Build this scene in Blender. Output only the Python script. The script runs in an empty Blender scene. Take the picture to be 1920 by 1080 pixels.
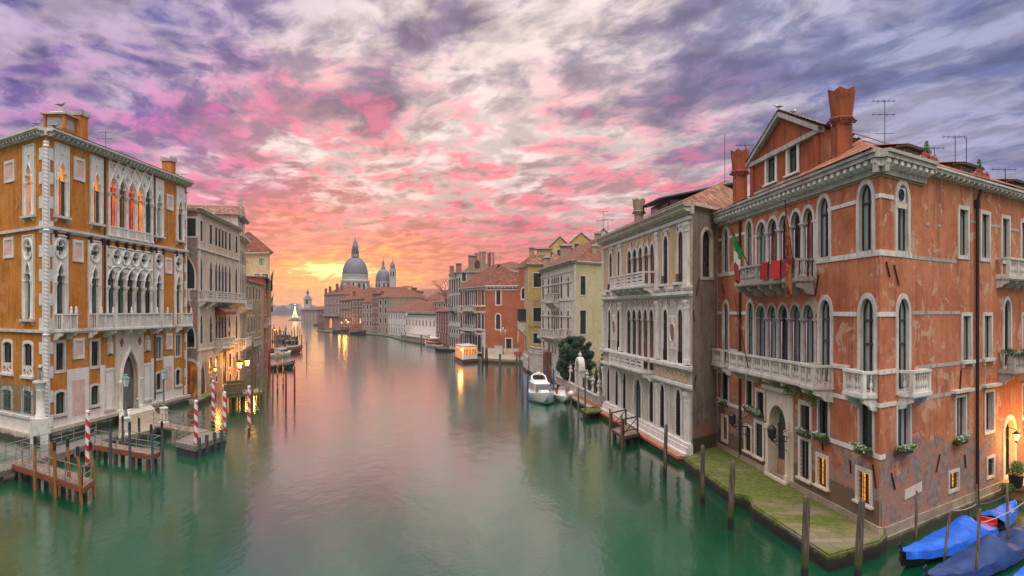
import bpy, bmesh, math, random
import numpy as np
from mathutils import Vector, Matrix, geometry
random.seed(7)
SC = bpy.context.scene
COL = SC.collection
R = math.radians
# picture geometry of the place: the eye is 10 m above the canal, K sets how deep the view is
CH, K, HY, CXP = 10.0, 1.4, 583.0, 960.0

# ---------------------------------------------------------------- camera
cam = bpy.data.cameras.new('camera')
cam.sensor_width = 36.0
cam.lens = 36.0 * K * 1000.0 / 1920.0
cam.shift_y = (HY - 540.0) / 1920.0
cam.clip_start, cam.clip_end = 0.5, 12000
camo = bpy.data.objects.new('camera', cam)
camo.location = (0, 0, CH)
camo.rotation_euler = (R(90), 0, 0)
COL.objects.link(camo)
SC.camera = camo
SC.view_settings.view_transform = 'Standard'
SC.view_settings.look = 'None'
SC.view_settings.exposure = 0.0
SC.view_settings.gamma = 1.0
SC.view_settings.use_curve_mapping = False
SC.cycles.use_denoising = True
SC.cycles.max_bounces = 6
SC.cycles.diffuse_bounces = 3
SC.cycles.glossy_bounces = 4
SC.cycles.transmission_bounces = 4
SC.cycles.sample_clamp_indirect = 6.0
SC.cycles.caustics_reflective = False
SC.cycles.caustics_refractive = False

# ---------------------------------------------------------------- node helper
class NT:
    def __init__(s, tree):
        s.t = tree; s.L = tree.links
    def n(s, typ, ins=None, **at):
        nd = s.t.nodes.new(typ)
        for k, v in at.items(): setattr(nd, k, v)
        for k, v in (ins or {}).items(): s.put(nd.inputs[k], v)
        return nd
    def put(s, sock, v):
        if isinstance(v, bpy.types.NodeSocket): s.L.new(v, sock)
        elif v is not None:
            if sock.type == 'RGBA' and len(v) == 3: v = (*v, 1)
            sock.default_value = v
    def math(s, op, a, b=None, c=None, clamp=False):
        nd = s.n('ShaderNodeMath', operation=op, use_clamp=clamp)
        for i, v in enumerate((a, b, c)):
            if v is not None: s.put(nd.inputs[i], v)
        return nd.outputs[0]
    def vmath(s, op, a, b=None):
        nd = s.n('ShaderNodeVectorMath', operation=op)
        s.put(nd.inputs[0], a)
        if b is not None: s.put(nd.inputs[1], b)
        return nd.outputs['Value'] if op in ('DOT_PRODUCT', 'LENGTH', 'DISTANCE') else nd.outputs[0]
    def mix(s, f, a, b, mode='MIX'):
        nd = s.n('ShaderNodeMix', data_type='RGBA', blend_type=mode)
        s.put(nd.inputs[0], f); s.put(nd.inputs[6], a); s.put(nd.inputs[7], b)
        return nd.outputs[2]
    def ramp(s, f, stops, interp='LINEAR'):
        nd = s.n('ShaderNodeValToRGB'); cr = nd.color_ramp; cr.interpolation = interp
        while len(cr.elements) < len(stops): cr.elements.new(0.5)
        for e, (p, c) in zip(cr.elements, stops):
            e.position = p
            e.color = (c, c, c, 1) if isinstance(c, (int, float)) else (*c, 1)
        s.put(nd.inputs[0], f)
        return nd.outputs[0]
    def sm(s, v, a, b):
        nd = s.n('ShaderNodeMapRange', interpolation_type='SMOOTHSTEP')
        s.put(nd.inputs[0], v); s.put(nd.inputs[1], a); s.put(nd.inputs[2], b)
        return nd.outputs[0]
    def noise(s, vec, scale, detail=4, rough=.55, dist=0.0, out=0):
        nd = s.n('ShaderNodeTexNoise', {'Scale': scale, 'Detail': detail, 'Roughness': rough, 'Distortion': dist})
        if vec is not None: s.put(nd.inputs['Vector'], vec)
        return nd.outputs[out]
    def mapp(s, vec, loc=(0, 0, 0), rot=(0, 0, 0), sc=(1, 1, 1)):
        nd = s.n('ShaderNodeMapping', {'Location': loc, 'Rotation': rot, 'Scale': sc})
        s.put(nd.inputs['Vector'], vec)
        return nd.outputs[0]

# ---------------------------------------------------------------- sky: dawn clouds over a Nishita sky
SUN_AZ, SUN_EL = math.atan2(-330, K * 1000), R(4.0)      # just left of straight ahead, at the horizon
world = bpy.data.worlds.new('World'); SC.world = world
world.use_nodes = True
def build_sky():
    t = NT(world.node_tree); t.t.nodes.clear()
    out = t.n('ShaderNodeOutputWorld')
    bg = t.n('ShaderNodeBackground')
    d = t.n('ShaderNodeTexCoord').outputs['Generated']
    d = t.vmath('NORMALIZE', d)
    sp = t.n('ShaderNodeSeparateXYZ', {0: d}).outputs
    X, Y, Z = sp[0], sp[1], sp[2]
    Zp = t.math('MAXIMUM', Z, 0.0)
    sd = Vector((math.sin(SUN_AZ), math.cos(SUN_AZ), 0.035)).normalized()
    # angle round from the sun (azimuth, radians, signed) and height
    az = t.math('SUBTRACT', t.math('ARCTAN2', X, Y), SUN_AZ)
    dz = t.math('SUBTRACT', Z, 0.035)
    # cloud deck: the direction carried up to a flat layer, streaks running towards the sun
    h = t.math('ADD', Zp, 0.085)
    cx = t.math('DIVIDE', X, h); cy = t.math('DIVIDE', Y, h)
    P = t.n('ShaderNodeCombineXYZ', {0: cx, 1: cy, 2: 0.0}).outputs[0]
    A = t.mapp(t.mapp(P, rot=(0, 0, SUN_AZ - .12)), sc=(1.2, 0.86, 1))
    warp = t.noise(A, 1.3, 4, .55, out=1)
    A2 = t.vmath('ADD', A, t.mapp(warp, loc=(-.18, -.18, 0), sc=(.36, .36, 0)))
    n1 = t.noise(t.mapp(A2, loc=(1.5, 4, 0)), 0.95, 9, .62)                          # broad banks
    n2 = t.noise(t.mapp(A2, loc=(7.3, 3.1, 0)), 2.6, 9, .57)                         # streaks
    n3 = t.noise(t.mapp(A2, loc=(2, 11, 0), sc=(1, .8, 1)), 6.5, 6, .56)              # ripples
    n4 = t.noise(t.mapp(A2, loc=(17.2, 5.6, 0)), 0.5, 5, .55)
    puff = t.sm(n3, .38, .62)
    # clear-air gradient
    dist = t.math('SQRT', t.math('ADD', t.math('POWER', t.math('MULTIPLY', az, .80), 2.0), t.math('POWER', t.math('MULTIPLY', dz, 2.1), 2.0)))
    dist = t.math('ADD', dist, t.math('MULTIPLY', t.math('SUBTRACT', n1, .5), .30))
    base = t.ramp(dist, [(0.0, (1.0, .55, .13)), (.04, (.97, .36, .13)), (.10, (.90, .23, .16)), (.26, (.72, .26, .29)),
                         (.44, (.62, .40, .44)), (.60, (.56, .46, .54)), (.85, (.36, .37, .55)), (1.0, (.26, .31, .52))])
    leftm = t.sm(t.math('ADD', t.math('ADD', az, t.math('MULTIPLY', Z, -.9)), t.math('MULTIPLY', t.math('SUBTRACT', n4, .5), .5)), -.16, -.50)
    base = t.mix(t.math('MULTIPLY', leftm, .9), base, (.17, .11, .47))
    rightm = t.sm(t.math('ADD', az, t.math('MULTIPLY', t.math('SUBTRACT', n4, .5), .4)), .34, .78)
    base = t.mix(t.math('MULTIPLY', rightm, .85), base, (.19, .24, .49))
    # cream openings high up, broken into ripples
    cr_ = t.math('ADD', t.math('MULTIPLY', n1, .8), t.math('MULTIPLY', n3, .42))
    cream = t.math('MULTIPLY', t.sm(cr_, .52, .645), t.sm(Z, .06, .19))
    cream = t.math('MULTIPLY', cream, t.math('SUBTRACT', 1.0, t.math('ADD', t.math('MULTIPLY', leftm, .55), t.math('MULTIPLY', rightm, .55))))
    col = t.mix(t.math('MULTIPLY', cream, .95), base, t.mix(rightm, (.93, .77, .73), (.56, .53, .65)))
    # grey-violet cloud bellies
    dkf = t.math('ADD', t.math('ADD', t.math('MULTIPLY', n2, .62), t.math('MULTIPLY', n4, .40)), t.math('MULTIPLY', n3, .16))
    dk = t.sm(t.math('ADD', dkf, t.math('MULTIPLY', rightm, .03)), .60, .70)
    dkcol = t.mix(leftm, t.mix(t.sm(dist, .10, .5), (.50, .17, .19), (.25, .19, .32)), (.06, .07, .30))
    dkcol = t.mix(rightm, dkcol, (.13, .16, .36))
    dkw = t.math('MULTIPLY', t.sm(dist, .06, .30), .92)
    col = t.mix(t.math('MULTIPLY', dk, dkw), col, dkcol)
    # rose light under the clouds: along the lit edges of the bellies and in streaks
    edge = t.math('MULTIPLY', t.sm(dkf, .53, .60), t.sm(dkf, .69, .625))
    pks = t.sm(t.math('ADD', t.math('MULTIPLY', n2, .62), t.math('MULTIPLY', n3, .42)), .555, .635)
    pk = t.math('MAXIMUM', t.math('MULTIPLY', edge, puff), t.math('MULTIPLY', pks, .8))
    band = t.math('MULTIPLY', t.sm(dist, .07, .15), t.sm(dist, .70, .34))
    pk = t.math('MULTIPLY', pk, band)
    pkc = t.mix(leftm, (.92, .12, .21), (.66, .16, .48))
    col = t.mix(t.math('MULTIPLY', pk, .80), col, pkc)
    # golden ripples by the sun
    gd = t.math('MULTIPLY', t.sm(n3, .44, .60), t.sm(dist, .19, .02))
    col = t.mix(t.math('MULTIPLY', gd, .85), col, (1.0, .55, .12))
    gx = t.math('MULTIPLY', t.math('SUBTRACT', az, SUN_OFF), 1.0)
    glow = t.math('SQRT', t.math('ADD', t.math('POWER', gx, 2.0), t.math('POWER', t.math('MULTIPLY', t.math('SUBTRACT', Z, .053), 4.6), 2.0)))
    gl = t.sm(t.math('ADD', glow, t.math('MULTIPLY', t.math('SUBTRACT', n3, .5), .16)), .062, .008)
    col = t.mix(gl, col, (2.3, 1.55, .55))
    dap = t.math('ADD', .76, t.math('MULTIPLY', puff, .42))
    dap = t.math('ADD', dap, t.math('MULTIPLY', t.math('SUBTRACT', 1.0, dap), t.sm(dist, .16, .02)))
    col = t.mix(1.0, col, t.n('ShaderNodeCombineXYZ', {0: dap, 1: dap, 2: dap}).outputs[0], 'MULTIPLY')
    # mauve mist low on the horizon
    hz = t.math('MULTIPLY', t.sm(Z, .035, .0), t.sm(dist, .02, .12))
    col = t.mix(t.math('MULTIPLY', hz, .4), col, (.62, .34, .38))
    # the sky overhead and behind the viewer is higher and brighter
    up = t.sm(Z, .40, .85)
    back = t.sm(Y, .25, -.45)
    ov = t.math('MAXIMUM', up, back)
    col = t.mix(ov, col, t.mix(t.sm(n1, .35, .65), (.64, .58, .60), (.95, .86, .78)))
    gain = t.math('ADD', t.math('ADD', 1.0, t.math('MULTIPLY', up, SKY_GAIN)), t.math('MULTIPLY', back, BACK_GAIN))
    col = t.mix(1.0, col, t.n('ShaderNodeCombineXYZ', {0: gain, 1: gain, 2: gain}).outputs[0], 'MULTIPLY')
    sky = t.n('ShaderNodeTexSky', sky_type='NISHITA', sun_disc=False, sun_elevation=SUN_EL, sun_rotation=SUN_AZ, altitude=10)
    skyc = t.mix(1.0, sky.outputs[0], (.10, .10, .10), 'MULTIPLY')
    col = t.mix(.06, col, skyc)
    t.L.new(col, bg.inputs['Color'])
    bg.inputs['Strength'].default_value = 1.0
    t.L.new(bg.outputs[0], out.inputs[0])
SKY_GAIN = 2.9; BACK_GAIN = -.15; SUN_OFF = 0.0
build_sky()
# a veiled sky: the light falls softly from high overhead, a little from behind the viewer
LAMP_AZ, LAMP_EL = R(172), R(56)
sun = bpy.data.lights.new('sun', 'SUN'); sun.energy = 1.0; sun.angle = R(40); sun.color = (1.0, .93, .88)
suno = bpy.data.objects.new('sun', sun); COL.objects.link(suno)
suno.rotation_euler = Vector((-math.sin(LAMP_AZ) * math.cos(LAMP_EL), -math.cos(LAMP_AZ) * math.cos(LAMP_EL), -math.sin(LAMP_EL))).to_track_quat('-Z', 'Y').to_euler()
# ---------------------------------------------------------------- places
def P(px, D):                       # point on the ground under a sight line, D metres per 1000 px away
    return Vector(((px - CXP) * D / 1000, D * K))
def G(px, py, z=0.0):               # point at height z seen at (px, py)
    D = (CH - z) * 1000 / (py - HY)
    return Vector(((px - CXP) * D / 1000, D * K, z))
def ZD(py, D): return CH - (py - HY) * D / 1000

# ---------------------------------------------------------------- mesh builder
class MB:
    def __init__(s): s.v, s.f, s.m, s.u, s.sm = [], [], [], None, False
    def add(s, vs, fs, mi=0):
        b = len(s.v); s.v += [tuple(v) for v in vs]
        for f in fs: s.f.append(tuple(b + i for i in f)); s.m.append(mi)
        return s
    def box(s, x0, x1, y0, y1, z0, z1, mi=0):
        v = [(x, y, z) for z in (z0, z1) for y in (y0, y1) for x in (x0, x1)]
        return s.add(v, [(0, 2, 3, 1), (4, 5, 7, 6), (0, 1, 5, 4), (2, 6, 7, 3), (0, 4, 6, 2), (1, 3, 7, 5)], mi)
    def prism(s, pts, z0, z1, mi=0):          # plan polygon pulled up
        n = len(pts); v = [(p[0], p[1], z0) for p in pts] + [(p[0], p[1], z1) for p in pts]
        return s.add(v, [tuple(range(n))[::-1], tuple(range(n, 2 * n))] + [(i, (i + 1) % n, n + (i + 1) % n, n + i) for i in range(n)], mi)
    def side(s, pts, x0, x1, mi=0):           # (y,z) profile pulled along x
        n = len(pts); v = [(x0, p[0], p[1]) for p in pts] + [(x1, p[0], p[1]) for p in pts]
        return s.add(v, [tuple(range(n))[::-1], tuple(range(n, 2 * n))] + [(i, (i + 1) % n, n + (i + 1) % n, n + i) for i in range(n)], mi)
    def plate(s, outer, holes, y0, y1=None, mi=0):   # (x,z) outline with holes, y0 front, y1 back
        loops = [outer] + list(holes)
        pts, ed = [], []
        for lp in loops:
            b = len(pts); pts += [Vector((p[0], p[1])) for p in lp]
            ed += [(b + i, b + (i + 1) % len(lp)) for i in range(len(lp))]
        V, E, T = geometry.delaunay_2d_cdt(pts, ed, [], 0, 1e-5)[:3]
        V = np.array([(p[0], p[1]) for p in V]); T = np.array([t for t in T if len(t) == 3])
        C = V[T].mean(1); ins = np.zeros(len(C), bool)
        for lp in loops:
            a = np.array(lp, float); b = np.roll(a, -1, 0)
            for (ax, az), (bx, bz) in zip(a, b):
                if az != bz:
                    c = ((az > C[:, 1]) != (bz > C[:, 1])) & (C[:, 0] < (bx - ax) * (C[:, 1] - az) / (bz - az) + ax)
                    ins ^= c
        T = T[ins]
        s.add([(p[0], y0, p[1]) for p in V], [tuple(int(i) for i in t) for t in T], mi)
        if y1 is not None:
            s.add([(p[0], y1, p[1]) for p in V], [tuple(int(i) for i in t[::-1]) for t in T], mi)
            for lp in loops:
                n = len(lp)
                s.add([(p[0], y0, p[1]) for p in lp] + [(p[0], y1, p[1]) for p in lp], [(i, (i + 1) % n, n + (i + 1) % n, n + i) for i in range(n)], mi)
        return s
    def tube(s, pts, r, n=8, mi=0, cap=True):        # r number or list along the path
        pts = [Vector(p) for p in pts]; m = len(pts)
        rs = r if isinstance(r, (list, tuple)) else [r] * m
        rings = []; up = None
        for i, p in enumerate(pts):
            d = (pts[min(i + 1, m - 1)] - pts[max(i - 1, 0)]).normalized()
            if up is None: up = Vector((0, 0, 1)) if abs(d.z) < .9 else Vector((1, 0, 0))
            a = d.cross(up)
            if a.length < 1e-4: a = d.cross(Vector((0, 1, 0)))
            a.normalize(); b = a.cross(d).normalized(); up = b
            rings.append([p + (a * math.cos(2 * math.pi * k / n) + b * math.sin(2 * math.pi * k / n)) * rs[i] for k in range(n)])
        v = [q for rg in rings for q in rg]; f = []
        for i in range(m - 1):
            for k in range(n):
                f.append((i * n + k, i * n + (k + 1) % n, (i + 1) * n + (k + 1) % n, (i + 1) * n + k))
        if cap: f += [tuple(range(n))[::-1], tuple((m - 1) * n + k for k in range(n))]
        return s.add(v, f, mi)
    def lathe(s, prof, c=(0, 0, 0), n=12, mi=0, ang=0.0):   # (r,z) profile round the vertical
        v, f = [], []; m = len(prof)
        for r, z in prof:
            for k in range(n):
                a = ang + 2 * math.pi * k / n
                v.append((c[0] + r * math.cos(a), c[1] + r * math.sin(a), c[2] + z))
        for i in range(m - 1):
            for k in range(n):
                f.append((i * n + k, i * n + (k + 1) % n, (i + 1) * n + (k + 1) % n, (i + 1) * n + k))
        f += [tuple(range(n))[::-1], tuple((m - 1) * n + k for k in range(n))]
        return s.add(v, f, mi)
    def ring(s, cx, cz, r, t, y, n=20, mi=0, m=6):          # torus facing the street
        v, f = [], []
        for i in range(n):
            a = 2 * math.pi * i / n
            for k in range(m):
                b = 2 * math.pi * k / m; rr = r + t * math.cos(b)
                v.append((cx + rr * math.cos(a), y + t * math.sin(b), cz + rr * math.sin(a)))
        for i in range(n):
            for k in range(m):
                f.append((i * m + k, ((i + 1) % n) * m + k, ((i + 1) % n) * m + (k + 1) % m, i * m + (k + 1) % m))
        return s.add(v, f, mi)
    def disc(s, cx, cz, rx, rz, y0, y1, n=16, mi=0):
        return s.plate([(cx + rx * math.cos(2 * math.pi * i / n), cz + rz * math.sin(2 * math.pi * i / n)) for i in range(n)], [], y0, y1, mi)
    def ball(s, c, r, n=10, m=6, mi=0, sc=(1, 1, 1)):
        v = [(c[0], c[1], c[2] - r * sc[2])]; f = []
        for j in range(1, m):
            a = -math.pi / 2 + math.pi * j / m
            for k in range(n):
                b = 2 * math.pi * k / n
                v.append((c[0] + r * sc[0] * math.cos(a) * math.cos(b), c[1] + r * sc[1] * math.cos(a) * math.sin(b), c[2] + r * sc[2] * math.sin(a)))
        v.append((c[0], c[1], c[2] + r * sc[2])); e = len(v) - 1
        for k in range(n):
            f.append((0, 1 + (k + 1) % n, 1 + k)); f.append((e, e - n + k, e - n + (k + 1) % n))
            for j in range(m - 2):
                a0 = 1 + j * n
                f.append((a0 + k, a0 + (k + 1) % n, a0 + n + (k + 1) % n, a0 + n + k))
        return s.add(v, f, mi)
    def mesh(s, name):
        me = bpy.data.meshes.new(name)
        me.from_pydata(s.v, [], s.f)
        me.polygons.foreach_set('material_index', s.m)
        if s.u is not None:
            uv = me.uv_layers.new(name='UVMap')
            li = np.zeros(len(me.loops), np.int32); me.loops.foreach_get('vertex_index', li)
            uv.data.foreach_set('uv', np.array(s.u, np.float32)[li].ravel())
        bm = bmesh.new(); bm.from_mesh(me)
        if s.u is None: bmesh.ops.recalc_face_normals(bm, faces=bm.faces)
        if s.sm:
            for f in bm.faces: f.smooth = True
            for e in bm.edges:
                if len(e.link_faces) == 2 and e.calc_face_angle(0) > R(38): e.smooth = False
        bm.to_mesh(me); bm.free()
        return me

WM = {}                                       # world matrix of what is linked so far
def link(name, data, parent, M, mats=None):
    o = bpy.data.objects.new(name, data); COL.objects.link(o)
    if mats is not None and not len(data.materials):
        for m in (mats if isinstance(mats, (list, tuple)) else [mats]): data.materials.append(m)
    M = M if M is not None else Matrix.Identity(4)
    if parent is not None:
        o.parent = parent; o.matrix_local = WM[parent].inverted() @ M
    else: o.matrix_world = M
    WM[o] = M
    return o
def obj(name, mb, mats, parent=None, M=None):
    return link(name, mb.mesh(name) if isinstance(mb, MB) else mb, parent, M if M is not None else (WM[parent] if parent is not None else None), mats)
def tag(o, label, cat, group=None, kind=None):
    if label: o['label'] = label
    if cat: o['category'] = cat
    if group: o['group'] = group
    if kind: o['kind'] = kind
    return o
def T(x, y, z): return Matrix.Translation((x, y, z))
def thing(name, label, cat, loc, rz=0.0, group=None):
    loc = tuple(loc) if len(loc) == 3 else (loc[0], loc[1], 0)
    o = link(name, None, None, T(*loc) @ Matrix.Rotation(rz, 4, 'Z'))
    return tag(o, label, cat, group)
def copy_thing(src, M, label):
    c = src.copy(); COL.objects.link(c); c.matrix_world = M; WM[c] = M; c['label'] = label
    for ch in src.children:
        d = ch.copy(); COL.objects.link(d); d.parent = c
        for g in ch.children:
            e = g.copy(); COL.objects.link(e); e.parent = d
    return c

# ---------------------------------------------------------------- outlines of openings, bottom middle at (0,0)
OGEE = [(1, 0), (1, .12), (.97, .24), (.88, .34), (.70, .40), (.58, .41), (.66, .50), (.66, .60), (.56, .72), (.38, .83), (.18, .94), (.06, 1.04)]
DOOR = [(1, 0), (1, .14), (.97, .28), (.89, .44), (.74, .60), (.54, .74), (.33, .86), (.15, .96), (.05, 1.07)]
def outline(w, h, shape, n=12, arch=None):
    a = w / 2
    if shape == 'rect': return [(-a, 0), (a, 0), (a, h), (-a, h)]
    if shape == 'round':
        ra = arch or a
        return [(-a, 0), (a, 0)] + [(a * math.cos(math.pi * i / n), h - ra + ra * math.sin(math.pi * i / n)) for i in range(n + 1)]
    if shape == 'seg':
        ra = arch or .32 * a
        return [(-a, 0), (a, 0)] + [(a * math.cos(math.pi * i / n), h - ra + ra * math.sin(math.pi * i / n)) for i in range(n + 1)]
    prof = OGEE if shape == 'ogee' else DOOR
    ah = (arch or (1.45 * w if shape == 'ogee' else 1.5 * w)) / 1.04
    zs = h - ah * 1.06
    rt = [(a * x, zs + ah * y) for x, y in prof]
    return [(-a, 0), (a, 0)] + rt + [(0, h)] + [(-x, z) for x, z in rt[::-1]]
def shift(pts, dx, dz): return [(x + dx, z + dz) for x, z in pts]
def quatrefoil(cx, cz, r, n=40, ra=1.0):
    o = []
    for i in range(n):
        t = 2 * math.pi * i / n
        q = r * (.40 + .60 * abs(math.cos(2 * t)) ** .55)
        o.append((cx + q * math.cos(t) * ra, cz + q * math.sin(t)))
    return o

# ---------------------------------------------------------------- facades
WCACHE = {}
class Fac:
    def __init__(s, root, PL, PR):
        s.root = root; s.PL, s.PR = Vector(PL).to_2d(), Vector(PR).to_2d()
        d = s.PR - s.PL; s.L = d.length; d.normalize(); s.d = d
        s.M = Matrix(((d.x, -d.y, 0, s.PL.x), (d.y, d.x, 0, s.PL.y), (0, 0, 1, 0), (0, 0, 0, 1)))
        s.holes = []
    def U(s, px, off=0.0):
        a = (px - CXP) / 1000; ox, oy = s.PL.x - s.d.y * off, s.PL.y + s.d.x * off
        return (oy * a - ox * K) / (s.d.x * K - s.d.y * a)
    def D(s, px, off=0.0): return (s.PL.y + s.d.x * off + s.U(px, off) * s.d.y) / K
    def Z(s, px, py, off=0.0): return CH - (py - HY) * s.D(px, off) / 1000
    def at(s, u, y, z): return s.M @ T(u, y, z)
    def world(s, u, y=0.0): return (s.M @ Vector((u, y, 0))).to_2d()
    def part(s, name, mb, mats, parent=None, at=(0, 0, 0)):
        return obj(name, mb, mats, parent or s.root, s.at(*at))
    def hole(s, u, z, pts): s.holes.append(shift(pts, u, z))
    def wall(s, mats, z0, z1, u0=0.0, u1=None, outer=None, th=.05, name='wall', mi=0):
        u1 = s.L if u1 is None else u1
        mb = MB().plate(outer or [(u0, z0), (u1, z0), (u1, z1), (u0, z1)], s.holes, 0, th)
        s.holes = []
        return s.part(name, mb, mats)
    def window(s, u, z0, w, h, shape='rect', fr=.14, mats=None, pane='glass', frame='wood_dark', proud=.05, sill=.0, mull=1, trans=(),
               panel=None, shutter=None, depth=.16, grille=False, arch=None, name='window', far=False):
        """one window: stone surround, casement, pane, shutters"""
        st = mats or M['stone']
        op = outline(w, h, shape, arch=arch)
        s.hole(u, z0, shift(outline(w + .05, h + .025, shape, arch=arch and arch + .02), 0, -.0125))
        key = ('w', round(w, 2), round(h, 2), shape, fr, st.name, proud, sill, str(panel), depth, arch)
        if key not in WCACHE:
            mb = MB()
            if panel: out = [(-panel[0], -panel[1]), (panel[0], -panel[1]), (panel[0], h + panel[2]), (-panel[0], h + panel[2])]
            else:
                out = outline(w + 2 * fr, h + fr + (fr if sill == 0 else 0), shape, arch=arch and arch + fr)
                if sill == 0: out = shift(out, 0, -fr)
                else: out = shift(outline(w + 2 * fr, h + fr + .002, shape, arch=arch and arch + fr), 0, -.002)
            mb.plate(out, [op], -proud, depth + .08)
            if sill > 0:
                e = max(w / 2 + fr + .08, 0)
                mb.box(-e, e, -proud - .12, .05, -sill - .004, -.004)
                if sill > .12:
                    for q in (-1, 1): mb.box(q * (e - .14) - .06, q * (e - .14) + .06, -proud - .07, .0, -sill - .16, -sill - .004)
            WCACHE[key] = mb.mesh(name); WCACHE[key].materials.append(st)
        W = link(name, WCACHE[key], s.root, s.at(u, 0, z0))
        if shutter == 'closed':
            key = ('sc', round(w, 2), round(h, 2), shape, arch)
            if key not in WCACHE:
                mb = MB()
                nn = max(3, int(h / .16)) if not far else 1
                for q in (-1, 1):
                    x0, x1 = (q * .012, q * w / 2) if q > 0 else (q * w / 2, q * .012)
                    mb.box(x0, x1, .0, .05, 0, h)
                    for i in range(nn) if not far else []:
                        z = h * (i + .25) / nn; mb.box(x0 + .06, x1 - .06, -.022, .001, z, z + h / nn * .5)
                WCACHE[key] = mb.mesh('shutter'); WCACHE[key].materials.append(M['shutter'])
            link('shutter', WCACHE[key], W, s.at(u, min(.06, depth - .03), z0))
        else:
            key = ('p', round(w, 2), round(h, 2), shape, pane, arch)
            if key not in WCACHE:
                WCACHE[key] = MB().plate(op, [], 0, None).mesh('pane'); WCACHE[key].materials.append(M[pane])
            link('pane', WCACHE[key], W, s.at(u, depth, z0))
            if not far or grille:
                key = ('f', round(w, 2), round(h, 2), shape, frame, mull, tuple(trans), grille, arch)
                if key not in WCACHE:
                    mb = MB(); b = min(.055, w * .07)
                    mb.plate(op, [shift(outline(w - 2 * b, h - 2 * b, shape, arch=arch and arch - b), 0, b)], 0, .05)
                    top = h - (.0 if shape == 'rect' else w * .12)
                    for i in range(1, mull + 1):
                        x = -w / 2 + w * i / (mull + 1); mb.box(x - b * .6, x + b * .6, -.006, .044, b * .5, top - b * .5 if mull == 1 else min(top, h - w * .3))
                    for q in trans: mb.box(-w / 2 + b * .5, w / 2 - b * .5, -.012, .04, h * q - b * .7, h * q + b * .7)
                    if grille:
                        nx, nz = max(3, int(w / .17)), max(4, int(h / .2))
                        for i in range(1, nx): mb.box(-w / 2 + w * i / nx - .011, -w / 2 + w * i / nx + .011, -.10, -.078, .02, h * (.97 if shape == 'rect' else .8))
                        for i in range(1, nz):
                            if shape == 'rect' or h * i / nz < h * .8: mb.box(-w / 2 + .01, w / 2 - .01, -.095, -.073, h * i / nz - .011, h * i / nz + .011)
                    WCACHE[key] = mb.mesh('frame'); WCACHE[key].materials.append(M['iron'] if grille else M[frame])
                link('frame', WCACHE[key], W, s.at(u, depth - .06, z0))
            if shutter in ('left', 'right', 'both'):
                key = ('sh', shutter, round(w, 2), round(h, 2), shape)
                if key not in WCACHE:
                    hh = h if shape == 'rect' else h - w * .5
                    mb = MB()
                    for q in ((-1,) if shutter == 'left' else (1,) if shutter == 'right' else (-1, 1)):
                        x0, x1 = sorted((q * w * .02 if shutter != 'both' else q * w * .2, q * (w / 2 - .005)))
                        mb.box(x0, x1, 0, .045, .02, hh - .02)
                        for i in range(int(hh / .2)): mb.box(x0 + .05, x1 - .05, -.015, .001, .08 + i * .2, .2 + i * .2)
                    WCACHE[key] = mb.mesh('shutter'); WCACHE[key].materials.append(M['shutter'])
                link('shutter', WCACHE[key], W, s.at(u, depth - .13, z0))
        return W
    def band(s, mb, u0, u1, zc, t, proj=.05, mi=0): mb.box(u0, u1, -proj, .02, zc - t / 2, zc + t / 2, mi)
    def balcony(s, u0, u1, z, proj, h=.95, style='turned', bays=3, brackets=2, mats=None, slab=.16, rail=.12, blen=.45, thick=.11):
        st = mats or M['stone']; mb = MB()
        mb.box(u0 - .06, u1 + .06, -proj - .06, .02, z - slab, z)
        mb.box(u0 - .0, u1 + .0, -proj, .02, z - slab - .07, z - slab)
        for i in range(brackets):
            q = .5 if brackets == 1 else i / (brackets - 1)
            x = u0 + .12 + (u1 - u0 - .24) * q; zz = z - slab - .07
            mb.side([(0, zz), (-proj * .92, zz), (-proj * .9, zz - blen * .35), (-proj * .55, zz - blen * .55), (-proj * .4, zz - blen * .9), (0, zz - blen)], x - .1, x + .1)
        B = s.part('balcony', mb, st)
        rb = MB(); rb.box(u0 - .05, u1 + .05, -proj - .05, -proj + thick + .05, z + h - rail, z + h)
        for a, b in ((u0 - .05, u0 + thick + .05), (u1 - thick - .05, u1 + .05)): rb.box(a, b, -proj + thick + .05, 0, z + h - rail, z + h)
        rb.box(u0, u1, -proj, -proj + thick, z, z + .08)
        for a in (u0, u1 - thick): rb.box(a, a + thick, -proj + thick, 0, z, z + .08)
        posts = [u0 + thick / 2 + (u1 - u0 - thick) * i / bays for i in range(bays + 1)]
        for x in posts: rb.box(x - .09, x + .09, -proj - .02, -proj + thick + .02, z + .002, z + h - rail)
        runs = [((posts[i] + .12, -proj + thick / 2), (posts[i + 1] - .12, -proj + thick / 2)) for i in range(bays)]
        if proj > .5:
            for x in (u0 + thick / 2, u1 - thick / 2): runs.append(((x, -proj + thick + .1), (x, -.08)))
        hh = h - rail - .08
        for a, b in runs:
            a, b = Vector(a), Vector(b); ln = (b - a).length
            sp = {'turned': .24, 'bars': .19, 'panel': 9}[style]
            if style == 'panel' and abs(b.y - a.y) < .01:
                for c in range(2):
                    for r_ in range(3):
                        w_ = ln / 2
                        x = a.x + w_ * c
                        rb.box(x + .03, x + w_ - .03, -proj + .03, -proj + .08, z + .12 + hh * r_ / 3, z + .12 + hh * (r_ + .62) / 3)
                continue
            n = max(1, int(round(ln / sp)))
            for i in range(n):
                p = a + (b - a) * ((i + .5) / n)
                if style == 'turned':
                    rb.lathe([(.055, 0), (.055, .05), (.03, .09), (.068, hh * .30), (.06, hh * .42), (.03, hh * .60), (.028, hh * .74), (.05, hh * .80), (.035, hh * .86), (.055, hh * .95), (.055, hh)], (p.x, p.y, z + .08), 7)
                else: rb.box(p.x - .035, p.x + .035, p.y - .035, p.y + .035, z + .08, z + .08 + hh)
        s.part('balustrade', rb, st, B)
        return B
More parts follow.
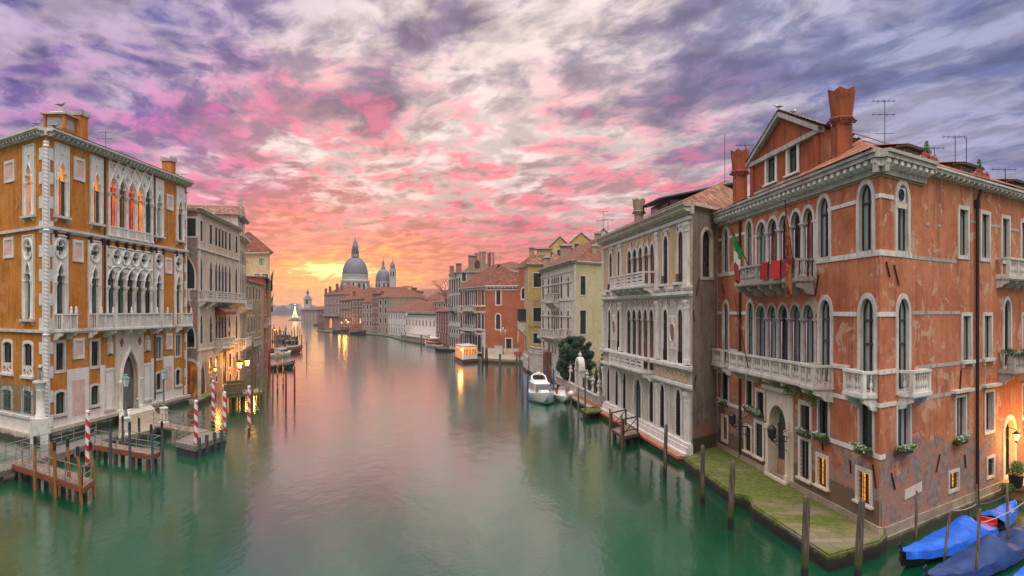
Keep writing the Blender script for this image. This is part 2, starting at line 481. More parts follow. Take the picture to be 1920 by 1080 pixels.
    def cornice(s, u0, u1, zt, steps, mod=None, mats=None, name='cornice', dz=0.0):
        """steps: (projection, height) from the top down; mod: spacing, width, projection, height, drop below top"""
        mb = MB(); z = zt - dz
        for p, hh in steps:
            mb.box(u0, u1, -p, .05, z - hh, z - .001); z -= hh
        if mod:
            sp, w, pj, mh, dr = mod; n = int((u1 - u0) / sp)
            for i in range(n):
                x = u0 + (u1 - u0) * (i + .5) / n
                mb.side([(0, zt - dr - mh), (-pj * .6, zt - dr - mh), (-pj, zt - dr - mh * .55), (-pj, zt - dr), (0, zt - dr)], x - w / 2, x + w / 2, 1 if isinstance(mats, list) and len(mats) > 1 else 0)
        return s.part(name, mb, mats or M['stone'])

def roof_face(root, poly, mats, name='roof', corr=.0, pitch=.22, th=.0, M_=None):
    """one roof slope; poly = 3D points, first two are the eave (left to right seen from outside); real ridged tiles when corr > 0"""
    p = [Vector(q) for q in poly]; e = p[1] - p[0]; L = e.length; e.normalize()
    nrm = (p[1] - p[0]).cross(p[2] - p[0]).normalized()
    if nrm.z < 0: nrm = -nrm
    t = nrm.cross(e)
    if t.z < 0: t = -t
    S = [((q - p[0]).dot(e), (q - p[0]).dot(t)) for q in p]
    s0, s1 = min(q[0] for q in S), max(q[0] for q in S)
    def rng(s):
        z = []
        for (a, b), (c, d) in zip(S, S[1:] + S[:1]):
            if min(a, c) - 1e-6 <= s <= max(a, c) + 1e-6:
                z.append(b if abs(c - a) < 1e-6 else b + (d - b) * (s - a) / (c - a))
                if abs(c - a) < 1e-6: z.append(d)
        return (min(z), max(z)) if z else (0, 0)
    step = pitch / 4 if corr > 0 else max((s1 - s0) / 12, .3)
    n = max(2, int((s1 - s0) / step)); rows = 2 if corr == 0 else 3
    mb = MB(); mb.u = []
    for i in range(n + 1):
        s = s0 + (s1 - s0) * i / n; lo, hi = rng(min(max(s, s0 + 1e-4), s1 - 1e-4))
        c = corr * (abs(math.sin(math.pi * s / pitch)) ** .8) if corr else 0
        for k in range(rows + 1):
            tt = lo + (hi - lo) * k / rows
            mb.v.append(tuple(p[0] + e * s + t * tt + nrm * c)); mb.u.append((s, tt))
    for i in range(n):
        for k in range(rows):
            a = i * (rows + 1) + k
            mb.f.append((a, a + rows + 1, a + rows + 2, a + 1)); mb.m.append(0)
    if corr: mb.sm = True
    return obj(name, mb, mats, root, Matrix.Identity(4) if M_ is None else M_)
def V3(p, z): return Vector((p[0], p[1], z))
def leaf_cluster(mb, c, rad, n, size, mi=0, rng=random, squash=(1, 1, 1), shell=.35, up=.3):
    """n small folded leaves spread through a clump"""
    for _ in range(n):
        d = Vector((rng.gauss(0, 1), rng.gauss(0, 1), rng.gauss(0, 1))).normalized()
        r = rad * (shell + (1 - shell) * rng.random() ** .5)
        p = Vector((c[0] + d.x * r * squash[0], c[1] + d.y * r * squash[1], c[2] + d.z * r * squash[2]))
        a = Vector((rng.gauss(0, 1), rng.gauss(0, 1), rng.gauss(0, 1))).normalized()
        b = (d + Vector((0, 0, up))).cross(a)
        if b.length < 1e-3: continue
        b.normalize(); s = size * rng.uniform(.6, 1.3); a = b.cross(d).normalized()
        m = a * s; w = b * s * .45; f = d * s * .2
        mb.add([p - m, p + w + f, p + m, p - w + f], [(0, 1, 2), (0, 2, 3)], mi)
# ---------------------------------------------------------------- materials
M = {}
def new_mat(name):
    m = bpy.data.materials.new(name); m.use_nodes = True
    t = NT(m.node_tree); b = m.node_tree.nodes['Principled BSDF']
    M[name] = m
    return m, t, b
def bump(t, b, h, strength, dist=.02):
    nd = t.n('ShaderNodeBump', {'Strength': strength, 'Distance': dist, 'Height': h})
    t.L.new(nd.outputs[0], b.inputs['Normal'])
def oc(t): return t.n('ShaderNodeTexCoord').outputs['Object']
def geo(t): return t.n('ShaderNodeNewGeometry').outputs['Position']

def plaster(name, c1, c2, worn=None, stain=(.10, .07, .06), st=.55, brick=None, peel=.0, rough=.9, foot=None, bc=((.44, .14, .075), (.30, .10, .06), (.36, .30, .25))):
    """lime plaster: two tones in patches, rain streaks, worn places; brick = (height up to which bricks show, raggedness)"""
    m, t, b = new_mat(name); o = oc(t); sp = t.n('ShaderNodeSeparateXYZ', {0: o}).outputs
    n1 = t.noise(o, .45, 7, .6); n2 = t.noise(o, 2.6, 8, .68); n3 = t.noise(o, 11, 5, .6)
    col = t.mix(t.sm(n1, .36, .64), c1, c2)
    col = t.mix(t.math('MULTIPLY', t.sm(n2, .50, .68), .55), col, tuple(x * .55 for x in c1))
    col = t.mix(t.math('MULTIPLY', t.sm(n3, .5, .75), .22), col, tuple(min(1, x * 1.35 + .03) for x in c2))
    s = t.noise(t.mapp(o, sc=(1.5, 1.5, .11)), 1.6, 6, .62); s2 = t.noise(t.mapp(o, sc=(5, 5, .25)), 1.2, 5, .6)
    blot = t.sm(t.noise(t.mapp(o, loc=(4, 8, 1), sc=(1, 1, .7)), .7, 8, .68), .54, .70)
    stk = t.math('ADD', t.math('ADD', t.math('MULTIPLY', t.sm(s, .50, .68), .8), t.math('MULTIPLY', t.sm(s2, .54, .70), .5)), t.math('MULTIPLY', blot, .6), clamp=True)
    col = t.mix(t.math('MULTIPLY', stk, st), col, stain)
    if worn:
        w = t.noise(t.mapp(o, loc=(3, 1, 9)), .8, 9, .7, .6); w = t.math('MULTIPLY', t.sm(w, .60 - peel, .63 - peel), .7)
        col = t.mix(w, col, worn)
    hgt = t.math('ADD', t.math('MULTIPLY', n2, .5), n3)
    if brick:
        hb, amp = brick
        bt = t.n('ShaderNodeTexBrick', {'Vector': t.n('ShaderNodeCombineXYZ', {0: sp[0], 1: sp[2], 2: 0.0}).outputs[0], 'Color1': bc[0], 'Color2': bc[1], 'Mortar': bc[2],
                                       'Scale': 1.0, 'Mortar Size': .012, 'Brick Width': .27, 'Row Height': .085, 'Bias': -.1})
        bcl = t.mix(t.sm(n2, .35, .7), bt.outputs[0], (.36, .20, .14))
        k = t.math('ADD', t.math('MULTIPLY', t.math('SUBTRACT', t.sm(t.noise(o, .42, 9, .66), .28, .72), .5), amp), sp[2])
        bm_ = t.sm(k, hb + .12, hb)
        grey = t.sm(t.math('ADD', k, t.math('MULTIPLY', n2, 1.2)), hb + 1.2, hb + .9)
        gc = t.mix(t.sm(n2, .35, .65), (.30, .265, .235), (.15, .125, .11))
        col = t.mix(t.math('MULTIPLY', grey, .88), col, gc)
        pat = t.sm(t.noise(t.mapp(o, loc=(5, 0, 2)), .62, 8, .66), .485, .515)
        col = t.mix(t.math('MULTIPLY', bm_, pat), col, bcl)
        hgt = t.math('SUBTRACT', hgt, t.math('MULTIPLY', t.math('MULTIPLY', bm_, pat), t.math('ADD', .8, bt.outputs[1])))
    if foot:
        k2 = t.math('ADD', t.math('MULTIPLY', t.math('SUBTRACT', n2, .5), .5), sp[2])
        col = t.mix(t.sm(k2, foot[0] + .12, foot[0]), col, foot[1])
        damp = t.sm(k2, .9, .35); col = t.mix(t.math('MULTIPLY', damp, .8), col, (.06, .055, .03))
    t.put(b.inputs['Base Color'], col); b.inputs['Roughness'].default_value = rough; b.inputs['Specular IOR Level'].default_value = .25
    bump(t, b, hgt, .45, .03)
    return m
plaster('ochre', (.47, .162, .018), (.58, .222, .030), worn=(.52, .25, .085), st=.7, stain=(.15, .065, .025), peel=.05)
plaster('salmon', (.41, .118, .054), (.54, .195, .096), worn=(.55, .36, .27), peel=.035, st=.68, stain=(.15, .06, .04), brick=(3.1, 3.6), foot=(1.9, (.15, .10, .06)))
plaster('salmon_side', (.44, .135, .064), (.56, .215, .108), worn=(.56, .36, .26), st=.68, stain=(.13, .07, .055), peel=.045, brick=(3.0, 3.0))
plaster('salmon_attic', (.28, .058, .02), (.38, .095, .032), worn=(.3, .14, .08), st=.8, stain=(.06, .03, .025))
plaster('chimney_red', (.27, .064, .028), (.37, .105, .042), worn=(.30, .15, .09), st=.8, stain=(.07, .04, .03))
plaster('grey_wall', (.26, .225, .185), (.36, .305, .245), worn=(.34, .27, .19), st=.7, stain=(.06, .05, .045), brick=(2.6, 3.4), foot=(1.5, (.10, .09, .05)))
plaster('beige_stone', (.53, .40, .27), (.63, .50, .37), worn=(.42, .25, .15), st=.55, stain=(.16, .10, .07), brick=(2.9, 3.0))
plaster('brick_side', (.38, .17, .09), (.44, .24, .15), worn=(.42, .30, .2), st=.5, stain=(.14, .08, .05), brick=(40., 1.))
plaster('brown_wall', (.40, .26, .14), (.50, .34, .2), worn=(.36, .22, .14), st=.7, stain=(.10, .07, .05), brick=(3.4, 4.))
plaster('red_wall', (.40, .055, .03), (.48, .09, .05), worn=(.36, .16, .1), st=.6, stain=(.10, .04, .03))
plaster('tan_wall', (.52, .37, .2), (.6, .45, .27), st=.55, stain=(.2, .14, .1))
plaster('yellow_wall', (.48, .34, .12), (.56, .41, .17), worn=(.5, .4, .22), st=.55, stain=(.22, .14, .05))
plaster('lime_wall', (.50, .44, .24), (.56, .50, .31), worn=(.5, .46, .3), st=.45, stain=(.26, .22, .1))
plaster('pale_wall', (.56, .53, .47), (.68, .65, .59), worn=(.38, .34, .3), st=.75, stain=(.14, .12, .11))
plaster('marble_wall', (.47, .42, .36), (.57, .53, .47), worn=(.55, .40, .24), st=.62, stain=(.17, .13, .10), peel=.03)
plaster('gold_wall', (.52, .36, .20), (.60, .45, .28), worn=(.6, .5, .36), st=.5, stain=(.22, .14, .08))
plaster('white_far', (.66, .61, .56), (.72, .68, .62), st=.5, stain=(.3, .24, .2))
plaster('orange_wall', (.38, .12, .065), (.45, .155, .085), worn=(.5, .28, .16), st=.4, stain=(.2, .07, .04), brick=(1.4, 2.6))
plaster('rust_wall', (.19, .07, .05), (.25, .10, .07), worn=(.34, .24, .18), st=.6, stain=(.10, .06, .05))
plaster('pink_wall', (.27, .16, .14), (.33, .21, .19), worn=(.4, .2, .14), st=.6, stain=(.16, .10, .09))
plaster('brick_far', (.19, .085, .065), (.24, .12, .09), worn=(.42, .3, .24), st=.6, stain=(.12, .08, .07))
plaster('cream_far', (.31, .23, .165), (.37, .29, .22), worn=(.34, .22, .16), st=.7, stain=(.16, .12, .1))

def stonem(name, c1, c2, grime=.6, dark=(.11, .095, .085), veins=0.0, rough=.7, moss=None, blocks=None):
    m, t, b = new_mat(name); o = oc(t); sp = t.n('ShaderNodeSeparateXYZ', {0: o}).outputs
    n1 = t.noise(o, 1.1, 6, .6); n2 = t.noise(o, 6, 8, .7); n3 = t.noise(t.mapp(o, sc=(4, 4, .5)), 1.5, 6, .62)
    col = t.mix(t.sm(n1, .35, .65), c1, c2)
    g = t.math('ADD', t.math('MULTIPLY', t.sm(n2, .54, .74), .5), t.math('MULTIPLY', t.sm(n3, .50, .72), .75), clamp=True)
    col = t.mix(t.math('MULTIPLY', g, grime), col, dark)
    if veins:
        v = t.noise(o, 3.2, 8, .75, 2.2); col = t.mix(t.math('MULTIPLY', t.sm(v, .5, .66), veins), col, (.52, .22, .16))
    if blocks:
        bt = t.n('ShaderNodeTexBrick', {'Vector': t.n('ShaderNodeCombineXYZ', {0: t.math('ADD', sp[0], sp[1]), 1: sp[2], 2: 0.0}).outputs[0], 'Color1': (1, 1, 1, 1), 'Color2': (.78, .76, .74, 1), 'Mortar': (.42, .4, .38, 1),
                                       'Scale': 1.0, 'Mortar Size': .012, 'Brick Width': blocks[0], 'Row Height': blocks[1]})
        col = t.mix(1.0, col, bt.outputs[0], 'MULTIPLY')
    if moss:
        k = t.math('ADD', t.math('MULTIPLY', t.math('SUBTRACT', n1, .5), moss[1]), sp[2])
        col = t.mix(t.sm(k, moss[0] + .25, moss[0]), col, (.045, .05, .02))
        col = t.mix(t.math('MULTIPLY', t.sm(k, moss[0] - .2, moss[0] - .6), .9), col, (.012, .013, .01))
    t.put(b.inputs['Base Color'], col); b.inputs['Roughness'].default_value = rough
    bump(t, b, n2, .35, .02)
    return m
stonem('stone', (.53, .485, .43), (.65, .61, .56), .75)
stonem('stone_clean', (.64, .60, .555), (.75, .72, .68), .58)
stonem('stone_dark', (.34, .31, .275), (.47, .43, .39), .9, dark=(.07, .06, .055))
stonem('stone_cream', (.62, .52, .40), (.70, .61, .50), .5, dark=(.2, .14, .1))
stonem('stone_blocks', (.62, .58, .54), (.72, .69, .65), .6, blocks=(.9, .38), moss=(.35, .5))
stonem('footing', (.55, .47, .38), (.66, .58, .48), .7, dark=(.25, .14, .07), blocks=(1.6, .5), moss=(.25, .5))
stonem('marble_pink', (.66, .40, .33), (.74, .52, .46), .3, dark=(.4, .2, .16), veins=.75, rough=.5)
stonem('marble_panel', (.68, .62, .57), (.76, .71, .67), .38, dark=(.34, .24, .18))
stonem('porphyry', (.22, .055, .05), (.28, .08, .07), .3, rough=.4)
stonem('relief', (.50, .36, .2), (.62, .47, .3), .6, dark=(.2, .13, .08))
stonem('brick_coping', (.46, .17, .09), (.55, .24, .14), .5, blocks=(.5, .3))
stonem('lead', (.12, .125, .155), (.17, .18, .21), .4, dark=(.14, .14, .17), rough=.55)
stonem('salute_stone', (.40, .37, .37), (.48, .45, .44), .55, dark=(.26, .23, .23))
stonem('quay_stone', (.30, .24, .17), (.38, .32, .23), .55, blocks=(1.4, .45), moss=(.3, .4))

def mossy():
    m, t, b = new_mat('moss_quay'); o = oc(t); sp = t.n('ShaderNodeSeparateXYZ', {0: o}).outputs
    n1 = t.noise(o, .38, 8, .62, .3); n2 = t.noise(o, 3.5, 8, .7); n3 = t.noise(o, 22, 4, .6)
    bt = t.n('ShaderNodeTexBrick', {'Vector': o, 'Color1': (.15, .118, .072, 1), 'Color2': (.215, .172, .11, 1), 'Mortar': (.07, .075, .03, 1), 'Scale': 1.0, 'Mortar Size': .025, 'Brick Width': 1.5, 'Row Height': .7})
    mo = t.mix(t.sm(n2, .35, .65), (.045, .060, .007), (.165, .175, .018)); mo = t.mix(t.sm(n3, .45, .7), mo, (.06, .10, .01))
    f = t.math('ADD', t.math('MULTIPLY', n1, .75), t.math('MULTIPLY', n2, .35))
    top = t.mix(t.sm(f, .475, .555), bt.outputs[0], mo)
    spk = t.sm(t.noise(o, 34, 2, .4), .76, .79); top = t.mix(t.math('MULTIPLY', spk, .7), top, (.7, .7, .66))
    k = t.math('ADD', sp[2], t.math('MULTIPLY', t.math('SUBTRACT', n2, .5), .5))
    col = t.mix(t.sm(k, .56, .40), top, (.016, .015, .008))
    col = t.mix(t.sm(k, .34, .12), col, (.008, .008, .006))
    t.put(b.inputs['Base Color'], col); b.inputs['Roughness'].default_value = .85
    bump(t, b, t.math('ADD', n2, t.math('MULTIPLY', n3, .4)), .8, .06)
mossy()

def tiles(name, c1, c2, c3, bright=1.0):
    m, t, b = new_mat(name)
    uv = t.n('ShaderNodeUVMap').outputs[0]; o = oc(t)
    bt = t.n('ShaderNodeTexBrick', {'Vector': uv, 'Color1': c1, 'Color2': c2, 'Mortar': tuple(x * .45 for x in c1), 'Scale': 1.0, 'Mortar Size': .02, 'Mortar Smooth': .6, 'Brick Width': .22, 'Row Height': .38}, offset=0.0)
    n1 = t.noise(o, .8, 7, .65); n2 = t.noise(o, 5, 6, .7)
    wn = t.n('ShaderNodeTexWhiteNoise', {'Vector': t.vmath('FLOOR', t.mapp(uv, sc=(1 / .22, 1 / .38, 1)))}, noise_dimensions='2D').outputs[0]
    col = t.mix(t.sm(wn, .62, .95), bt.outputs[0], c3)
    col = t.mix(t.math('MULTIPLY', t.sm(wn, .30, .02), .7), col, tuple(x * .35 for x in c1))
    col = t.mix(t.math('MULTIPLY', t.sm(n1, .46, .7), .6), col, (.10, .075, .06))
    col = t.mix(t.math('MULTIPLY', t.sm(n2, .56, .74), .45), col, (.05, .04, .03))
    t.put(b.inputs['Base Color'], col); b.inputs['Roughness'].default_value = .88
    sx = t.n('ShaderNodeSeparateXYZ', {0: uv}).outputs
    w1 = t.math('ABSOLUTE', t.math('SINE', t.math('MULTIPLY', sx[0], math.pi / .22)))
    w2 = t.math('FRACT', t.math('DIVIDE', sx[1], .38))
    bump(t, b, t.math('ADD', t.math('MULTIPLY', w1, .7), t.math('ADD', t.math('MULTIPLY', w2, -.5), t.math('MULTIPLY', wn, .35))), .9, .07)
tiles('tiles', (.22, .07, .033), (.28, .10, .048), (.40, .18, .10))
tiles('tiles_old', (.20, .075, .045), (.27, .105, .06), (.40, .21, .13))
tiles('tiles_red', (.16, .042, .021), (.20, .054, .027), (.27, .09, .045))

def simple(name, c, rough=.6, metal=0.0, var=.35, scale=5, bmp=.2, stretch=None, spec=.5):
    m, t, b = new_mat(name); o = oc(t)
    v = t.mapp(o, sc=stretch) if stretch else o
    n = t.noise(v, scale, 7, .65)
    col = t.mix(t.sm(n, .3, .7), tuple(x * (1 - var) for x in c), tuple(min(1, x * (1 + var * .6)) for x in c))
    t.put(b.inputs['Base Color'], col); b.inputs['Roughness'].default_value = rough; b.inputs['Metallic'].default_value = metal
    b.inputs['Specular IOR Level'].default_value = spec
    if bmp: bump(t, b, n, bmp, .02)
    return m
simple('wood_dark', (.055, .026, .018), .5)
simple('wood_black', (.018, .022, .03), .45)
simple('wood_green', (.012, .05, .035), .5)
simple('shutter', (.010, .030, .026), .55, var=.4)
simple('shutter_brown', (.10, .03, .02), .6)
simple('iron', (.02, .02, .022), .5, .3, bmp=0)
simple('rail', (.17, .16, .15), .5, .2, bmp=0)
simple('rail_steel', (.34, .32, .30), .4, .6, bmp=0)
simple('lamp_green', (.12, .22, .18), .5, .2)
simple('deck', (.26, .185, .14), .85, var=.5, scale=3, stretch=(1, 1, 1))
simple('deck_grey', (.20, .175, .155), .85, var=.4)
simple('deck_edge', (.25, .06, .025), .7, var=.4)
simple('pile', (.09, .065, .05), .85, var=.6, scale=4, stretch=(4, 4, .6), bmp=.5)
simple('pole_ochre', (.27, .12, .02), .6, var=.5, scale=3, stretch=(5, 5, .6))
simple('pole_cap', (.015, .017, .022), .5)
simple('pole_grey', (.13, .12, .115), .7, var=.5, scale=3, stretch=(5, 5, .5), bmp=.4)
simple('pole_slate', (.065, .07, .085), .6, var=.4, scale=3, stretch=(5, 5, .5))
simple('pole_brown', (.16, .085, .04), .7, var=.5, scale=3, stretch=(5, 5, .5))
simple('pole_olive', (.17, .15, .03), .7, var=.5, scale=3, stretch=(5, 5, .5))
simple('pole_red', (.30, .015, .02), .5, var=.3)
simple('pole_blue', (.02, .10, .36), .5, var=.3)
simple('pole_wood', (.22, .14, .075), .8, var=.6, scale=3, stretch=(6, 6, .4), bmp=.5)
simple('white_paint', (.74, .73, .72), .35, var=.12)
simple('cabin_dark', (.03, .04, .05), .15)
simple('tarp', (.006, .125, .66), .55, var=.3, scale=2, bmp=.35)
simple('tarp_dark', (.005, .036, .15), .6, var=.3, scale=2, bmp=.35)
simple('gondola_black', (.010, .010, .012), .25, var=.2)
simple('cloth_red', (.55, .012, .016), .7, var=.35, scale=3, stretch=(4, 4, .4))
simple('cloth_darkred', (.33, .008, .014), .7, var=.35, scale=3, stretch=(4, 4, .4))
simple('seat_red', (.6, .02, .02), .6)
simple('flag_green', (.0, .28, .05), .7, var=.3)
simple('flag_white', (.7, .68, .66), .7, var=.1)
simple('flag_red', (.42, .04, .05), .7, var=.3)
simple('flag_dark', (.06, .025, .04), .8)
simple('leaf', (.035, .10, .022), .6, var=.6, scale=1.5, bmp=0)
simple('leaf_dark', (.012, .048, .022), .6, var=.6, scale=1.2, bmp=0)
simple('leaf_bright', (.07, .17, .02), .6, var=.5, scale=3, bmp=0)
simple('flower', (.72, .72, .68), .7, var=.1, bmp=0)
simple('flower_red', (.45, .06, .05), .7, var=.2, bmp=0)
simple('bark', (.07, .045, .035), .9)
simple('gull_white', (.62, .62, .62), .7, var=.15)
simple('gull_grey', (.25, .26, .28), .7)
simple('awning', (.20, .06, .035), .7, var=.2)
simple('slate_metal', (.035, .05, .065), .5)
simple('rope', (.34, .32, .27), .8, var=.2)
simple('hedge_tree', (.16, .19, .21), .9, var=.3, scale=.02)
simple('hull_red', (.36, .03, .03), .35)
simple('hull_white', (.70, .69, .66), .3, var=.1)
simple('hull_dark', (.05, .05, .06), .4)
simple('terrace', (.42, .23, .12), .8)
simple('curtain_white', (.6, .6, .58), .8)
simple('grey_box', (.55, .54, .5), .5, var=.1)

def stripes(name, ca, cb, pitch, width=.5, rough=.45):
    m, t, b = new_mat(name); o = oc(t); sp = t.n('ShaderNodeSeparateXYZ', {0: o}).outputs
    a = t.math('DIVIDE', t.math('ARCTAN2', sp[1], sp[0]), 2 * math.pi)
    f = t.math('FRACT', t.math('ADD', t.math('DIVIDE', sp[2], pitch), a))
    n = t.noise(o, 4, 6, .6)
    col = t.mix(t.math('GREATER_THAN', f, width), ca, cb)
    col = t.mix(t.math('MULTIPLY', t.sm(n, .5, .75), .4), col, (.3, .2, .18))
    wet = t.sm(t.math('ADD', sp[2], t.math('MULTIPLY', n, .5)), .95, .55); col = t.mix(wet, col, (.03, .03, .025))
    t.put(b.inputs['Base Color'], col); b.inputs['Roughness'].default_value = rough
stripes('barber_red', (.70, .68, .70), (.60, .018, .03), .78)
stripes('barber_gold', (.50, .26, .02), (.30, .02, .02), 1.0)
stripes('rope_stone', (.72, .70, .70), (.34, .31, .31), .30, .72)

def wetpost(name, c, foot=.75):
    m, t, b = new_mat(name); o = oc(t); sp = t.n('ShaderNodeSeparateXYZ', {0: o}).outputs
    n = t.noise(t.mapp(o, sc=(7, 7, .5)), 2.2, 7, .68); n2 = t.noise(o, 6, 5, .6)
    col = t.mix(t.sm(n, .38, .66), tuple(x * .35 for x in c), tuple(min(1, x * 1.5) for x in c))
    k = t.math('ADD', sp[2], t.math('MULTIPLY', t.math('SUBTRACT', n2, .5), .6))
    col = t.mix(t.sm(k, foot + .5, foot + .2), col, (.055, .065, .015)); col = t.mix(t.sm(k, foot, foot - .3), col, (.01, .01, .008))
    t.put(b.inputs['Base Color'], col); b.inputs['Roughness'].default_value = .8
    bump(t, b, n, .7, .04)
wetpost('old_post', (.115, .085, .065)); wetpost('thin_post', (.23, .15, .085), .3)

def glassm(name, c1, c2, curtain=0.0, rough=.06, emis=None):
    """panes: dark room behind, or a curtain hanging just inside; lit ones glow"""
    m, t, b = new_mat(name); o = oc(t); sp = t.n('ShaderNodeSeparateXYZ', {0: o}).outputs
    rnd = t.n('ShaderNodeObjectInfo').outputs['Random']
    n = t.noise(t.vmath('ADD', o, t.n('ShaderNodeCombineXYZ', {0: t.math('MULTIPLY', rnd, 40.0), 1: 0.0, 2: t.math('MULTIPLY', rnd, 17.0)}).outputs[0]), 1.0, 4, .6)
    col = t.mix(t.sm(n, .35, .65), c1, c2)
    if curtain:
        w = t.noise(t.mapp(o, sc=(9, 1, .12)), 1.3, 4, .6)
        edge = t.sm(t.math('ABSOLUTE', t.math('ADD', sp[0], t.math('MULTIPLY', t.math('SUBTRACT', rnd, .5), .3))), .08, .14)
        col = t.mix(t.math('MULTIPLY', edge, curtain), col, t.mix(t.sm(w, .35, .65), (.13, .18, .18), (.36, .43, .42)))
    t.put(b.inputs['Base Color'], col); b.inputs['Roughness'].default_value = rough; b.inputs['Specular IOR Level'].default_value = .3
    if emis:
        e = t.noise(t.mapp(o, sc=(2.0, 1, .55)), 1.4, 4, .6)
        ec = t.ramp(t.math('ADD', e, t.math('MULTIPLY', t.math('SUBTRACT', rnd, .5), .2)), emis)
        t.put(b.inputs['Emission Color'], ec); b.inputs['Emission Strength'].default_value = 1.0
    return m
glassm('glass', (.010, .012, .014), (.035, .04, .045))
glassm('glass_curtain', (.012, .014, .016), (.03, .035, .04), .9)
glassm('glass_grey', (.07, .075, .085), (.16, .17, .19), .3)
glassm('glass_green', (.02, .06, .045), (.05, .10, .08))
glassm('glass_rose', (.07, .012, .01), (.34, .06, .04), .15)
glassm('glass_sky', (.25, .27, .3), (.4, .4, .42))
glassm('lit_amber', (.1, .05, .02), (.1, .05, .02), emis=[(.25, (.10, .018, .004)), (.45, (.80, .17, .012)), (.62, (1.1, .34, .03)), (.78, (1.5, .75, .16))])
glassm('lit_red', (.1, .02, .01), (.1, .02, .01), emis=[(.25, (.10, .010, .006)), (.5, (.62, .07, .012)), (.75, (1.0, .24, .03))])
glassm('lit_gold', (.1, .06, .02), (.1, .06, .02), emis=[(.2, (.25, .06, .008)), (.45, (1.2, .42, .04)), (.7, (1.8, .95, .2))])
glassm('lit_dim', (.05, .02, .01), (.05, .02, .01), emis=[(.3, (.02, .008, .004)), (.55, (.16, .05, .012)), (.8, (.55, .2, .04))])
def glow(name, c, s):
    m, t, b = new_mat(name); b.inputs['Base Color'].default_value = (.8, .7, .5, 1)
    b.inputs['Emission Color'].default_value = (*c, 1); b.inputs['Emission Strength'].default_value = s
glow('bulb', (1, .30, .035), 6); glow('bulb_dim', (1, .50, .12), 2.4); glow('fairy', (1, .74, .34), 3.0); glow('bulb_white', (1, .9, .7), 1.0)
simple('globe', (.72, .72, .72), .3, var=.05)

def waterm():
    m, t, b = new_mat('canal_water'); o = geo(t)
    n1 = t.noise(t.mapp(o, sc=(.10, .035, 1)), 1.0, 5, .6); n2 = t.noise(t.mapp(o, sc=(.6, .28, 1)), 1.0, 4, .6); n3 = t.noise(t.mapp(o, sc=(2.2, 1.1, 1)), 1.0, 3, .5)
    col = t.mix(t.sm(n1, .35, .65), (.0001, .043, .018), (.0001, .070, .029))
    t.put(b.inputs['Base Color'], col); b.inputs['IOR'].default_value = 1.33; b.inputs['Coat Weight'].default_value = 1.0; b.inputs['Coat IOR'].default_value = 1.27; b.inputs['Coat Roughness'].default_value = .12; b.inputs['Specular Tint'].default_value = (.4, .9, .75, 1)
    t.put(b.inputs['Roughness'], t.math('ADD', .15, t.math('MULTIPLY', t.sm(n1, .4, .65), .08)))
    bump(t, b, t.math('ADD', t.math('MULTIPLY', n2, 1.0), t.math('MULTIPLY', n3, .2)), .30, .10); t.L.new(b.inputs['Normal'].links[0].from_socket, b.inputs['Coat Normal'])
waterm()
# ---------------------------------------------------------------- water and far shore
mb = MB(); mb.add([(-2500, -60, 0), (2500, -60, 0), (2500, 2480, 0), (-2500, 2480, 0)], [(0, 1, 2, 3)])
tag(obj('water', mb, M['canal_water']), None, None, kind='structure')
mb = MB(); mb.add([(-2550, -80, -3), (2550, -80, -3), (2550, 2490, -3), (-2550, 2490, -3)], [(0, 1, 2, 3)])
tag(obj('canal_bed', mb, M['hull_dark']), None, None, kind='structure')
# low islands across the lagoon with trees along them
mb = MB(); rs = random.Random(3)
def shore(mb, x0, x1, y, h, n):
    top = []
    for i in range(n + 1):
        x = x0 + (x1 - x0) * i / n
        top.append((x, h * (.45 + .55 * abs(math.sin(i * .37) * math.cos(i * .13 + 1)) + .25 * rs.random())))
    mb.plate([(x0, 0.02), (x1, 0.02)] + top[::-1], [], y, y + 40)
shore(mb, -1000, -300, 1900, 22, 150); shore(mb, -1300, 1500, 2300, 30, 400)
tag(obj('island', mb, M['hedge_tree']), None, None, kind='structure')
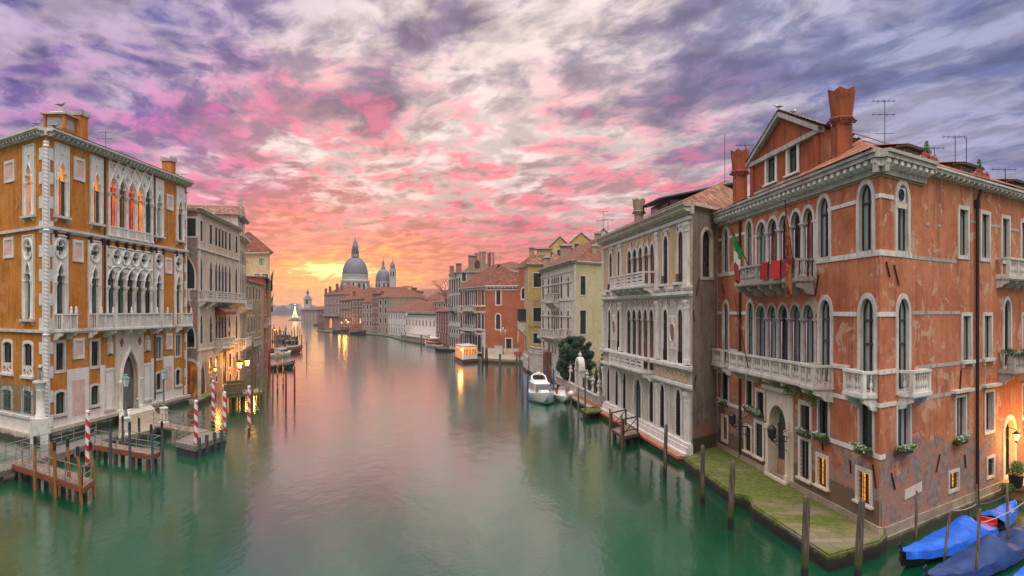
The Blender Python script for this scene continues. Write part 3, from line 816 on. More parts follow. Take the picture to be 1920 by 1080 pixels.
# ---------------------------------------------------------------- right bank: the salmon corner palace
def building(name, label, at, cat='building', group=None):
    return thing(name, label, cat, at, 0, group)
PA, PB = P(1346, 36.9), P(1651, 22.4)                     # canal front, far end to corner
PC = PB + Vector((.865, .502 * K)) * 17.0                 # along the side canal
r1 = building('canal_palace', 'salmon plastered corner palace with white arched windows and a gabled attic', PB)
A = Fac(r1, PA, PB); B = Fac(r1, PB, PC)
ZT = 16.55
def loggia(F, cols, z0, zs, wcol=.2, mats=None, pane='glass', panes=None, rise=None, shape='round', arch_t=.15, col_r=.11, ends=True, depth=.22, trans=(), base=.0, panel=None, colmat=None, cap=.22):
    """a run of arches carried on columns: stone arch band (or carved panel) > columns; one casement per arch"""
    st = mats or M['stone']; mb = MB(); inner, arcs = [], []
    n = len(cols) - 1; zt_max = 0
    for i in range(n):
        uc = (cols[i] + cols[i + 1]) / 2; w = cols[i + 1] - cols[i] - wcol; h = rise or w / 2
        if shape == 'round': a = [(uc + w / 2 * math.cos(math.pi * k / 12), zs + h * math.sin(math.pi * k / 12)) for k in range(13)]
        else:
            oo = outline(w, h, 'ogee', arch=h / 1.02)
            a = shift(oo[2:], uc, zs)
        arcs.append((uc, w, h, a)); zt_max = max(zt_max, zs + h)
    hole = [(cols[0] + wcol / 2, z0), (cols[-1] - wcol / 2, z0)]
    for uc, w, h, a in arcs[::-1]: hole += a
    F.holes.append(hole)
    if panel is None:
        out = []
        for i, (uc, w, h, a) in enumerate(arcs[::-1]):
            hw = (cols[1] - cols[0]) / 2 if True else 0
            j = n - 1 - i
            hi, lo = (cols[j + 1] - uc), (cols[j] - uc)
            if j == n - 1: hi += wcol / 2 + .02
            if j == 0: lo -= wcol / 2 + .02
            for k in range(17):
                t = math.pi * k / 16
                x, z = (w / 2 + arch_t) * math.cos(t), (h + arch_t) * math.sin(t)
                out.append((uc + min(hi, max(lo, x)), zs + z))
        strip = out + [p for uc, w, h, a in arcs for p in a[::-1]]
        # clean doubles
        cl = [strip[0]]
        for p in strip[1:]:
            if abs(p[0] - cl[-1][0]) + abs(p[1] - cl[-1][1]) > 1e-4: cl.append(p)
        mb.plate(cl, [], -.05, depth)
        mb.box(cols[0] - wcol / 2 - .0, cols[-1] + wcol / 2 + .0, -.02, depth - .01, z0 - .1, z0 - .003)
    LG = F.part('loggia', mb, st) if panel is None else panel
    for i, u in enumerate(cols):
        end = i in (0, n)
        cb = MB(); cb.sm = True
        if end: cb.box(-wcol / 2 + .004, wcol / 2 - .004, -.03, depth - .02, z0, zs - .02)
        else: cb.lathe([(col_r * 1.5, 0), (col_r * 1.5, .07), (col_r * 1.15, .12), (col_r, .2), (col_r * .88, zs - z0 - cap - .05), (col_r * .95, zs - z0 - cap), (col_r * 1.35, zs - z0 - cap * .55), (col_r * 1.7, zs - z0 - cap * .3), (col_r * 1.7, zs - z0 - .03)], (0, .06, z0), 12)
        zc = zs - .11
        cb.box(-max(wcol / 2, col_r * 1.5) - .05, max(wcol / 2, col_r * 1.5) + .05, -.06, depth - .03, zc, zs - .006) if panel is None else None
        F.part('column', cb, colmat or st, LG, (u, 0, 0))
    for i, (uc, w, h, a) in enumerate(arcs):
        op = [(-(w + .04) / 2, z0 - .0), ((w + .04) / 2, z0 - .0)] + shift(a, -uc, 0.0)
        pm = (panes[i] if panes else pane)
        W = F.part('window', MB().plate(op, [[(-w / 2 + .07, z0 + .07), (-.035, z0 + .07), (-.035, zs), (-w / 2 + .07, zs)], [(.035, z0 + .07), (w / 2 - .07, z0 + .07), (w / 2 - .07, zs), (.035, zs)],
                                                [(-w / 2 + .08, zs + .08), (w / 2 - .08, zs + .08)] + [(x * .84, zs + .08 + (z - zs) * .8) for x, z in shift(a, -uc, 0)[1:-1]]], 0, .06), M['wood_dark'], None, (uc, depth - .03, 0))
        for q in trans: pass
        F.part('pane', MB().plate(op, [], 0), M[pm], W, (uc, depth + .02, 0))
    return LG

# --- canal front: second floor (px positions read on the front, heights in metres)
def row_windows(F, spans, z0, z1, **kw):
    o = []
    for s in spans:
        ex = dict(kw)
        if len(s) > 2: ex.update(s[2])
        u0, u1 = F.U(s[0]), F.U(s[1]); w = u1 - u0
        o.append(F.window((u0 + u1) / 2, ex.pop('z0', z0), ex.pop('w', w), ex.pop('z1', z1) - (s[2].get('z0', z0) if len(s) > 2 else z0), **ex))
    return o
Z2S, Z2T = 12.62, 15.52; Z1S, Z1T = 6.58, 10.55
wd = 1.02
def wu(F, pc, z0, z1, w=wd, **kw): return F.window(F.U(pc), z0, w, z1 - z0, **kw)
for pc in (1361, 1405): wu(A, pc, Z2S, Z2T, w=.95, shape='round', fr=.2, pane='glass_curtain', trans=(.72,), arch=.62)
for pc in (1545, 1624): wu(A, pc, Z2S, Z2T, w=1.04, shape='round', fr=.24, pane='glass_curtain', trans=(.72,), arch=.72)
for pc in (1361, 1407): wu(A, pc, Z1S, Z1T, w=.95, shape='round', fr=.2, pane='glass_curtain', trans=(.5, .76), arch=.62)
for pc in (1548, 1627): wu(A, pc, Z1S, Z1T, w=1.08, shape='round', fr=.24, pane='glass_curtain', trans=(.5, .76), arch=.72)
loggia(A, [A.U(p) for p in (1418, 1438, 1459.5, 1481.5, 1504, 1528)], 11.72, 14.55, .30, rise=.68, col_r=.15, arch_t=.19, panes=['glass_curtain', 'glass_rose', 'glass', 'glass', 'glass_rose'])
loggia(A, [A.U(p) for p in (1417, 1437.5, 1458, 1480, 1504, 1529)], 6.60, 9.62, .30, rise=.70, col_r=.15, arch_t=.17, panes=['glass_grey', 'glass_curtain', 'glass', 'glass_grey', 'glass_curtain'], mats=M['stone_dark'])
# mezzanine and ground floor
def wz(F, p0, p1, y0, y1, **kw):
    u0, u1 = F.U(p0), F.U(p1); pm = (p0 + p1) / 2
    return F.window((u0 + u1) / 2, F.Z(pm, y1), u1 - u0, F.Z(pm, y0) - F.Z(pm, y1), **kw)
cr = M['stone_cream']
wz(A, 1354, 1366, 700, 750, pane='glass', shutter='both', fr=.12)
wz(A, 1400, 1411, 714, 768, shutter='both', fr=.14)
wz(A, 1419.5, 1433, 735, 779, fr=.22, mats=cr, shutter='both')
wz(A, 1501.5, 1519, 760, 808, fr=.24, mats=cr, shutter='left')
wz(A, 1536, 1553.5, 748, 818, fr=.16, shutter='both')
wz(A, 1613, 1637, 757, 843, fr=.14, shutter='right')
wz(A, 1354.5, 1364, 782, 825, fr=.16, mats=cr, pane='lit_dim')
wz(A, 1398, 1408.5, 801, 846, fr=.18, mats=cr, pane='glass_grey', grille=True, sill=.1)
wz(A, 1417, 1430.5, 794, 857, fr=.22, mats=cr, pane='glass_grey', grille=True, sill=.1)
wz(A, 1501.5, 1518, 826, 898, fr=.24, mats=cr, pane='glass_curtain', grille=True, sill=.1)
wz(A, 1534, 1551, 859, 912, fr=.2, mats=cr, pane='lit_gold', grille=True, sill=.1)
wz(A, 1609.5, 1632.5, 886, 943, fr=.2, pane='lit_gold', grille=True, sill=.1)
# the water door
pu0, pu1 = A.U(1447), A.U(1479); pc_, pw = (pu0 + pu1) / 2, pu1 - pu0
dz0, dzt, dzs = .80, 4.75, 3.55
mb = MB(); op = outline(pw, dzt - dz0, 'round', arch=dzt - dzs)
mb.plate([(-pw / 2 - .62, 0), (pw / 2 + .62, 0), (pw / 2 + .62, 4.75), (-pw / 2 - .62, 4.75)], [op], -.06, .5)
for q in (-1, 1):
    x = q * (pw / 2 + .2); mb.box(x - .2, x + .2, -.22, -.05, 0.0, dzs - dz0 - .25); mb.box(x - .25, x + .25, -.27, -.05, 0, .35); mb.box(x - .26, x + .26, -.28, -.05, dzs - dz0 - .25, dzs - dz0)
arc = [((pw / 2 + .32) * math.cos(math.pi * k / 18), dzs - dz0 + (dzt - dzs + .32) * math.sin(math.pi * k / 18)) for k in range(19)]
arci = [((pw / 2 + .01) * math.cos(math.pi * k / 18), dzs - dz0 + (dzt - dzs + .01) * math.sin(math.pi * k / 18)) for k in range(19)]
mb.plate(arc + arci[::-1], [], -.17, -.05)
mb.box(-pw / 2 - .75, pw / 2 + .75, -.3, .0, 4.75, 4.98); mb.box(-pw / 2 - .65, pw / 2 + .65, -.14, .0, 4.6, 4.752)
mb.box(-pw / 2 - .3, pw / 2 + .3, -.35, .2, -.14, -.004)
PT = A.part('water_door', mb, cr, None, (pc_, 0, dz0)); A.hole(pc_, dz0, outline(pw + .3, dzt - dz0 + .2, 'rect'))
A.part('door_leaf', MB().box(-pw / 2 + .005, pw / 2 - .005, 0, .06, .01, dzs - dz0 - .02).box(-.02, .02, -.03, .001, .02, dzs - dz0 - .05), M['wood_black'], PT, (pc_, .38, dz0))
A.part('kick_plate', MB().box(-pw / 2 + .02, pw / 2 - .02, 0, .05, .0, .85), M['terrace'], PT, (pc_, .30, dz0))
A.part('pane', MB().plate(shift(outline(pw - .02, dzt - dzs, 'round', arch=dzt - dzs - .02), 0, dzs - dz0), [], 0), M['glass_green'], PT, (pc_, .42, dz0))
A.part('fanlight_bars', MB().box(-pw / 2, pw / 2, -.05, .05, dzs - dz0 - .06, dzs - dz0 + .08).box(-.04, .04, -.03, .03, dzs - dz0, dzt - dz0 - .04), M['wood_dark'], PT, (pc_, .38, dz0))
# string courses
SCL = ('string_course', M['stone_clean']); WOR = ('string_course', M['stone_dark'])
def bands(F, name, mat_, segs, zc, t, pj=.045):
    for a, b in segs:
        b_ = MB(); F.band(b_, F.U(a) if a is not None else 0, F.U(b) if b is not None else F.L, zc, t, pj); F.part(name, b_, mat_)
bands(A, *SCL, [(1347, 1354.5), (1368, 1398), (1553, 1605.5), (1643, None)], 14.86, .18)
bands(A, *SCL, [(None, 1417), (1532, None)], 12.46, .24)
bands(A, *SCL, [(None, 1355), (1368, 1399.5), (1557, 1607.5), (1645, None)], 9.86, .2)
bands(A, *SCL, [(1369.5, 1384), (1561, 1594)], 7.42, .2); bands(A, *SCL, [(1646, None)], 7.42, .2)
bands(A, *SCL, [(None, 1353), (1368, 1396), (1560, 1608.5), (1640, None)], 6.02, .18)
bands(A, *SCL, [(None, 1399), (1557, None)], 3.84, .2)
A.wall([M['salmon']], .5, ZT, th=.05)
A.cornice(-.1, A.L + .62, ZT + .14, [(.66, .14), (.58, .20), (.16, .58)], (.58, .30, .52, .32, .36), [M['stone_dark'], M['stone_clean']])
mb = MB().box(0, A.L, -.07, .02, ZT - .86, ZT - .80); A.part('eaves_moulding', mb, M['gold_wall'])
A.part('footing', MB().box(-.05, A.L + .12, -.16, .05, .3, .92), M['quay_stone'])
# balconies of the canal front
A.balcony(A.U(1408), A.U(1527), 11.66, .95, .98, 'turned', 5, 6, M['stone_dark'], blen=.62)
A.balcony(A.U(1352), A.U(1370.5), 6.46, .62, .98, 'turned', 1, 2, M['stone'], blen=.5)
A.balcony(A.U(1392), A.U(1536), 6.46, .85, .98, 'turned', 8, 5, M['stone'], blen=.5)
A.balcony(A.U(1537.5), A.U(1563), 6.44, 1.02, .99, 'turned', 2, 2, M['stone'], blen=.55)
A.balcony(A.U(1608), A.U(1645), 6.46, .62, .98, 'turned', 1, 2, M['stone_clean'], blen=.5)

# --- side canal front
for pc, pn in ((1691.5, 'glass_curtain'),): wu(B, pc, Z2S, Z2T, w=1.02, shape='round', fr=.24, pane=pn, trans=(.70,), arch=.70)
wu(B, 1693, Z1S, Z1T, w=1.02, shape='round', fr=.22, pane='glass_curtain', trans=(.5, .76), arch=.68)
for a, b in ((1797, 1814.5), (1838.5, 1855), (1879, 1891), (1913, 1928)): wz(B, a, b, B_y0, B_y1, fr=.2) if False else B.window((B.U(a) + B.U(b)) / 2, 12.75, 1.0, 2.25, fr=.2, pane='glass_curtain', mull=1, trans=(.9,), depth=.17)
for a, b in ((1803.5, 1820), (1843, 1859), (1915, 1930)): B.window((B.U(a) + B.U(b)) / 2, 7.55, .98, 2.2, fr=.18, pane='glass_curtain', mull=1, sill=.16, depth=.17)
wu(B, 1888, 7.0, 10.6, w=.95, shape='round', fr=.2, pane='glass', arch=.6, depth=.17)
wz(B, 1682, 1705, 758, 843, fr=.13, shutter='left', pane='glass_sky', depth=.2)
wz(B, 1792, 1809.5, 745, 819, fr=.13, shutter='left', pane='glass_sky', depth=.2)
wz(B, 1847, 1862.5, 735, 808, fr=.14, shutter='left', pane='glass_curtain', depth=.3, trans=(.35,))
wz(B, 1917, 1926, 722, 782, fr=.14, shutter='both')
wz(B, 1779.5, 1795.5, 886, 917, fr=.14, pane='lit_gold', grille=True)
wz(B, 1851, 1862.5, 859, 892, fr=.14, pane='lit_dim', grille=True)
B.window(B.U(1892.5), B.Z(1892, 893), 1.45, B.Z(1892, 787) - B.Z(1892, 893), 'round', fr=.3, mats=M['stone_cream'], pane='wood_black', frame='wood_black', trans=(.66,), depth=.3, name='street_door')
bands(B, *SCL, [(None, 1674.5)], 14.86, .18); bands(B, *SCL, [(None, 1708)], 12.462, .24); bands(B, *SCL, [(None, 1679)], 9.86, .2); bands(B, *SCL, [(None, 1679)], 7.42, .2); bands(B, *SCL, [(None, 1680)], 6.02, .18)
B.part('string_course', MB().box(-.04, .4, -.035, .02, 3.744, 3.938), M['stone_clean'])
bands(B, *WOR, [(1709, 1793)], 12.40, .16, .02); bands(B, *WOR, [(1710, 1800)], 9.92, .16, .02); bands(B, *WOR, [(1717, 1800), (1824, 1840)], 7.45, .17, .02); bands(B, *WOR, [(1708, 1788), (1811, 1843)], 6.02, .17, .02)
bands(B, *WOR, [(1819, 1835), (1858, 1876), (1893, 1910)], 14.5, .14, .02); bands(B, *WOR, [(1735, 1742), (1758, 1764)], 14.0, .14, .015)
for a, b, y in ((1782, 1817, 732), (1839, 1868, 722)): B.part('drip_hood', MB().box(B.U(a), B.U(b), -.28, .02, B.Z((a + b) / 2, y) - .07, B.Z((a + b) / 2, y) + .07), M['stone'])
B.wall([M['salmon_side']], .1, ZT - .1, th=.05)
uc = B.U(1731)
B.cornice(-.62, uc, ZT + .135, [(.66, .14), (.58, .20), (.16, .58)], (.58, .30, .52, .32, .36), [M['stone_dark'], M['stone_clean']], dz=.004)
B.cornice(uc + .01, B.L, ZT + .02, [(.52, .10), (.42, .12)], (.62, .12, .44, .16, .24), M['stone'], dz=.004)
B.part('eaves_moulding', MB().box(.05, uc, -.06, .02, ZT - .87, ZT - .81), M['gold_wall'])
B.part('footing', MB().box(.0, B.L, -.2, .2, -.8, .5).box(.3, B.L - 2, -.1, .2, .5, .85), M['quay_stone'])
B.balcony(B.U(1684), B.U(1717), 6.46, .62, .98, 'turned', 1, 2, M['stone_clean'], blen=.5)
B.balcony(B.U(1868), B.U(1918), 11.86, .6, .98, 'turned', 3, 4, M['stone'], blen=.4)
B.balcony(B.U(1872), B.U(1945), 6.85, .75, 1.0, 'turned', 4, 3, M['stone_dark'], blen=.55)
dp = B.U(1827)
B.part('drainpipe', MB().tube([(dp, -.14, .2), (dp, -.14, 15.55), (dp, -.3, 16.1)], .085, 10).box(dp - .12, dp + .12, -.24, 0, 15.2, 15.6), M['iron'])
dp = A.U(1390.5)
A.part('drainpipe', MB().tube([(dp, -.12, .7), (dp, -.12, 15.7)], .075, 10), M['iron'])
# iron wall ties
for F, px, py, l, an in ((A, 1357, 542, .8, .5), (A, 1398, 540, .7, -.5), (A, 1533, 535, 1.1, -.35), (A, 1543, 828, .9, .2), (A, 1596, 875, .6, .1), (A, 1641, 893, 1.0, .25)):
    u, z = F.U(px), F.Z(px, py); F.part('wall_tie', MB().tube([(u - l / 2 * math.sin(an), -.05, z + l / 2 * math.cos(an)), (u + l / 2 * math.sin(an), -.05, z - l / 2 * math.cos(an))], .035, 6), M['iron'])
for px, py, l, an in ((1663, 505, .7, .45), (1679, 516, 1.0, .5), (1673, 902, .8, .4), (1757, 868, .9, -.5), (1808, 865, .7, .2), (1799, 713, 1.0, -.15)):
    u, z = B.U(px), B.Z(px, py); B.part('wall_tie', MB().tube([(u - l / 2 * math.sin(an), -.05, z + l / 2 * math.cos(an)), (u + l / 2 * math.sin(an), -.05, z - l / 2 * math.cos(an))], .035, 6), M['iron'])
B.part('plaque', MB().plate([(-.85, -.22), (.85, -.1), (.85, .32), (-.85, .2)], [], -.03, .05), M['stone_cream'], None, (B.U(1712), 0, B.Z(1712, 922)))

# --- roof: a slope on the side canal, small slopes either side of the gabled attic
e0 = A.world(-.2, -.7); e1 = A.world(A.L + .55, -.72); e2 = B.world(B.L, -.55)
ze = ZT + .16; tl = M['tiles']; zS = 19.7
gu0, gu1, go = A.U(1409, .35), A.U(1537, .35), .35
S0 = A.world(gu1 - 1.0, go) + B.d * 5.2
roof_face(r1, [V3(A.world(gu1 - .3, -.7), ze), V3(e1, ze), V3(S0, zS), V3(A.world(gu1 - .3, .6), ze + .5)], tl, 'roof', .045)
roof_face(r1, [V3(e1, ze + .003), V3(e2, ze - .05), V3(S0 + B.d * 14, zS), V3(S0, zS)], tl, 'roof', .045)
roof_face(r1, [V3(e0, ze), V3(A.world(gu0 + .2, -.7), ze), V3(A.world(gu0 + .2, 4.5), ze + 2.2), V3(A.world(-.2, 4.5), ze + 2.2)], tl, 'roof', .045)
# attic
zg0, zge, zgp = ZT - .1, A.Z(1409, 303, .35), A.Z(1460, 220, .35)
gm = (gu0 + gu1) / 2
at = Fac(r1, A.world(gu0, go), A.world(gu1, go)); W_ = gu1 - gu0
for a, b, y0, y1 in ((1438, 1454, 293, 343), (1478, 1495, 273, 325)):
    wz(at, a, b, y0, y1, fr=.24, mats=M['stone_clean'], pane='glass_green', frame='wood_dark', trans=(.78,), sill=.1)
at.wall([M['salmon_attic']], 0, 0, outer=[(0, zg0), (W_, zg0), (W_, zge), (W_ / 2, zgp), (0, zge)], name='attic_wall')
mb = MB()
sl = (zgp - zge) / (W_ / 2); lx = .25
mb.plate([(-.3, zge - .1), (W_ / 2, zgp + .22), (W_ + .3, zge - .1), (W_ + .3, zge - .34), (W_ / 2, zgp - .06), (-.3, zge - .34)], [], -.28, .1)
mb.box(-.3, W_ + .3, -.2, .02, zge - .38, zge - .14)
mb.box(.2, W_ - .2, -.06, .02, zge - 2.15, zge - 2.03)
at.part('pediment', mb, M['stone_dark'])
for q in (0, W_ - .5): at.part('attic_pilaster', MB().box(q, q + .5, -.1, .02, zg0, zge - .381), M['salmon_attic'])
dv = B.d; dl = 8.6
sk = lambda u, t, y=.0: at.world(u, y) + dv * t
zo = zge - .45 * sl + .12
mb = MB()
for u in (.03, W_ - .03): obj('attic_side', MB().add([V3(sk(u, .1), zg0), V3(sk(u, dl), zg0), V3(sk(u, dl), zge - .05), V3(sk(u, .1), zge - .05)], [(0, 1, 2, 3)]), M['salmon_side'], r1, Matrix.Identity(4))
roof_face(r1, [V3(sk(W_ + .45, -.4), zo), V3(sk(W_ + .45, dl), zo), V3(sk(W_ / 2, dl), zgp + .26), V3(sk(W_ / 2, -.4), zgp + .26)], tl, 'attic_roof', .045)
roof_face(r1, [V3(sk(-.45, dl), zo), V3(sk(-.45, -.4), zo), V3(sk(W_ / 2, -.4), zgp + .26), V3(sk(W_ / 2, dl), zgp + .26)], tl, 'attic_roof', .045)
# chimneys with flared Venetian pots
def flared(F, px, off, zb, zflare, zt, w0, w1, mat_, root, name='chimney', sides=6):
    u = F.U(px, off); c = F.world(u, off); mb = MB()
    a = math.pi / 4
    mb.lathe([(w0 * .707, zb), (w0 * .707, zflare - .25)], (0, 0, 0), 4, ang=a + math.atan2(F.d.y, F.d.x))
    mb.lathe([(w0 * .66, zflare - .255), (w0 * .80, zflare - .05), (w0 * .80, zflare)], (0, 0, 0), sides)
    n = sides * 2; v = []; f = []
    for k in range(n):
        t = 2 * math.pi * k / n; ca = math.cos(math.pi / sides) / math.cos((t % (2 * math.pi / sides)) - math.pi / sides)
        crest = .0 if k % 2 else .16
        for r_, z_ in ((w0 * .70, zflare), (w1 / 2, zt - .16 + crest), (w1 / 2 - .09, zt - .16 + crest), (w0 * .5, zflare + .3)):
            v.append((r_ * ca * math.cos(t), r_ * ca * math.sin(t), z_))
    for k in range(n):
        for j in range(3): f.append((k * 4 + j, ((k + 1) % n) * 4 + j, ((k + 1) % n) * 4 + j + 1, k * 4 + j + 1))
    mb.add(v, f)
    mb.lathe([(w0 * .74, zflare - .04), (w0 * .86, zflare + .02), (w0 * .86, zflare + .1), (w0 * .7, zflare + .16)], (0, 0, 0), sides)
    o = obj(name, mb, M[mat_], root, T(c[0], c[1], 0))
    db = MB()
    for k in range(14):
        t = 2 * math.pi * k / 14; db.box(math.cos(t) * w0 * .87 - .05, math.cos(t) * w0 * .87 + .05, math.sin(t) * w0 * .87 - .05, math.sin(t) * w0 * .87 + .05, zflare - .12, zflare - .045)
    obj('chimney_teeth', db, M['pole_cap'], o, T(c[0], c[1], 0))
    return o
flared(A, 1578, .9, ZT - .2, A.Z(1578, 226, .9), A.Z(1578, 168, .9), .72, 1.38, 'chimney_red', r1)
flared(A, 1387.5, .9, ZT - .2, A.Z(1387, 324, .9), A.Z(1387, 282, .9), .72, 1.28, 'chimney_red', r1)
# roof dormers along the side canal
def dormer(F, p0, p1, off, zb, zt, dep, over=.35):
    u0, u1 = F.U(p0, off), F.U(p1, off); mb = MB()
    w = u1 - u0
    D_ = F.part('dormer', MB().box(-w / 2, w / 2, 0, dep, zb - .9, zt), M['gold_wall'] if False else M['orange_wall'], None, ((u0 + u1) / 2, off, 0))
    F.part('window', MB().plate([(-w * .38, zb), (w * .38, zb), (w * .38, zt - .12), (-w * .38, zt - .12)], [[(-w * .34, zb + .06), (-.03, zb + .06), (-.03, zt - .18), (-w * .34, zt - .18)], [(.03, zb + .06), (w * .34, zb + .06), (w * .34, zt - .18), (.03, zt - .18)]], -.05, .02), M['curtain_white'], D_, ((u0 + u1) / 2, off, 0))
    F.part('pane', MB().plate([(-w * .36, zb + .02), (w * .36, zb + .02), (w * .36, zt - .14), (-w * .36, zt - .14)], [], -.012), M['glass_sky'], D_, ((u0 + u1) / 2, off, 0))
    a, b, c, d = (F.world(u0 - over, off - .4), F.world(u1 + over, off - .4), F.world(u1 + over, off + dep), F.world(u0 - over, off + dep))
    roof_face(D_, [V3(a, zt - .06), V3(b, zt - .06), V3(c, zt + .34), V3(d, zt + .34)], tl, 'dormer_roof', .045, M_=Matrix.Identity(4))
    e = MB(); F.part('eaves_board', MB().box(u0 - over, u1 + over, off - .42, off + .1, zt - .16, zt - .075), M['pile'], D_)
dormer(B, 1690, 1724, 1.0, 17.0, 17.75, 3.2); dormer(B, 1796, 1826, 1.1, 16.95, 17.8, 3.2); dormer(B, 1893, 1930, 1.1, 16.9, 17.75, 3.2)
for p0, p1, zt_ in ((1664, 1740, 18.45), (1790, 1868, 18.3)):
    u0, u1 = B.U(p0, 3.4), B.U(p1, 3.4)
    D_ = B.part('dormer', MB().box(u0, u1, 3.4, 6.5, 17.2, zt_), M['orange_wall'])
    roof_face(D_, [V3(B.world(u0 - .3, 3.0), zt_ - .02), V3(B.world(u1 + .3, 3.0), zt_ - .02), V3(B.world(u1 + .3, 6.8), zt_ + .45), V3(B.world(u0 - .3, 6.8), zt_ + .45)], tl, 'dormer_roof', .045, M_=Matrix.Identity(4))

# --- quay in front
q = [G(1283, 859, .66), G(1330, 893, .66), G(1376, 925, .66), G(1404, 931, .66), G(1412, 948, .66), G(1490, 998, .66), G(1553, 1041, .66), G(1600, 1028, .66), G(1650, 1014, .66)]
back = [Vector((*A.world(A.L, .3), 0)), Vector((*A.world(0, .3), 0)), Vector((*A.world(-2.2, .9), 0))]
mb = MB(); ring = [(p.x, p.y) for p in q + back]
mb.prism(ring, -1.5, .66)
bmq = bmesh.new(); me = mb.mesh('quay'); bmq.from_mesh(me); bmesh.ops.bevel(bmq, geom=[e for e in bmq.edges if all(abs(v.co.z - .66) < .01 for v in e.verts)], offset=.07, segments=2, affect='EDGES'); bmq.to_mesh(me); bmq.free()
tag(obj('quay', me, M['moss_quay']), None, None, kind='structure')
# ---------------------------------------------------------------- white marble palace with roundels
QA, QB = P(1131, 52.5), P(1297, 35.0)
QC = QB + (P(1345, 36.95) - QB).normalized() * 12
r2 = building('marble_palace', 'white marble palace with red stone roundels and a bare grey side wall', QB)
C_ = Fac(r2, QA, QB); E_ = Fac(r2, QB, QC)
ZW = 17.0; mw = M['stone_clean']
def wc(F, p0, p1, z0, z1, **kw):
    u0, u1 = F.U(p0), F.U(p1); return F.window((u0 + u1) / 2, z0, u1 - u0, z1 - z0, **kw)
nar = .95
for pc, pn in ((1145.5, 'glass'), (1161, 'glass'), (1248.5, 'glass'), (1276.5, 'glass_rose')):
    C_.window(C_.U(pc), 12.0, nar, 3.45, 'round', fr=.26, mats=mw, pane=pn, trans=(.72,), arch=.62, depth=.085)
for pc, pn in ((1143, 'glass'), (1160, 'glass'), (1248, 'glass'), (1276, 'glass_rose')):
    C_.window(C_.U(pc), 6.42, nar, 3.7, 'round', fr=.26, mats=mw, pane=pn, trans=(.74,), arch=.6, depth=.085)
loggia(C_, [C_.U(p) for p in (1175.5, 1185, 1195.7, 1206.4, 1217.4, 1228.5)], 12.0, 14.45, .42, rise=.72, col_r=.17, arch_t=.2, mats=mw, panes=['glass', 'glass', 'glass_rose', 'glass_rose', 'glass_rose'], colmat=M['stone'], depth=.10)
loggia(C_, [C_.U(p) for p in (1174.5, 1184.3, 1194.5, 1205, 1216.2, 1227.5)], 5.4, 9.35, .42, rise=.78, col_r=.17, arch_t=.2, mats=mw, panes=['glass', 'glass', 'glass_rose', 'glass_rose', 'glass_rose'], colmat=M['stone'], depth=.10)
for pc in (1141.5, 1157, 1171.5, 1222, 1242.5, 1272.5):
    C_.window(C_.U(pc), 1.4, .92, 3.2, 'round', fr=.2, mats=mw, pane='glass', trans=(.76,), arch=.55, depth=.085, grille=True)
C_.window(C_.U(1196), .45, 1.9, 3.95, 'round', fr=.35, mats=mw, pane='glass_green', frame='wood_green', arch=1.05, depth=.2, trans=(.72,), name='water_door')
# wall skins: gold plaster above, marble below
mwall = M['marble_wall']
holes = C_.holes
hi = [h for h in holes if min(p[1] for p in h) > 11]; mid = [h for h in holes if 5 < min(p[1] for p in h) < 11]; lo = [h for h in holes if min(p[1] for p in h) < 5]
C_.holes = hi; C_.wall([M['gold_wall']], 11.5, ZW, th=.04, name='upper_wall')
C_.holes = mid; C_.wall([mwall], 5.2, 11.5, th=.04, name='wall')
C_.holes = lo; C_.wall([M['marble_wall']], .3, 5.2, th=.04, name='ground_wall')
# pilasters, panels, courses
pil = [1132.8, 1166, 1234.5, 1290]
for pc in pil:
    u = C_.U(pc); w = .26 if pc < 1280 else .36
    for z0, z1 in ((11.55, 15.9), (6.45, 10.75), (.95, 4.55)):
        mb = MB().box(u - w, u + w, -.16, .02, z0, z1).box(u - w - .09, u + w + .09, -.24, .02, z0 - .01, z0 + .3)
        mb.box(u - w - .05, u + w + .05, -.2, .02, z1 - .62, z1 - .5).box(u - w - .1, u + w + .1, -.25, .02, z1 - .2, z1 + .01).side([(-.16, z1 - .5), (-.24, z1 - .2), (0, z1 - .2), (0, z1 - .5)], u - w - .04, u + w + .04)
        C_.part('pilaster', mb, mw)
for pc in (1145.5, 1161, 1248.5, 1276.5):
    u = C_.U(pc); C_.part('marble_panel', MB().plate([(-.82, 0), (.82, 0), (.82, 1.15), (-.82, 1.15)], [[(-.72, 0.0005)] + [(.72 * math.cos(math.pi * k / 12), .56 * math.sin(math.pi * k / 12)) for k in range(12, -1, -1)] if False else shift(outline(.4, .3, 'rect'), 0, .02)], -.03, .02), mw, None, (u, 0, 14.78 + .72))
def roundel(F, px, z, rx, rz, mat_='porphyry', name='roundel'):
    u = F.U(px); o = F.part(name, MB().ring(0, 0, rz, .035, -.04, 18, 0, 5), mw, None, (u, 0, z))
    F.part('porphyry_disc', MB().disc(0, 0, rx, rz, -.045, .01, 16), M[mat_], o, (u, 0, z))
for p in (1142.2, 1149, 1158.4, 1164.5, 1244.2, 1253.3, 1271.5, 1283): roundel(C_, p, 15.62, .17, .24)
for p, m_ in ((1185.2, 'porphyry'), (1195.6, 'relief'), (1206, 'relief'), (1217.2, 'porphyry'), (1229.3, 'relief')): roundel(C_, p, 15.62, .26, .30, m_)
for i, p in enumerate((1139.5, 1147, 1156, 1164, 1173.5, 1179, 1184.5, 1189.5, 1195, 1200, 1206, 1211, 1217, 1222, 1227.5, 1241, 1253.5, 1269, 1284)): roundel(C_, p, 10.65, .17, .26 if i % 2 == 0 else .2)
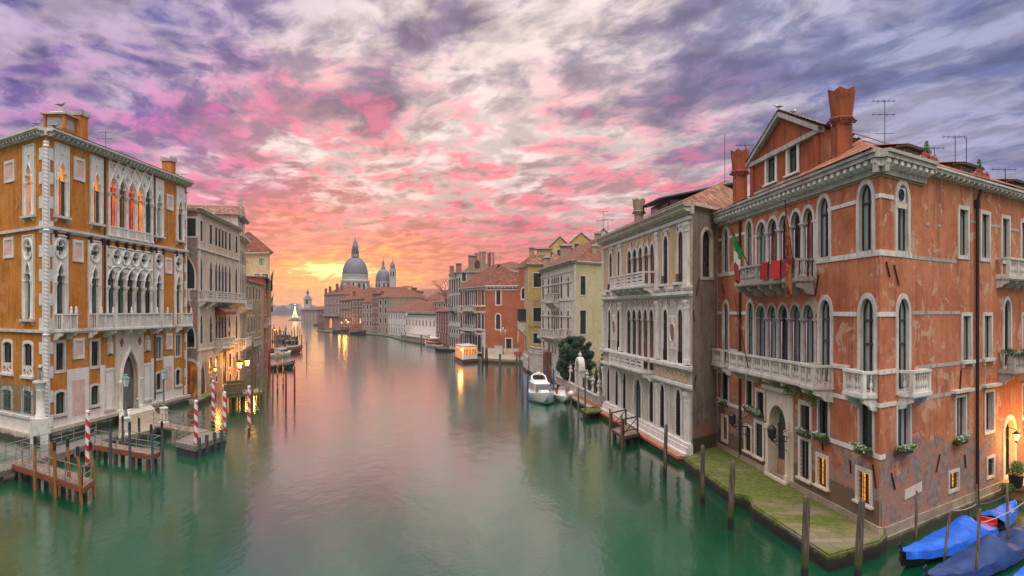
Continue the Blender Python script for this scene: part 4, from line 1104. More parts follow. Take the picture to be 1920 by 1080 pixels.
for pc in (1151.2, 1261):
    roundel(C_, pc, 8.5, .34, .62)
    for dx in (-.48, .48):
        for dz in (-.85, .85):
            u = C_.U(pc) + dx; C_.part('roundel', MB().disc(0, 0, .14, .2, -.04, .01, 12), M['relief'], None, (u, 0, 8.5 + dz))
    C_.part('marble_panel', MB().box(-.72, .72, -.02, .02, 7.3, 9.7), mw, None, (C_.U(pc), 0, 0))
for z0, z1, pa, pb in ((5.35, 6.05, 1138, 1158), (5.35, 6.05, 1232, 1290)):
    u0, u1 = C_.U(pa), C_.U(pb); C_.part('frieze', MB().box(u0, u1, -.05, .02, z0 - .15, z1 + .05), M['relief'])
    mb = MB(); n = max(3, int((u1 - u0) / .9))
    for i in range(n):
        x = u0 + (u1 - u0) * (i + .5) / n; mb.ring(x, z0 + .62, .34, .05, -.07, 12, 0, 5)
    C_.part('garland', mb, M['stone_cream'])
def course(z, pj, h, mat_=mw, u0=-.1, u1=None): C_.part('string_course', MB().box(u0, (C_.L if u1 is None else u1) + .12, -pj, .03, z - h / 2, z + h / 2).box(u0, (C_.L if u1 is None else u1) + .07, -pj * .6, .03, z - h / 2 - .12, z - h / 2), mat_)
course(11.22, .32, .22); course(11.62, .2, .14); course(6.24, .42, .22); course(5.0, .3, .2); course(1.15, .3, .22)
C_.part('plinth', MB().box(-.2, C_.L + .18, -.4, .03, .66, 1.03).box(-.2, C_.L + .2, -.6, .03, .5, .66), M['stone_clean'])
C_.part('brick_coping', MB().box(-.3, C_.L + .15, -1.05, .03, .34, .52), M['brick_coping'])
C_.part('footing', MB().box(-.3, C_.L + .1, -.9, .03, -1.5, .33), M['footing'])
C_.cornice(-.2, C_.L + .35, ZW + .1, [(.75, .13), (.68, .12), (.2, .5)], (.42, .17, .62, .34, .24), [M['stone_dark'], M['stone_cream']])
C_.part('architrave', MB().box(-.05, C_.L + .06, -.14, .02, 16.05, 16.3), mw)
C_.balcony(C_.U(1164.5), C_.U(1229), 12.0, 1.0, 1.02, 'panel', 6, 6, mw, blen=.5)
C_.balcony(C_.U(1162.5), C_.U(1227), 5.38, 1.0, 1.05, 'panel', 6, 6, mw, blen=.55)
for pc in (1145.5, 1161, 1248.5, 1276.5):
    u = C_.U(pc); C_.part('bracketed_sill', MB().box(u - .75, u + .75, -.42, .02, 11.78, 11.96).side([(0, 11.3), (-.12, 11.3), (-.38, 11.78), (0, 11.78)], u - .7, u - .48).side([(0, 11.3), (-.12, 11.3), (-.38, 11.78), (0, 11.78)], u + .48, u + .7), mw)
    rb = MB()
    for k in range(9): rb.box(u - .5 + k * .125 - .012, u - .5 + k * .125 + .012, -.2, -.176, 11.96, 12.5)
    rb.box(u - .54, u + .54, -.21, -.17, 12.5, 12.54)
    C_.part('window_rail', rb, M['iron'])
for pc in (1143, 1160, 1248, 1276):
    u = C_.U(pc); rb = MB()
    for k in range(9): rb.box(u - .46 + k * .115 - .012, u - .46 + k * .115 + .012, -.04, -.016, 6.42, 7.2)
    rb.box(u - .5, u + .5, -.05, -.01, 7.2, 7.25); C_.part('window_rail', rb, M['iron'])
# grey side wall
E_.window((E_.U(1316.5) + E_.U(1335)) / 2, 12.3, E_.U(1335) - E_.U(1316.5), 3.2, 'round', fr=.2, mats=M['stone_cream'], pane='glass', trans=(.3, .66), depth=.28)
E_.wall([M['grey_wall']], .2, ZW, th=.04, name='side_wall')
E_.part('eaves', MB().box(-.1, 6, -.3, .05, ZW - .1, ZW + .1), M['stone'])
for px, py, l, an in ((1307, 538, 1.2, -.35), (1300, 593, .8, .2), (1302, 715, .9, -.3)):
    u, z = E_.U(px), E_.Z(px, py); E_.part('wall_tie', MB().tube([(u - l / 2 * math.sin(an), -.05, z + l / 2 * math.cos(an)), (u + l / 2 * math.sin(an), -.05, z - l / 2 * math.cos(an))], .035, 6), M['iron'])
# roof
f0, f1 = C_.world(-.2, -.7), C_.world(C_.L + .3, -.75); zc = ZW + .12; ap = P(1363, 45); apz = 21.0
bk = C_.world(2, 11); g1 = E_.world(12, -.3)
roof_face(r2, [V3(f0, zc), V3(f1, zc), V3(ap, apz), V3(bk, apz)], M['tiles_old'], 'roof', .045)
roof_face(r2, [V3(f1, zc + .002), V3(g1, zc), V3(ap, apz)], M['tiles_old'], 'roof', .045)
flared(C_, 1198, .9, ZW - .1, C_.Z(1198, 398, .9), C_.Z(1198, 372, .9), .62, 1.15, 'cream_far', r2)
# dark roof loggia
du0, du1 = C_.U(1221, 2.2), C_.U(1255, 2.2)
D_ = C_.part('roof_loggia', MB().box(du0 - .1, du1 + .1, 2.2, 7.5, 16.9, 19.0), M['slate_metal'])
for i in range(2):
    a, b = du0 + (du1 - du0) * (i * .5 + .04), du0 + (du1 - du0) * (i * .5 + .46)
    C_.part('pane', MB().plate([(a, 17.95), (b, 17.95), (b, 18.8), (a, 18.8)], [], 2.17), M['lit_dim'] if False else M['glass_sky'], D_)
a, b = du0 - .9, du1 + .5
C_.part('loggia_roof', MB().side([(1.2, 18.95), (1.2, 19.07), (8.5, 20.65), (8.5, 20.5)], a, b), M['slate_metal'], D_)

# ---------------------------------------------------------------- walled garden between the palaces
gw = building('garden_wall', 'low garden wall with white stone posts and iron railings', P(1122, 51.7), 'wall')
w0, w1 = P(1046, 68), P(1124, 51.7)
GW = Fac(gw, w0, w1)
GW.part('plinth', MB().box(0, GW.L, -.2, .4, .95, 1.6).box(-.05, GW.L, -.28, .48, 1.6, 1.75), M['stone_dark'])
GW.part('brick_base', MB().box(0, GW.L, -.32, .4, .55, .95), M['brick_coping']); GW.part('footing', MB().box(0, GW.L, -.6, .4, -1.5, .55), M['footing'])
GW.part('coping', MB().box(0, GW.L, -.9, -.32, .35, .6), M['quay_stone'])
ga = GW.U(1086)
for pc in (1049, 1059, 1068.5, 1099, 1110.5, 1121.5):
    u = GW.U(pc); big = pc in (1068.5, 1099)
    mb = MB(); mb.sm = True; hh = 3.1 if big else 2.75
    mb.lathe([(.24, 1.75), (.24, 2.0), (.17, 2.05), (.16, hh - .3), (.24, hh - .2), (.24, hh), (.1, hh + .08), (.19, hh + .25), (.17, hh + .4), (.07, hh + .5), (.09, hh + .62), (.02, hh + .75)], (0, 0, 0), 10)
    GW.part('post', mb, M['stone'], None, (u, .1, 0))
mb = MB(); n = int(GW.L / .17)
for i in range(n):
    u = GW.L * i / n
    if abs(u - ga) > 1.3: mb.box(u - .014, u + .014, .09, .118, 1.75, 2.85)
for z in (1.9, 2.7): mb.box(0, ga - 1.2, .09, .12, z, z + .04); mb.box(ga + 1.2, GW.L, .09, .12, z, z + .04)
GW.part('railing', mb, M['iron'])
mb = MB(); mb.plate([(-1.2, .6), (-.85, .6), (-.85, 3.7)] + [(.85 * math.cos(t), 3.7 + .85 * math.sin(t)) for t in [math.pi - math.pi * k / 14 for k in range(1, 14)]] + [(.85, 3.7), (.85, .6), (1.2, .6), (1.2, 3.7)] + [(1.2 * math.cos(math.pi * k / 14), 3.7 + 1.22 * math.sin(math.pi * k / 14)) for k in range(1, 14)] + [(-1.2, 3.7)], [], -.25, .4)
for q in (-1, 1): mb.box(q * 1.02 - .26, q * 1.02 + .26, -.31, .46, 3.45, 3.69)
mb.lathe([(.22, 4.85), (.15, 4.98), (.1, 5.05), (.2, 5.2), (.15, 5.34), (.05, 5.42), (.04, 5.6)], (0, .1, 0), 10)
GW.part('gate_arch', mb, M['stone'], None, (ga, 0, 0))
mb = MB()
for i in range(1, 12): mb.box(-.9 + i * .15 - .015, -.9 + i * .15 + .015, .09, .12, .8, 3.7 + .8 * math.sin(math.acos(max(-1, min(1, (-.9 + i * .15) / .95)))))
mb.box(-.86, .86, .085, .125, 3.62, 3.7); GW.part('gate_leaf', mb, M['iron'], None, (ga, 0, 0))
# ground behind the wall
tag(obj('garden_ground', MB().prism([(w0.x + .2, w0.y), (w1.x + .2, w1.y), (w1.x + 14, w1.y + 3), (w0.x + 14, w0.y + 4)], .2, 1.2), M['leaf_dark']), None, None, kind='structure')
def bush_tree(name, label, cat, base, blobs, leaf, n, size, mat_, trunk=True, seed=1):
    rg = random.Random(seed); t_ = thing(name, label, cat, (base.x, base.y, base.z))
    mb = MB()
    for c, r_, k in blobs: leaf_cluster(mb, c, r_, int(n * k), size, 1 if rg.random() < .22 else 0, rg, (1, 1, .85), .35)
    if trunk:
        tb = MB(); tb.sm = True; top = max(c[2] for c, r_, k in blobs)
        tb.tube([(0, 0, -.3), (.1, .05, top * .35), (.0, .1, top * .7), (0, 0, top * .9)], [.22, .17, .11, .05], 8)
        for c, r_, k in blobs[:6]: tb.tube([(.05, .05, top * .35), (c[0] * .5, c[1] * .5, c[2] * .75), c], [.1, .07, .03], 6)
        obj('trunk', tb, M['bark'], t_)
    obj('crown', mb, [M[mat_], M['leaf']], t_)
    return t_
tb_ = V3(P(1078, 63.6), 1.2); rg = random.Random(5); bl = []
for _ in range(150):
    a = rg.random() * 6.28; zz = rg.uniform(.5, 5.6); f = math.sqrt(max(.04, 1 - ((zz - 3.0) / 2.75) ** 2)) if zz > 3 else .72 + .28 * zz / 3; r_ = 2.25 * f * rg.random() ** .33
    bl.append(((r_ * math.cos(a), r_ * math.sin(a) * 1.1, zz), rg.uniform(.28, .55), 1.0))
bl += [((rg.uniform(-.9, .9), rg.uniform(-.9, .9), 1.2 + i * .32), 1.05, 3.0) for i in range(11)]
bush_tree('laurel_tree', 'dense dark evergreen tree behind the arched garden gate', 'tree', tb_, bl, .1, 170, .12, 'leaf_dark')
tb2 = P(1116, 55); tb2 = Vector((tb2.x + .9, tb2.y + 1, 1.2))
bush_tree('garden_shrub', 'bright green conical shrub against the marble palace', 'shrub', tb2, [((0, 0, .6 + i * .45), .75 - i * .075, 1.0) for i in range(9)], .1, 330, .10, 'leaf', seed=4)
tb3 = P(1104, 57); bush_tree('bare_shrub', 'thin reddish shrub with few leaves inside the garden railings', 'shrub', Vector((tb3.x + .8, tb3.y, 1.2)), [((.4 * math.cos(i), .3 * math.sin(i), 1.0 + .3 * i), .5, 1.0) for i in range(8)], .1, 60, .06, 'shutter_brown', seed=9)
# ---------------------------------------------------------------- left bank: the ochre Gothic palace
LA, LB = P(86, 41.0), P(350, 58.0)
L0 = P(0, 44.6); LL = LA + (L0 - LA) * 2.6
l1 = building('gothic_palace', 'ochre Gothic palace with white stone tracery and amber lit upper windows', LA)
F = Fac(l1, LA, LB); S_ = Fac(l1, LL, LA)
ZL = F.Z(90, 244); sc_ = M['stone_clean']; st_ = M['stone']
zb2 = F.Z(92, 426)               # belt under the second floor
zb1 = F.Z(92, 621)               # belt under the first floor
p2t, p2o, p2s = F.Z(115, 271), F.Z(112, 303), F.Z(112, 405)
p1t, p1o, p1f = F.Z(110, 441), F.Z(110, 494), zb1 + .1
rope = M['rope_stone']
def gothic(F, pc, half, z0, zo, zt, w, pane, roundel=None, sill=True, name='window'):
    """tall stone panel with a trefoil ogee light; an open quatrefoil above when roundel is given"""
    u = F.U(pc); ah = 1.5 * w
    op = outline(w, zo - z0, 'ogee', arch=ah); H = zt - z0
    holes = [op]
    F.hole(u, z0, [(-half + .06, .06), (half - .06, .06), (half - .06, H - .06), (-half + .06, H - .06)])
    if roundel: zr = H - half * 1.02 - .12; holes.append(quatrefoil(0, zr, half * .66))
    mb = MB().plate([(-half, 0), (half, 0), (half, H), (-half, H)], holes, -.10, .12)
    W = F.part(name, mb, sc_, None, (u, 0, z0))
    tr = MB(); tr.sm = True
    for q in (-1, 1):
        tr.tube([(q * half * .96, -.12, .1), (q * half * .96, -.12, H - .03)], .055, 6)
        tr.lathe([(.13, 0), (.13, .12), (.085, .2), (.08, zo - z0 - ah - .3), (.14, zo - z0 - ah - .1), (.17, zo - z0 - ah + .02), (.12, zo - z0 - ah + .05)], (q * (w / 2 + .10), -.1, .02), 9)
    tr.tube([(-half * .96, -.12, H - .04), (half * .96, -.12, H - .04)], .055, 6)
    rt = [(x * (1 + .16 / (w / 2) * .5), z) for x, z in op[2:]]
    tr.tube([(x, -.12, z + .05) for x, z in rt], .06, 6)
    if roundel: tr.ring(0, zr, half * .84, .075, -.12, 26); tr.ring(0, zr, half * .70, .03, -.12, 26)
    else:
        tr.ball((0, -.16, zo - z0 + .62), .11, 8, 6); tr.tube([(0, -.12, zo - z0), (0, -.14, zo - z0 + .6)], [.06, .03], 6)
    F.part('moulding', tr, rope if False else sc_, W, (u, 0, z0))
    F.part('pane', MB().plate([(-half + .1, .02), (half - .1, .02), (half - .1, H - .08), (-half + .1, H - .08)], [], 0), M[pane], W, (u, .115, z0))
    fb = MB().box(-.03, .03, 0, .04, .0, zo - z0 - ah * .8).box(-w / 2, w / 2, 0, .04, zo - z0 - ah - .05, zo - z0 - ah + .03)
    if pane.startswith('lit'): fb.box(w * .12, w * .5, -.04, .01, .02, zo - z0 - ah)
    F.part('frame', fb, M['cabin_dark'], W, (u, .07, z0))
    if sill:
        sb = MB().box(-half - .08, half + .08, -.32, .02, -.2, -.004)
        for q in (-1, 1): sb.side([(0, -.55), (-.12, -.5), (-.26, -.2), (0, -.2)], q * (half - .16) - .1, q * (half - .16) + .1)
        F.part('sill', sb, st_, W, (u, 0, z0))
    return W
for pc, pn in ((114, 'lit_amber'), (179.5, 'lit_amber'), (297, 'glass_sky'), (336.5, 'lit_dim')): gothic(F, pc, .92 if pc < 200 else .86, p2s, p2o, p2t, 1.02, pn)
for pc, pn in ((111.5, 'glass_green'), (176, 'glass_green'), (296, 'glass'), (333, 'glass')): gothic(F, pc, .92 if pc < 200 else .86, p1f, p1o, p1t, 1.02, pn, True, False)
gothic(S_, 56.5, 1.0, S_.Z(56, 404), S_.Z(57, 306), S_.Z(57, 272), 1.05, 'lit_amber')
gothic(S_, 55, 1.0, S_.Z(55, 598), S_.Z(55, 490), S_.Z(55, 441), 1.05, 'glass_green', True)
def plaque(F, p0, p1, y0, y1, mat_='marble_pink'):
    u0, u1 = F.U(p0), F.U(p1); pm = (p0 + p1) / 2; za, zb = F.Z(pm, y1), F.Z(pm, y0); w, h = u1 - u0, zb - za
    o = F.part('plaque', MB().plate([(0, 0), (w, 0), (w, h), (0, h)], [[(.24, .24), (w - .24, .24), (w - .24, h - .24), (.24, h - .24)]], -.09, .02), sc_, None, (u0, 0, za))
    F.part('marble_inset', MB().plate([(.23, .23), (w - .23, .23), (w - .23, h - .23), (.23, h - .23)], [], -.03, .02), M[mat_], o, (u0, 0, za))
for a in ((137.5, 158, 296, 339), (312, 324, 365, 394), (136, 155, 450, 491), (309, 321.5, 483, 513), (136, 157, 634, 673), (310.5, 322, 625, 655)): plaque(F, *a)
for a in ((9.5, 28.5, 301, 342), (8, 26.5, 445, 484)): plaque(S_, *a)
# second-floor loggia: five trefoil lights under crossing ogees
lu0, lu1 = F.U(201.5), F.U(284.5); lz0, lzt = zb2 + .15, F.Z(241, 316); lw = lu1 - lu0
lh = lzt - lz0; zsp = F.Z(241, 372) - lz0; n = 5; pitch = lw / n
holes = []; lam = []
for i in range(n):
    c = pitch * (i + .5); ow = pitch - .34
    holes.append(shift(outline(ow, zsp + 1.5 * ow * .78, 'ogee', arch=1.5 * ow * .78), c, .06))
    t_ = zsp + 2.0
    holes.append([(c, zsp + 1.95), (c + .34, zsp + 2.45), (c + .62, lh - .28), (c + .25, lh - .2), (c - .25, lh - .2), (c - .62, lh - .28), (c - .34, zsp + 2.45)])
for i in range(1, n): holes.append(quatrefoil(pitch * i, zsp + 1.62, .27, 24))
LG2 = F.part('loggia', MB().plate([(0, 0), (lw, 0), (lw, lh), (0, lh)], holes, -.1, .1), sc_, None, (lu0, 0, lz0)); F.hole(lu0, lz0, [(.1, .1), (lw - .1, .1), (lw - .1, lh - .1), (.1, lh - .1)])
tr = MB(); tr.sm = True
for i in range(n):
    c = pitch * (i + .5); hw = pitch / 2
    for q in (-1, 1):
        tr.tube([(c + q * hw * x, -.13, zsp + z) for x, z in ((1, 0), (1.0, .35), (.9, .75), (.62, 1.12), (.3, 1.42), (.08, 1.75), (0, 1.95), (-.15, 2.2), (-.5, 2.55), (-.85, 2.9), (-1.0, 3.2))], .075, 7)
for z in (.03, lh - .05): tr.tube([(0, -.12, z), (lw, -.12, z)], .07, 6)
for x in (0.02, lw - .02): tr.tube([(x, -.12, 0), (x, -.12, lh)], .07, 6)
F.part('tracery_moulding', tr, sc_, LG2, (lu0, 0, lz0))
for i in range(n + 1):
    mb = MB(); mb.sm = True; mb.lathe([(.26, 0), (.26, .12), (.17, .25), (.155, zsp - .45), (.19, zsp - .42), (.17, zsp - .36), (.30, zsp - .08), (.30, zsp + .04)], (0, -.04, 0), 10)
    F.part('column', mb, st_, LG2, (lu0 + min(max(pitch * i, .12), lw - .12), 0, lz0))
for i in range(n):
    c = pitch * (i + .5); W = F.part('window', MB().box(-.03, .03, -.03, .03, 0, zsp + .5).box(-pitch / 2 + .15, pitch / 2 - .15, -.03, .03, zsp - .1, zsp), M['cabin_dark'], None, (lu0 + c, .06, lz0 + .05))
    F.part('pane', MB().plate([(-pitch / 2, 0), (pitch / 2, 0), (pitch / 2, lh - .1), (-pitch / 2, lh - .1)], [], 0), M[['lit_red', 'lit_dim', 'lit_red', 'lit_amber', 'glass_green'][i]], W, (lu0 + c, .11, lz0 + .05))
rb = MB(); rh = F.Z(241, 430) - lz0
rb.box(.1, lw - .1, -.2, -.09, rh - .13, rh)
for i in range(n):
    for k in range(6): x = pitch * i + .26 + (pitch - .52) * k / 5; rb.box(x - .045, x + .045, -.18, -.1, .1, rh - .13)
rb.box(.05, lw - .05, -.24, -.09, 0, .1)
F.part('balustrade', rb, sc_, LG2, (lu0, 0, lz0))
# first-floor loggia: columns, crossing arches, quatrefoil roundels over the columns
mu0, mu1 = F.U(197.5), F.U(283.5); mz0, mzt = zb1 + .1, F.Z(241, 467); mw_ = mu1 - mu0; mh = mzt - mz0
ms = F.Z(241, 539) - mz0; mp = mw_ / 5; rr = mp * .46; zr = mh - rr - .16
holes = []
for i in range(5):
    c = mp * (i + .5); ow = mp - .36; holes.append(shift(outline(ow, ms + 1.45 * ow, 'ogee', arch=1.45 * ow), c, .05))
for i in range(6):
    c = mp * i
    if 0 < i < 5: holes.append(quatrefoil(c, zr, rr * .70)); holes.append(quatrefoil(c, ms + 1.15, .22, 24))
    else:
        q = [p for p in quatrefoil(0, zr, rr * .70, 80) if (p[0] > .12 if i == 0 else p[0] < -.12)]
        if i == 0: q = sorted(q, key=lambda p: math.atan2(p[1] - zr, p[0]))
        else: q = sorted(q, key=lambda p: math.atan2(p[1] - zr, -p[0]))
        holes.append(shift(q, c, 0))
LG1 = F.part('loggia', MB().plate([(0, 0), (mw_, 0), (mw_, mh), (0, mh)], holes, -.1, .1), sc_, None, (mu0, 0, mz0)); F.hole(mu0, mz0, [(.1, .1), (mw_ - .1, .1), (mw_ - .1, mh - .1), (.1, mh - .1)])
tr = MB(); tr.sm = True
for i in range(6):
    c = mp * i
    if 0 < i < 5: tr.ring(c, zr, rr * .92, .085, -.13, 28); tr.ring(c, zr, rr * .76, .035, -.12, 28)
    for q in (-1, 1):
        pts = [(c + q * mp * x, -.13, ms + z) for x, z in ((0, 0), (.02, .5), (.12, .95), (.3, 1.35), (.5, 1.62), (.72, 1.78), (1.0, 1.86))]
        if 0 <= c + q * mp * .8 <= mw_: tr.tube(pts, .075, 7)
for z in (mh - .05,): tr.tube([(0, -.12, z), (mw_, -.12, z)], .07, 6)
for x in (0.02, mw_ - .02): tr.tube([(x, -.12, 0), (x, -.12, mh)], .07, 6)
F.part('tracery_moulding', tr, sc_, LG1, (mu0, 0, mz0))
for i in range(6):
    mb = MB(); mb.sm = True; mb.lathe([(.28, 0), (.28, .12), (.19, .25), (.17, ms - .5), (.2, ms - .46), (.18, ms - .38), (.33, ms - .1), (.33, ms + .06)], (0, -.04, 0), 10)
    F.part('column', mb, M['stone_cream'] if 0 < i < 5 else sc_, LG1, (mu0 + min(max(mp * i, .12), mw_ - .12), 0, mz0))
for i in range(5):
    c = mp * (i + .5); W = F.part('window', MB().box(-.03, .03, -.03, .03, 0, ms + .6).box(-mp / 2 + .15, mp / 2 - .15, -.03, .03, ms - .1, ms), M['cabin_dark'], None, (mu0 + c, .06, mz0 + .05))
    F.part('pane', MB().plate([(-mp / 2, 0), (mp / 2, 0), (mp / 2, mh - .1), (-mp / 2, mh - .1)], [], 0), M[['glass_green', 'glass_green', 'glass', 'glass_green', 'glass'][i]], W, (mu0 + c, .11, mz0 + .05))
# first-floor balconies
bz = zb1 + .08; bh = F.Z(115, 588) - bz
for a, b, nb in ((99, 127, 2), (290, 308, 2), (328, 347, 2)): F.balcony(F.U(a), F.U(b), bz, .8, bh, 'bars', nb, 2, sc_, blen=.6, thick=.1)
F.balcony(F.U(165), F.U(196.5), bz, .8, bh, 'bars', 2, 2, sc_, blen=.6); F.balcony(F.U(198.5), F.U(283), bz, .95, bh + .01, 'bars', 6, 4, sc_, blen=.6)
for px in (115.5, 125, 173, 196, 231, 280, 300, 345):
    F.part('finial', MB().lathe([(.1, 0), (.12, .15), (.08, .3), (.1, .42), (.03, .6)], (0, -.78, bz + bh), 8), sc_, None, (F.U(px), 0, 0))
# ground floor and mezzanine
def lw_(F, p0, p1, y0, y1, **kw):
    u0, u1 = F.U(p0), F.U(p1); pm = (p0 + p1) / 2
    return F.window((u0 + u1) / 2, F.Z(pm, y1), u1 - u0, F.Z(pm, y0) - F.Z(pm, y1), **kw)
for a in ((104.5, 119.5, 643, 694), (171, 184.5, 640, 686)): lw_(F, *a, fr=.24, pane='glass', shutter=None, mats=M['stone'])
for a in ((291.5, 302, 632, 672), (329, 338, 629, 667)): lw_(F, *a, fr=.22, pane='glass_sky', mats=M['stone'])
for a in ((104, 121, 735, 776), (170.5, 184.5, 723, 759), (292.5, 302, 700, 731), (329.5, 337.5, 693, 722)): lw_(F, *a, shape='seg', fr=.2, pane='glass_green' if a[0] < 200 else 'glass', sill=.2)
for a in ((198.5, 210.5, 698, 765), (271, 280.5, 688, 748)): lw_(F, *a, fr=.26, pane='shutter_brown', frame='wood_dark', grille=True, sill=.2)
for p0, p1, y0, y1 in ((200.5, 210.5, 631, 665), (271, 280.5, 627.5, 658.5)):
    u0, u1 = F.U(p0), F.U(p1); pm = (p0 + p1) / 2; w, h = u1 - u0, F.Z(pm, y0) - F.Z(pm, y1)
    o = F.part('niche', MB().plate(outline(w, h, 'round', arch=w * .75), [outline(w * .8, h * .9, 'round', arch=w * .6)], -.1, .02), sc_, None, ((u0 + u1) / 2, 0, F.Z(pm, y1)))
    F.part('niche_back', MB().plate(shift(outline(w * .82, h * .92, 'round', arch=w * .6), 0, h * .03), [], -.015, .015), M['stone_dark'], o, ((u0 + u1) / 2, 0, F.Z(pm, y1)))
    sb = MB(); sb.sm = True; sb.lathe([(.2, .1), (.26, .3), (.2, h * .4), (.24, h * .6), (.1, h * .72), (.13, h * .8), (.05, h * .88)], (0, -.06, 0), 10); F.part('relief_figure', sb, sc_, o, ((u0 + u1) / 2, 0, F.Z(pm, y1)))
# portal
du0, du1 = F.U(224), F.U(256); dw, dc = du1 - du0, (du0 + du1) / 2; dz0 = .75; dtop = F.Z(240, 652); dh = dtop - dz0
po0, po1 = F.U(214.5), F.U(267)
op = outline(dw, dh, 'door', arch=dh * .52)
F.hole(dc, dz0, op)
mb = MB().plate([(po0 - dc, 0), (po1 - dc, 0), (po1 - dc, zb1 - .25 - dz0), (po0 - dc, zb1 - .25 - dz0)], [op], -.12, .35)
PT1 = F.part('portal', mb, M['stone_cream'], None, (dc, 0, dz0))
tr = MB(); tr.sm = True
for k, (s_, y_) in enumerate(((1.0, -.2), (1.12, -.16))):
    pts = [(x * s_, y_, z + (s_ - 1) * .9) for x, z in op[2:]]
    tr.tube([(pts[0][0], y_, 0)] + pts + [(-pts[0][0], y_, 0)] if False else [(pts[0][0], y_, .02)] + pts[:len(pts) // 2 + 1] + pts[len(pts) // 2 + 1:] + [(-pts[0][0], y_, .02)], .12, 7)
for q in (-1, 1): tr.lathe([(.3, 0), (.3, .3), (.2, .4), (.19, dh * .42), (.28, dh * .44), (.3, dh * .49), (.2, dh * .5)], (q * (dw / 2 + .28), -.18, 0), 10)
F.part('portal_moulding', tr, M['stone_clean'], PT1, (dc, 0, dz0))
for px in (225.5, 259.5):
    u = F.U(px); mb = MB().plate(quatrefoil(0, 0, .42, 32, .7), [], -.17, -.11); F.part('porphyry_disc', mb, M['porphyry'], PT1, (u, 0, F.Z(px, 642 if px < 240 else 639)))
mb = MB().plate(op, [], 0); F.part('door_leaf', mb, M['shutter_brown'], PT1, (dc, .3, dz0))
mb = MB()
nx, nz = 9, 22
for i in range(-nz, nz + 8):
    for q in (-1, 1):
        z0_ = dh * i / nz * 1.0; pts = []
        for k in range(nx * 2 + 1):
            x = -dw / 2 + dw * k / (nx * 2); z = z0_ + q * (x + dw / 2) * 1.35
            lim = dh * .52 if abs(x) > dw * .3 else dh * .8
            if .1 < z < lim: pts.append((x, 0, z))
        if len(pts) > 1: mb.tube(pts, .016, 3, cap=False)
F.part('door_lattice', mb, M['rail'], PT1, (dc, .22, dz0))
# white stone facing of the ground floor, ochre fields left between
zw = F.Z(115, 697)
def facing(F, p0, p1, z0, z1, mat_='marble_panel', y=-.035):
    u0, u1 = F.U(p0), F.U(p1); F.part('stone_facing', MB().box(u0, u1, y, .02, z0, z1), M[mat_])
facing(F, 125.5, 166.5, .9, zw + .1); facing(F, 187.5, 197, .9, zw + .1, y=-.034); facing(F, 283, 288.5, .9, F.Z(285, 672), y=-.034); facing(F, 306, 325, .9, F.Z(315, 668))
for a, b in ((100, 125.3), (166.7, 187.3), (288.7, 305.8), (325.2, 342)): facing(F, a, b, .9, F.Z((a + b) / 2, 783 if a < 120 else 767 if a < 200 else 738 if a < 320 else 728), y=-.033)
for a, b in ((197.2, 214), (267.5, 282.8)): facing(F, a, b, .9, F.Z((a + b) / 2, 690 if a < 220 else 681), y=-.032)
for p0, p1, y0, y1 in ((135, 158.5, 712, 778), (310, 322, 686, 732)):
    u0, u1 = F.U(p0), F.U(p1); pm = (p0 + p1) / 2
    F.part('marble_inset', MB().box(u0, u1, -.05, .02, F.Z(pm, y1), F.Z(pm, y0)), M['marble_pink'])
F.part('plinth', MB().box(-.2, F.L + .25, -.35, .03, .62, .9).box(-.1, F.L + .15, -.2, .03, -1.6, .62), M['footing'])
F.wall([M['ochre']], .6, ZL - .1, th=.04)
for z in (zb2, zb1):
    F.part('string_course', MB().box(-.12, F.L + .12, -.2, .03, z - .12, z + .1).box(-.08, F.L + .1, -.12, .03, z - .26, z - .12), st_)
# corner: roped shaft and toothed quoins
def quoins(F, u_edge, sg, n0, w_, zlo, zhi):
    k = int((zhi - zlo) / .92)
    for i in range(k):
        z = zlo + (zhi - zlo) * i / k; l = w_ if i % 2 == 0 else w_ * .42
        a, b = sorted((u_edge, u_edge + sg * l)); F.part('quoin', MB().box(a, b, -.06, .02, z, z + (zhi - zlo) / k - .015), sc_)
quoins(F, .12, 1, 0, .72, 1.0, ZL - 1.3); quoins(F, F.L - .02, -1, 0, .55, 1.0, ZL - 1.3); quoins(S_, S_.L - .12, -1, 0, .95, 1.0, ZL - 1.3)
c = F.world(.0, -.02); mb = MB(); mb.sm = True; mb.lathe([(.17, 0), (.17, ZL - 2.0)], (0, 0, 0), 14)
o = obj('corner_shaft', mb, rope, l1, T(c.x, c.y, 1.0)); mb = MB(); mb.sm = True
for z in (0, zb1 - 1.4, zb2 - 1.4, ZL - 2.4): mb.lathe([(.2, z), (.25, z + .12), (.18, z + .25), (.23, z + .4), (.2, z + .5)], (0, 0, 0), 12)
obj('shaft_ring', mb, sc_, o, T(c.x, c.y, 1.0))
F.cornice(-.15, F.L + .35, ZL + .1, [(.72, .16), (.62, .1), (.16, .3)], (.62, .2, .56, .34, .27), st_)
S_.cornice(-.2, S_.L + .12, ZL + .1, [(.72, .16), (.62, .1), (.16, .3)], (.62, .2, .56, .34, .27), st_, dz=.004)
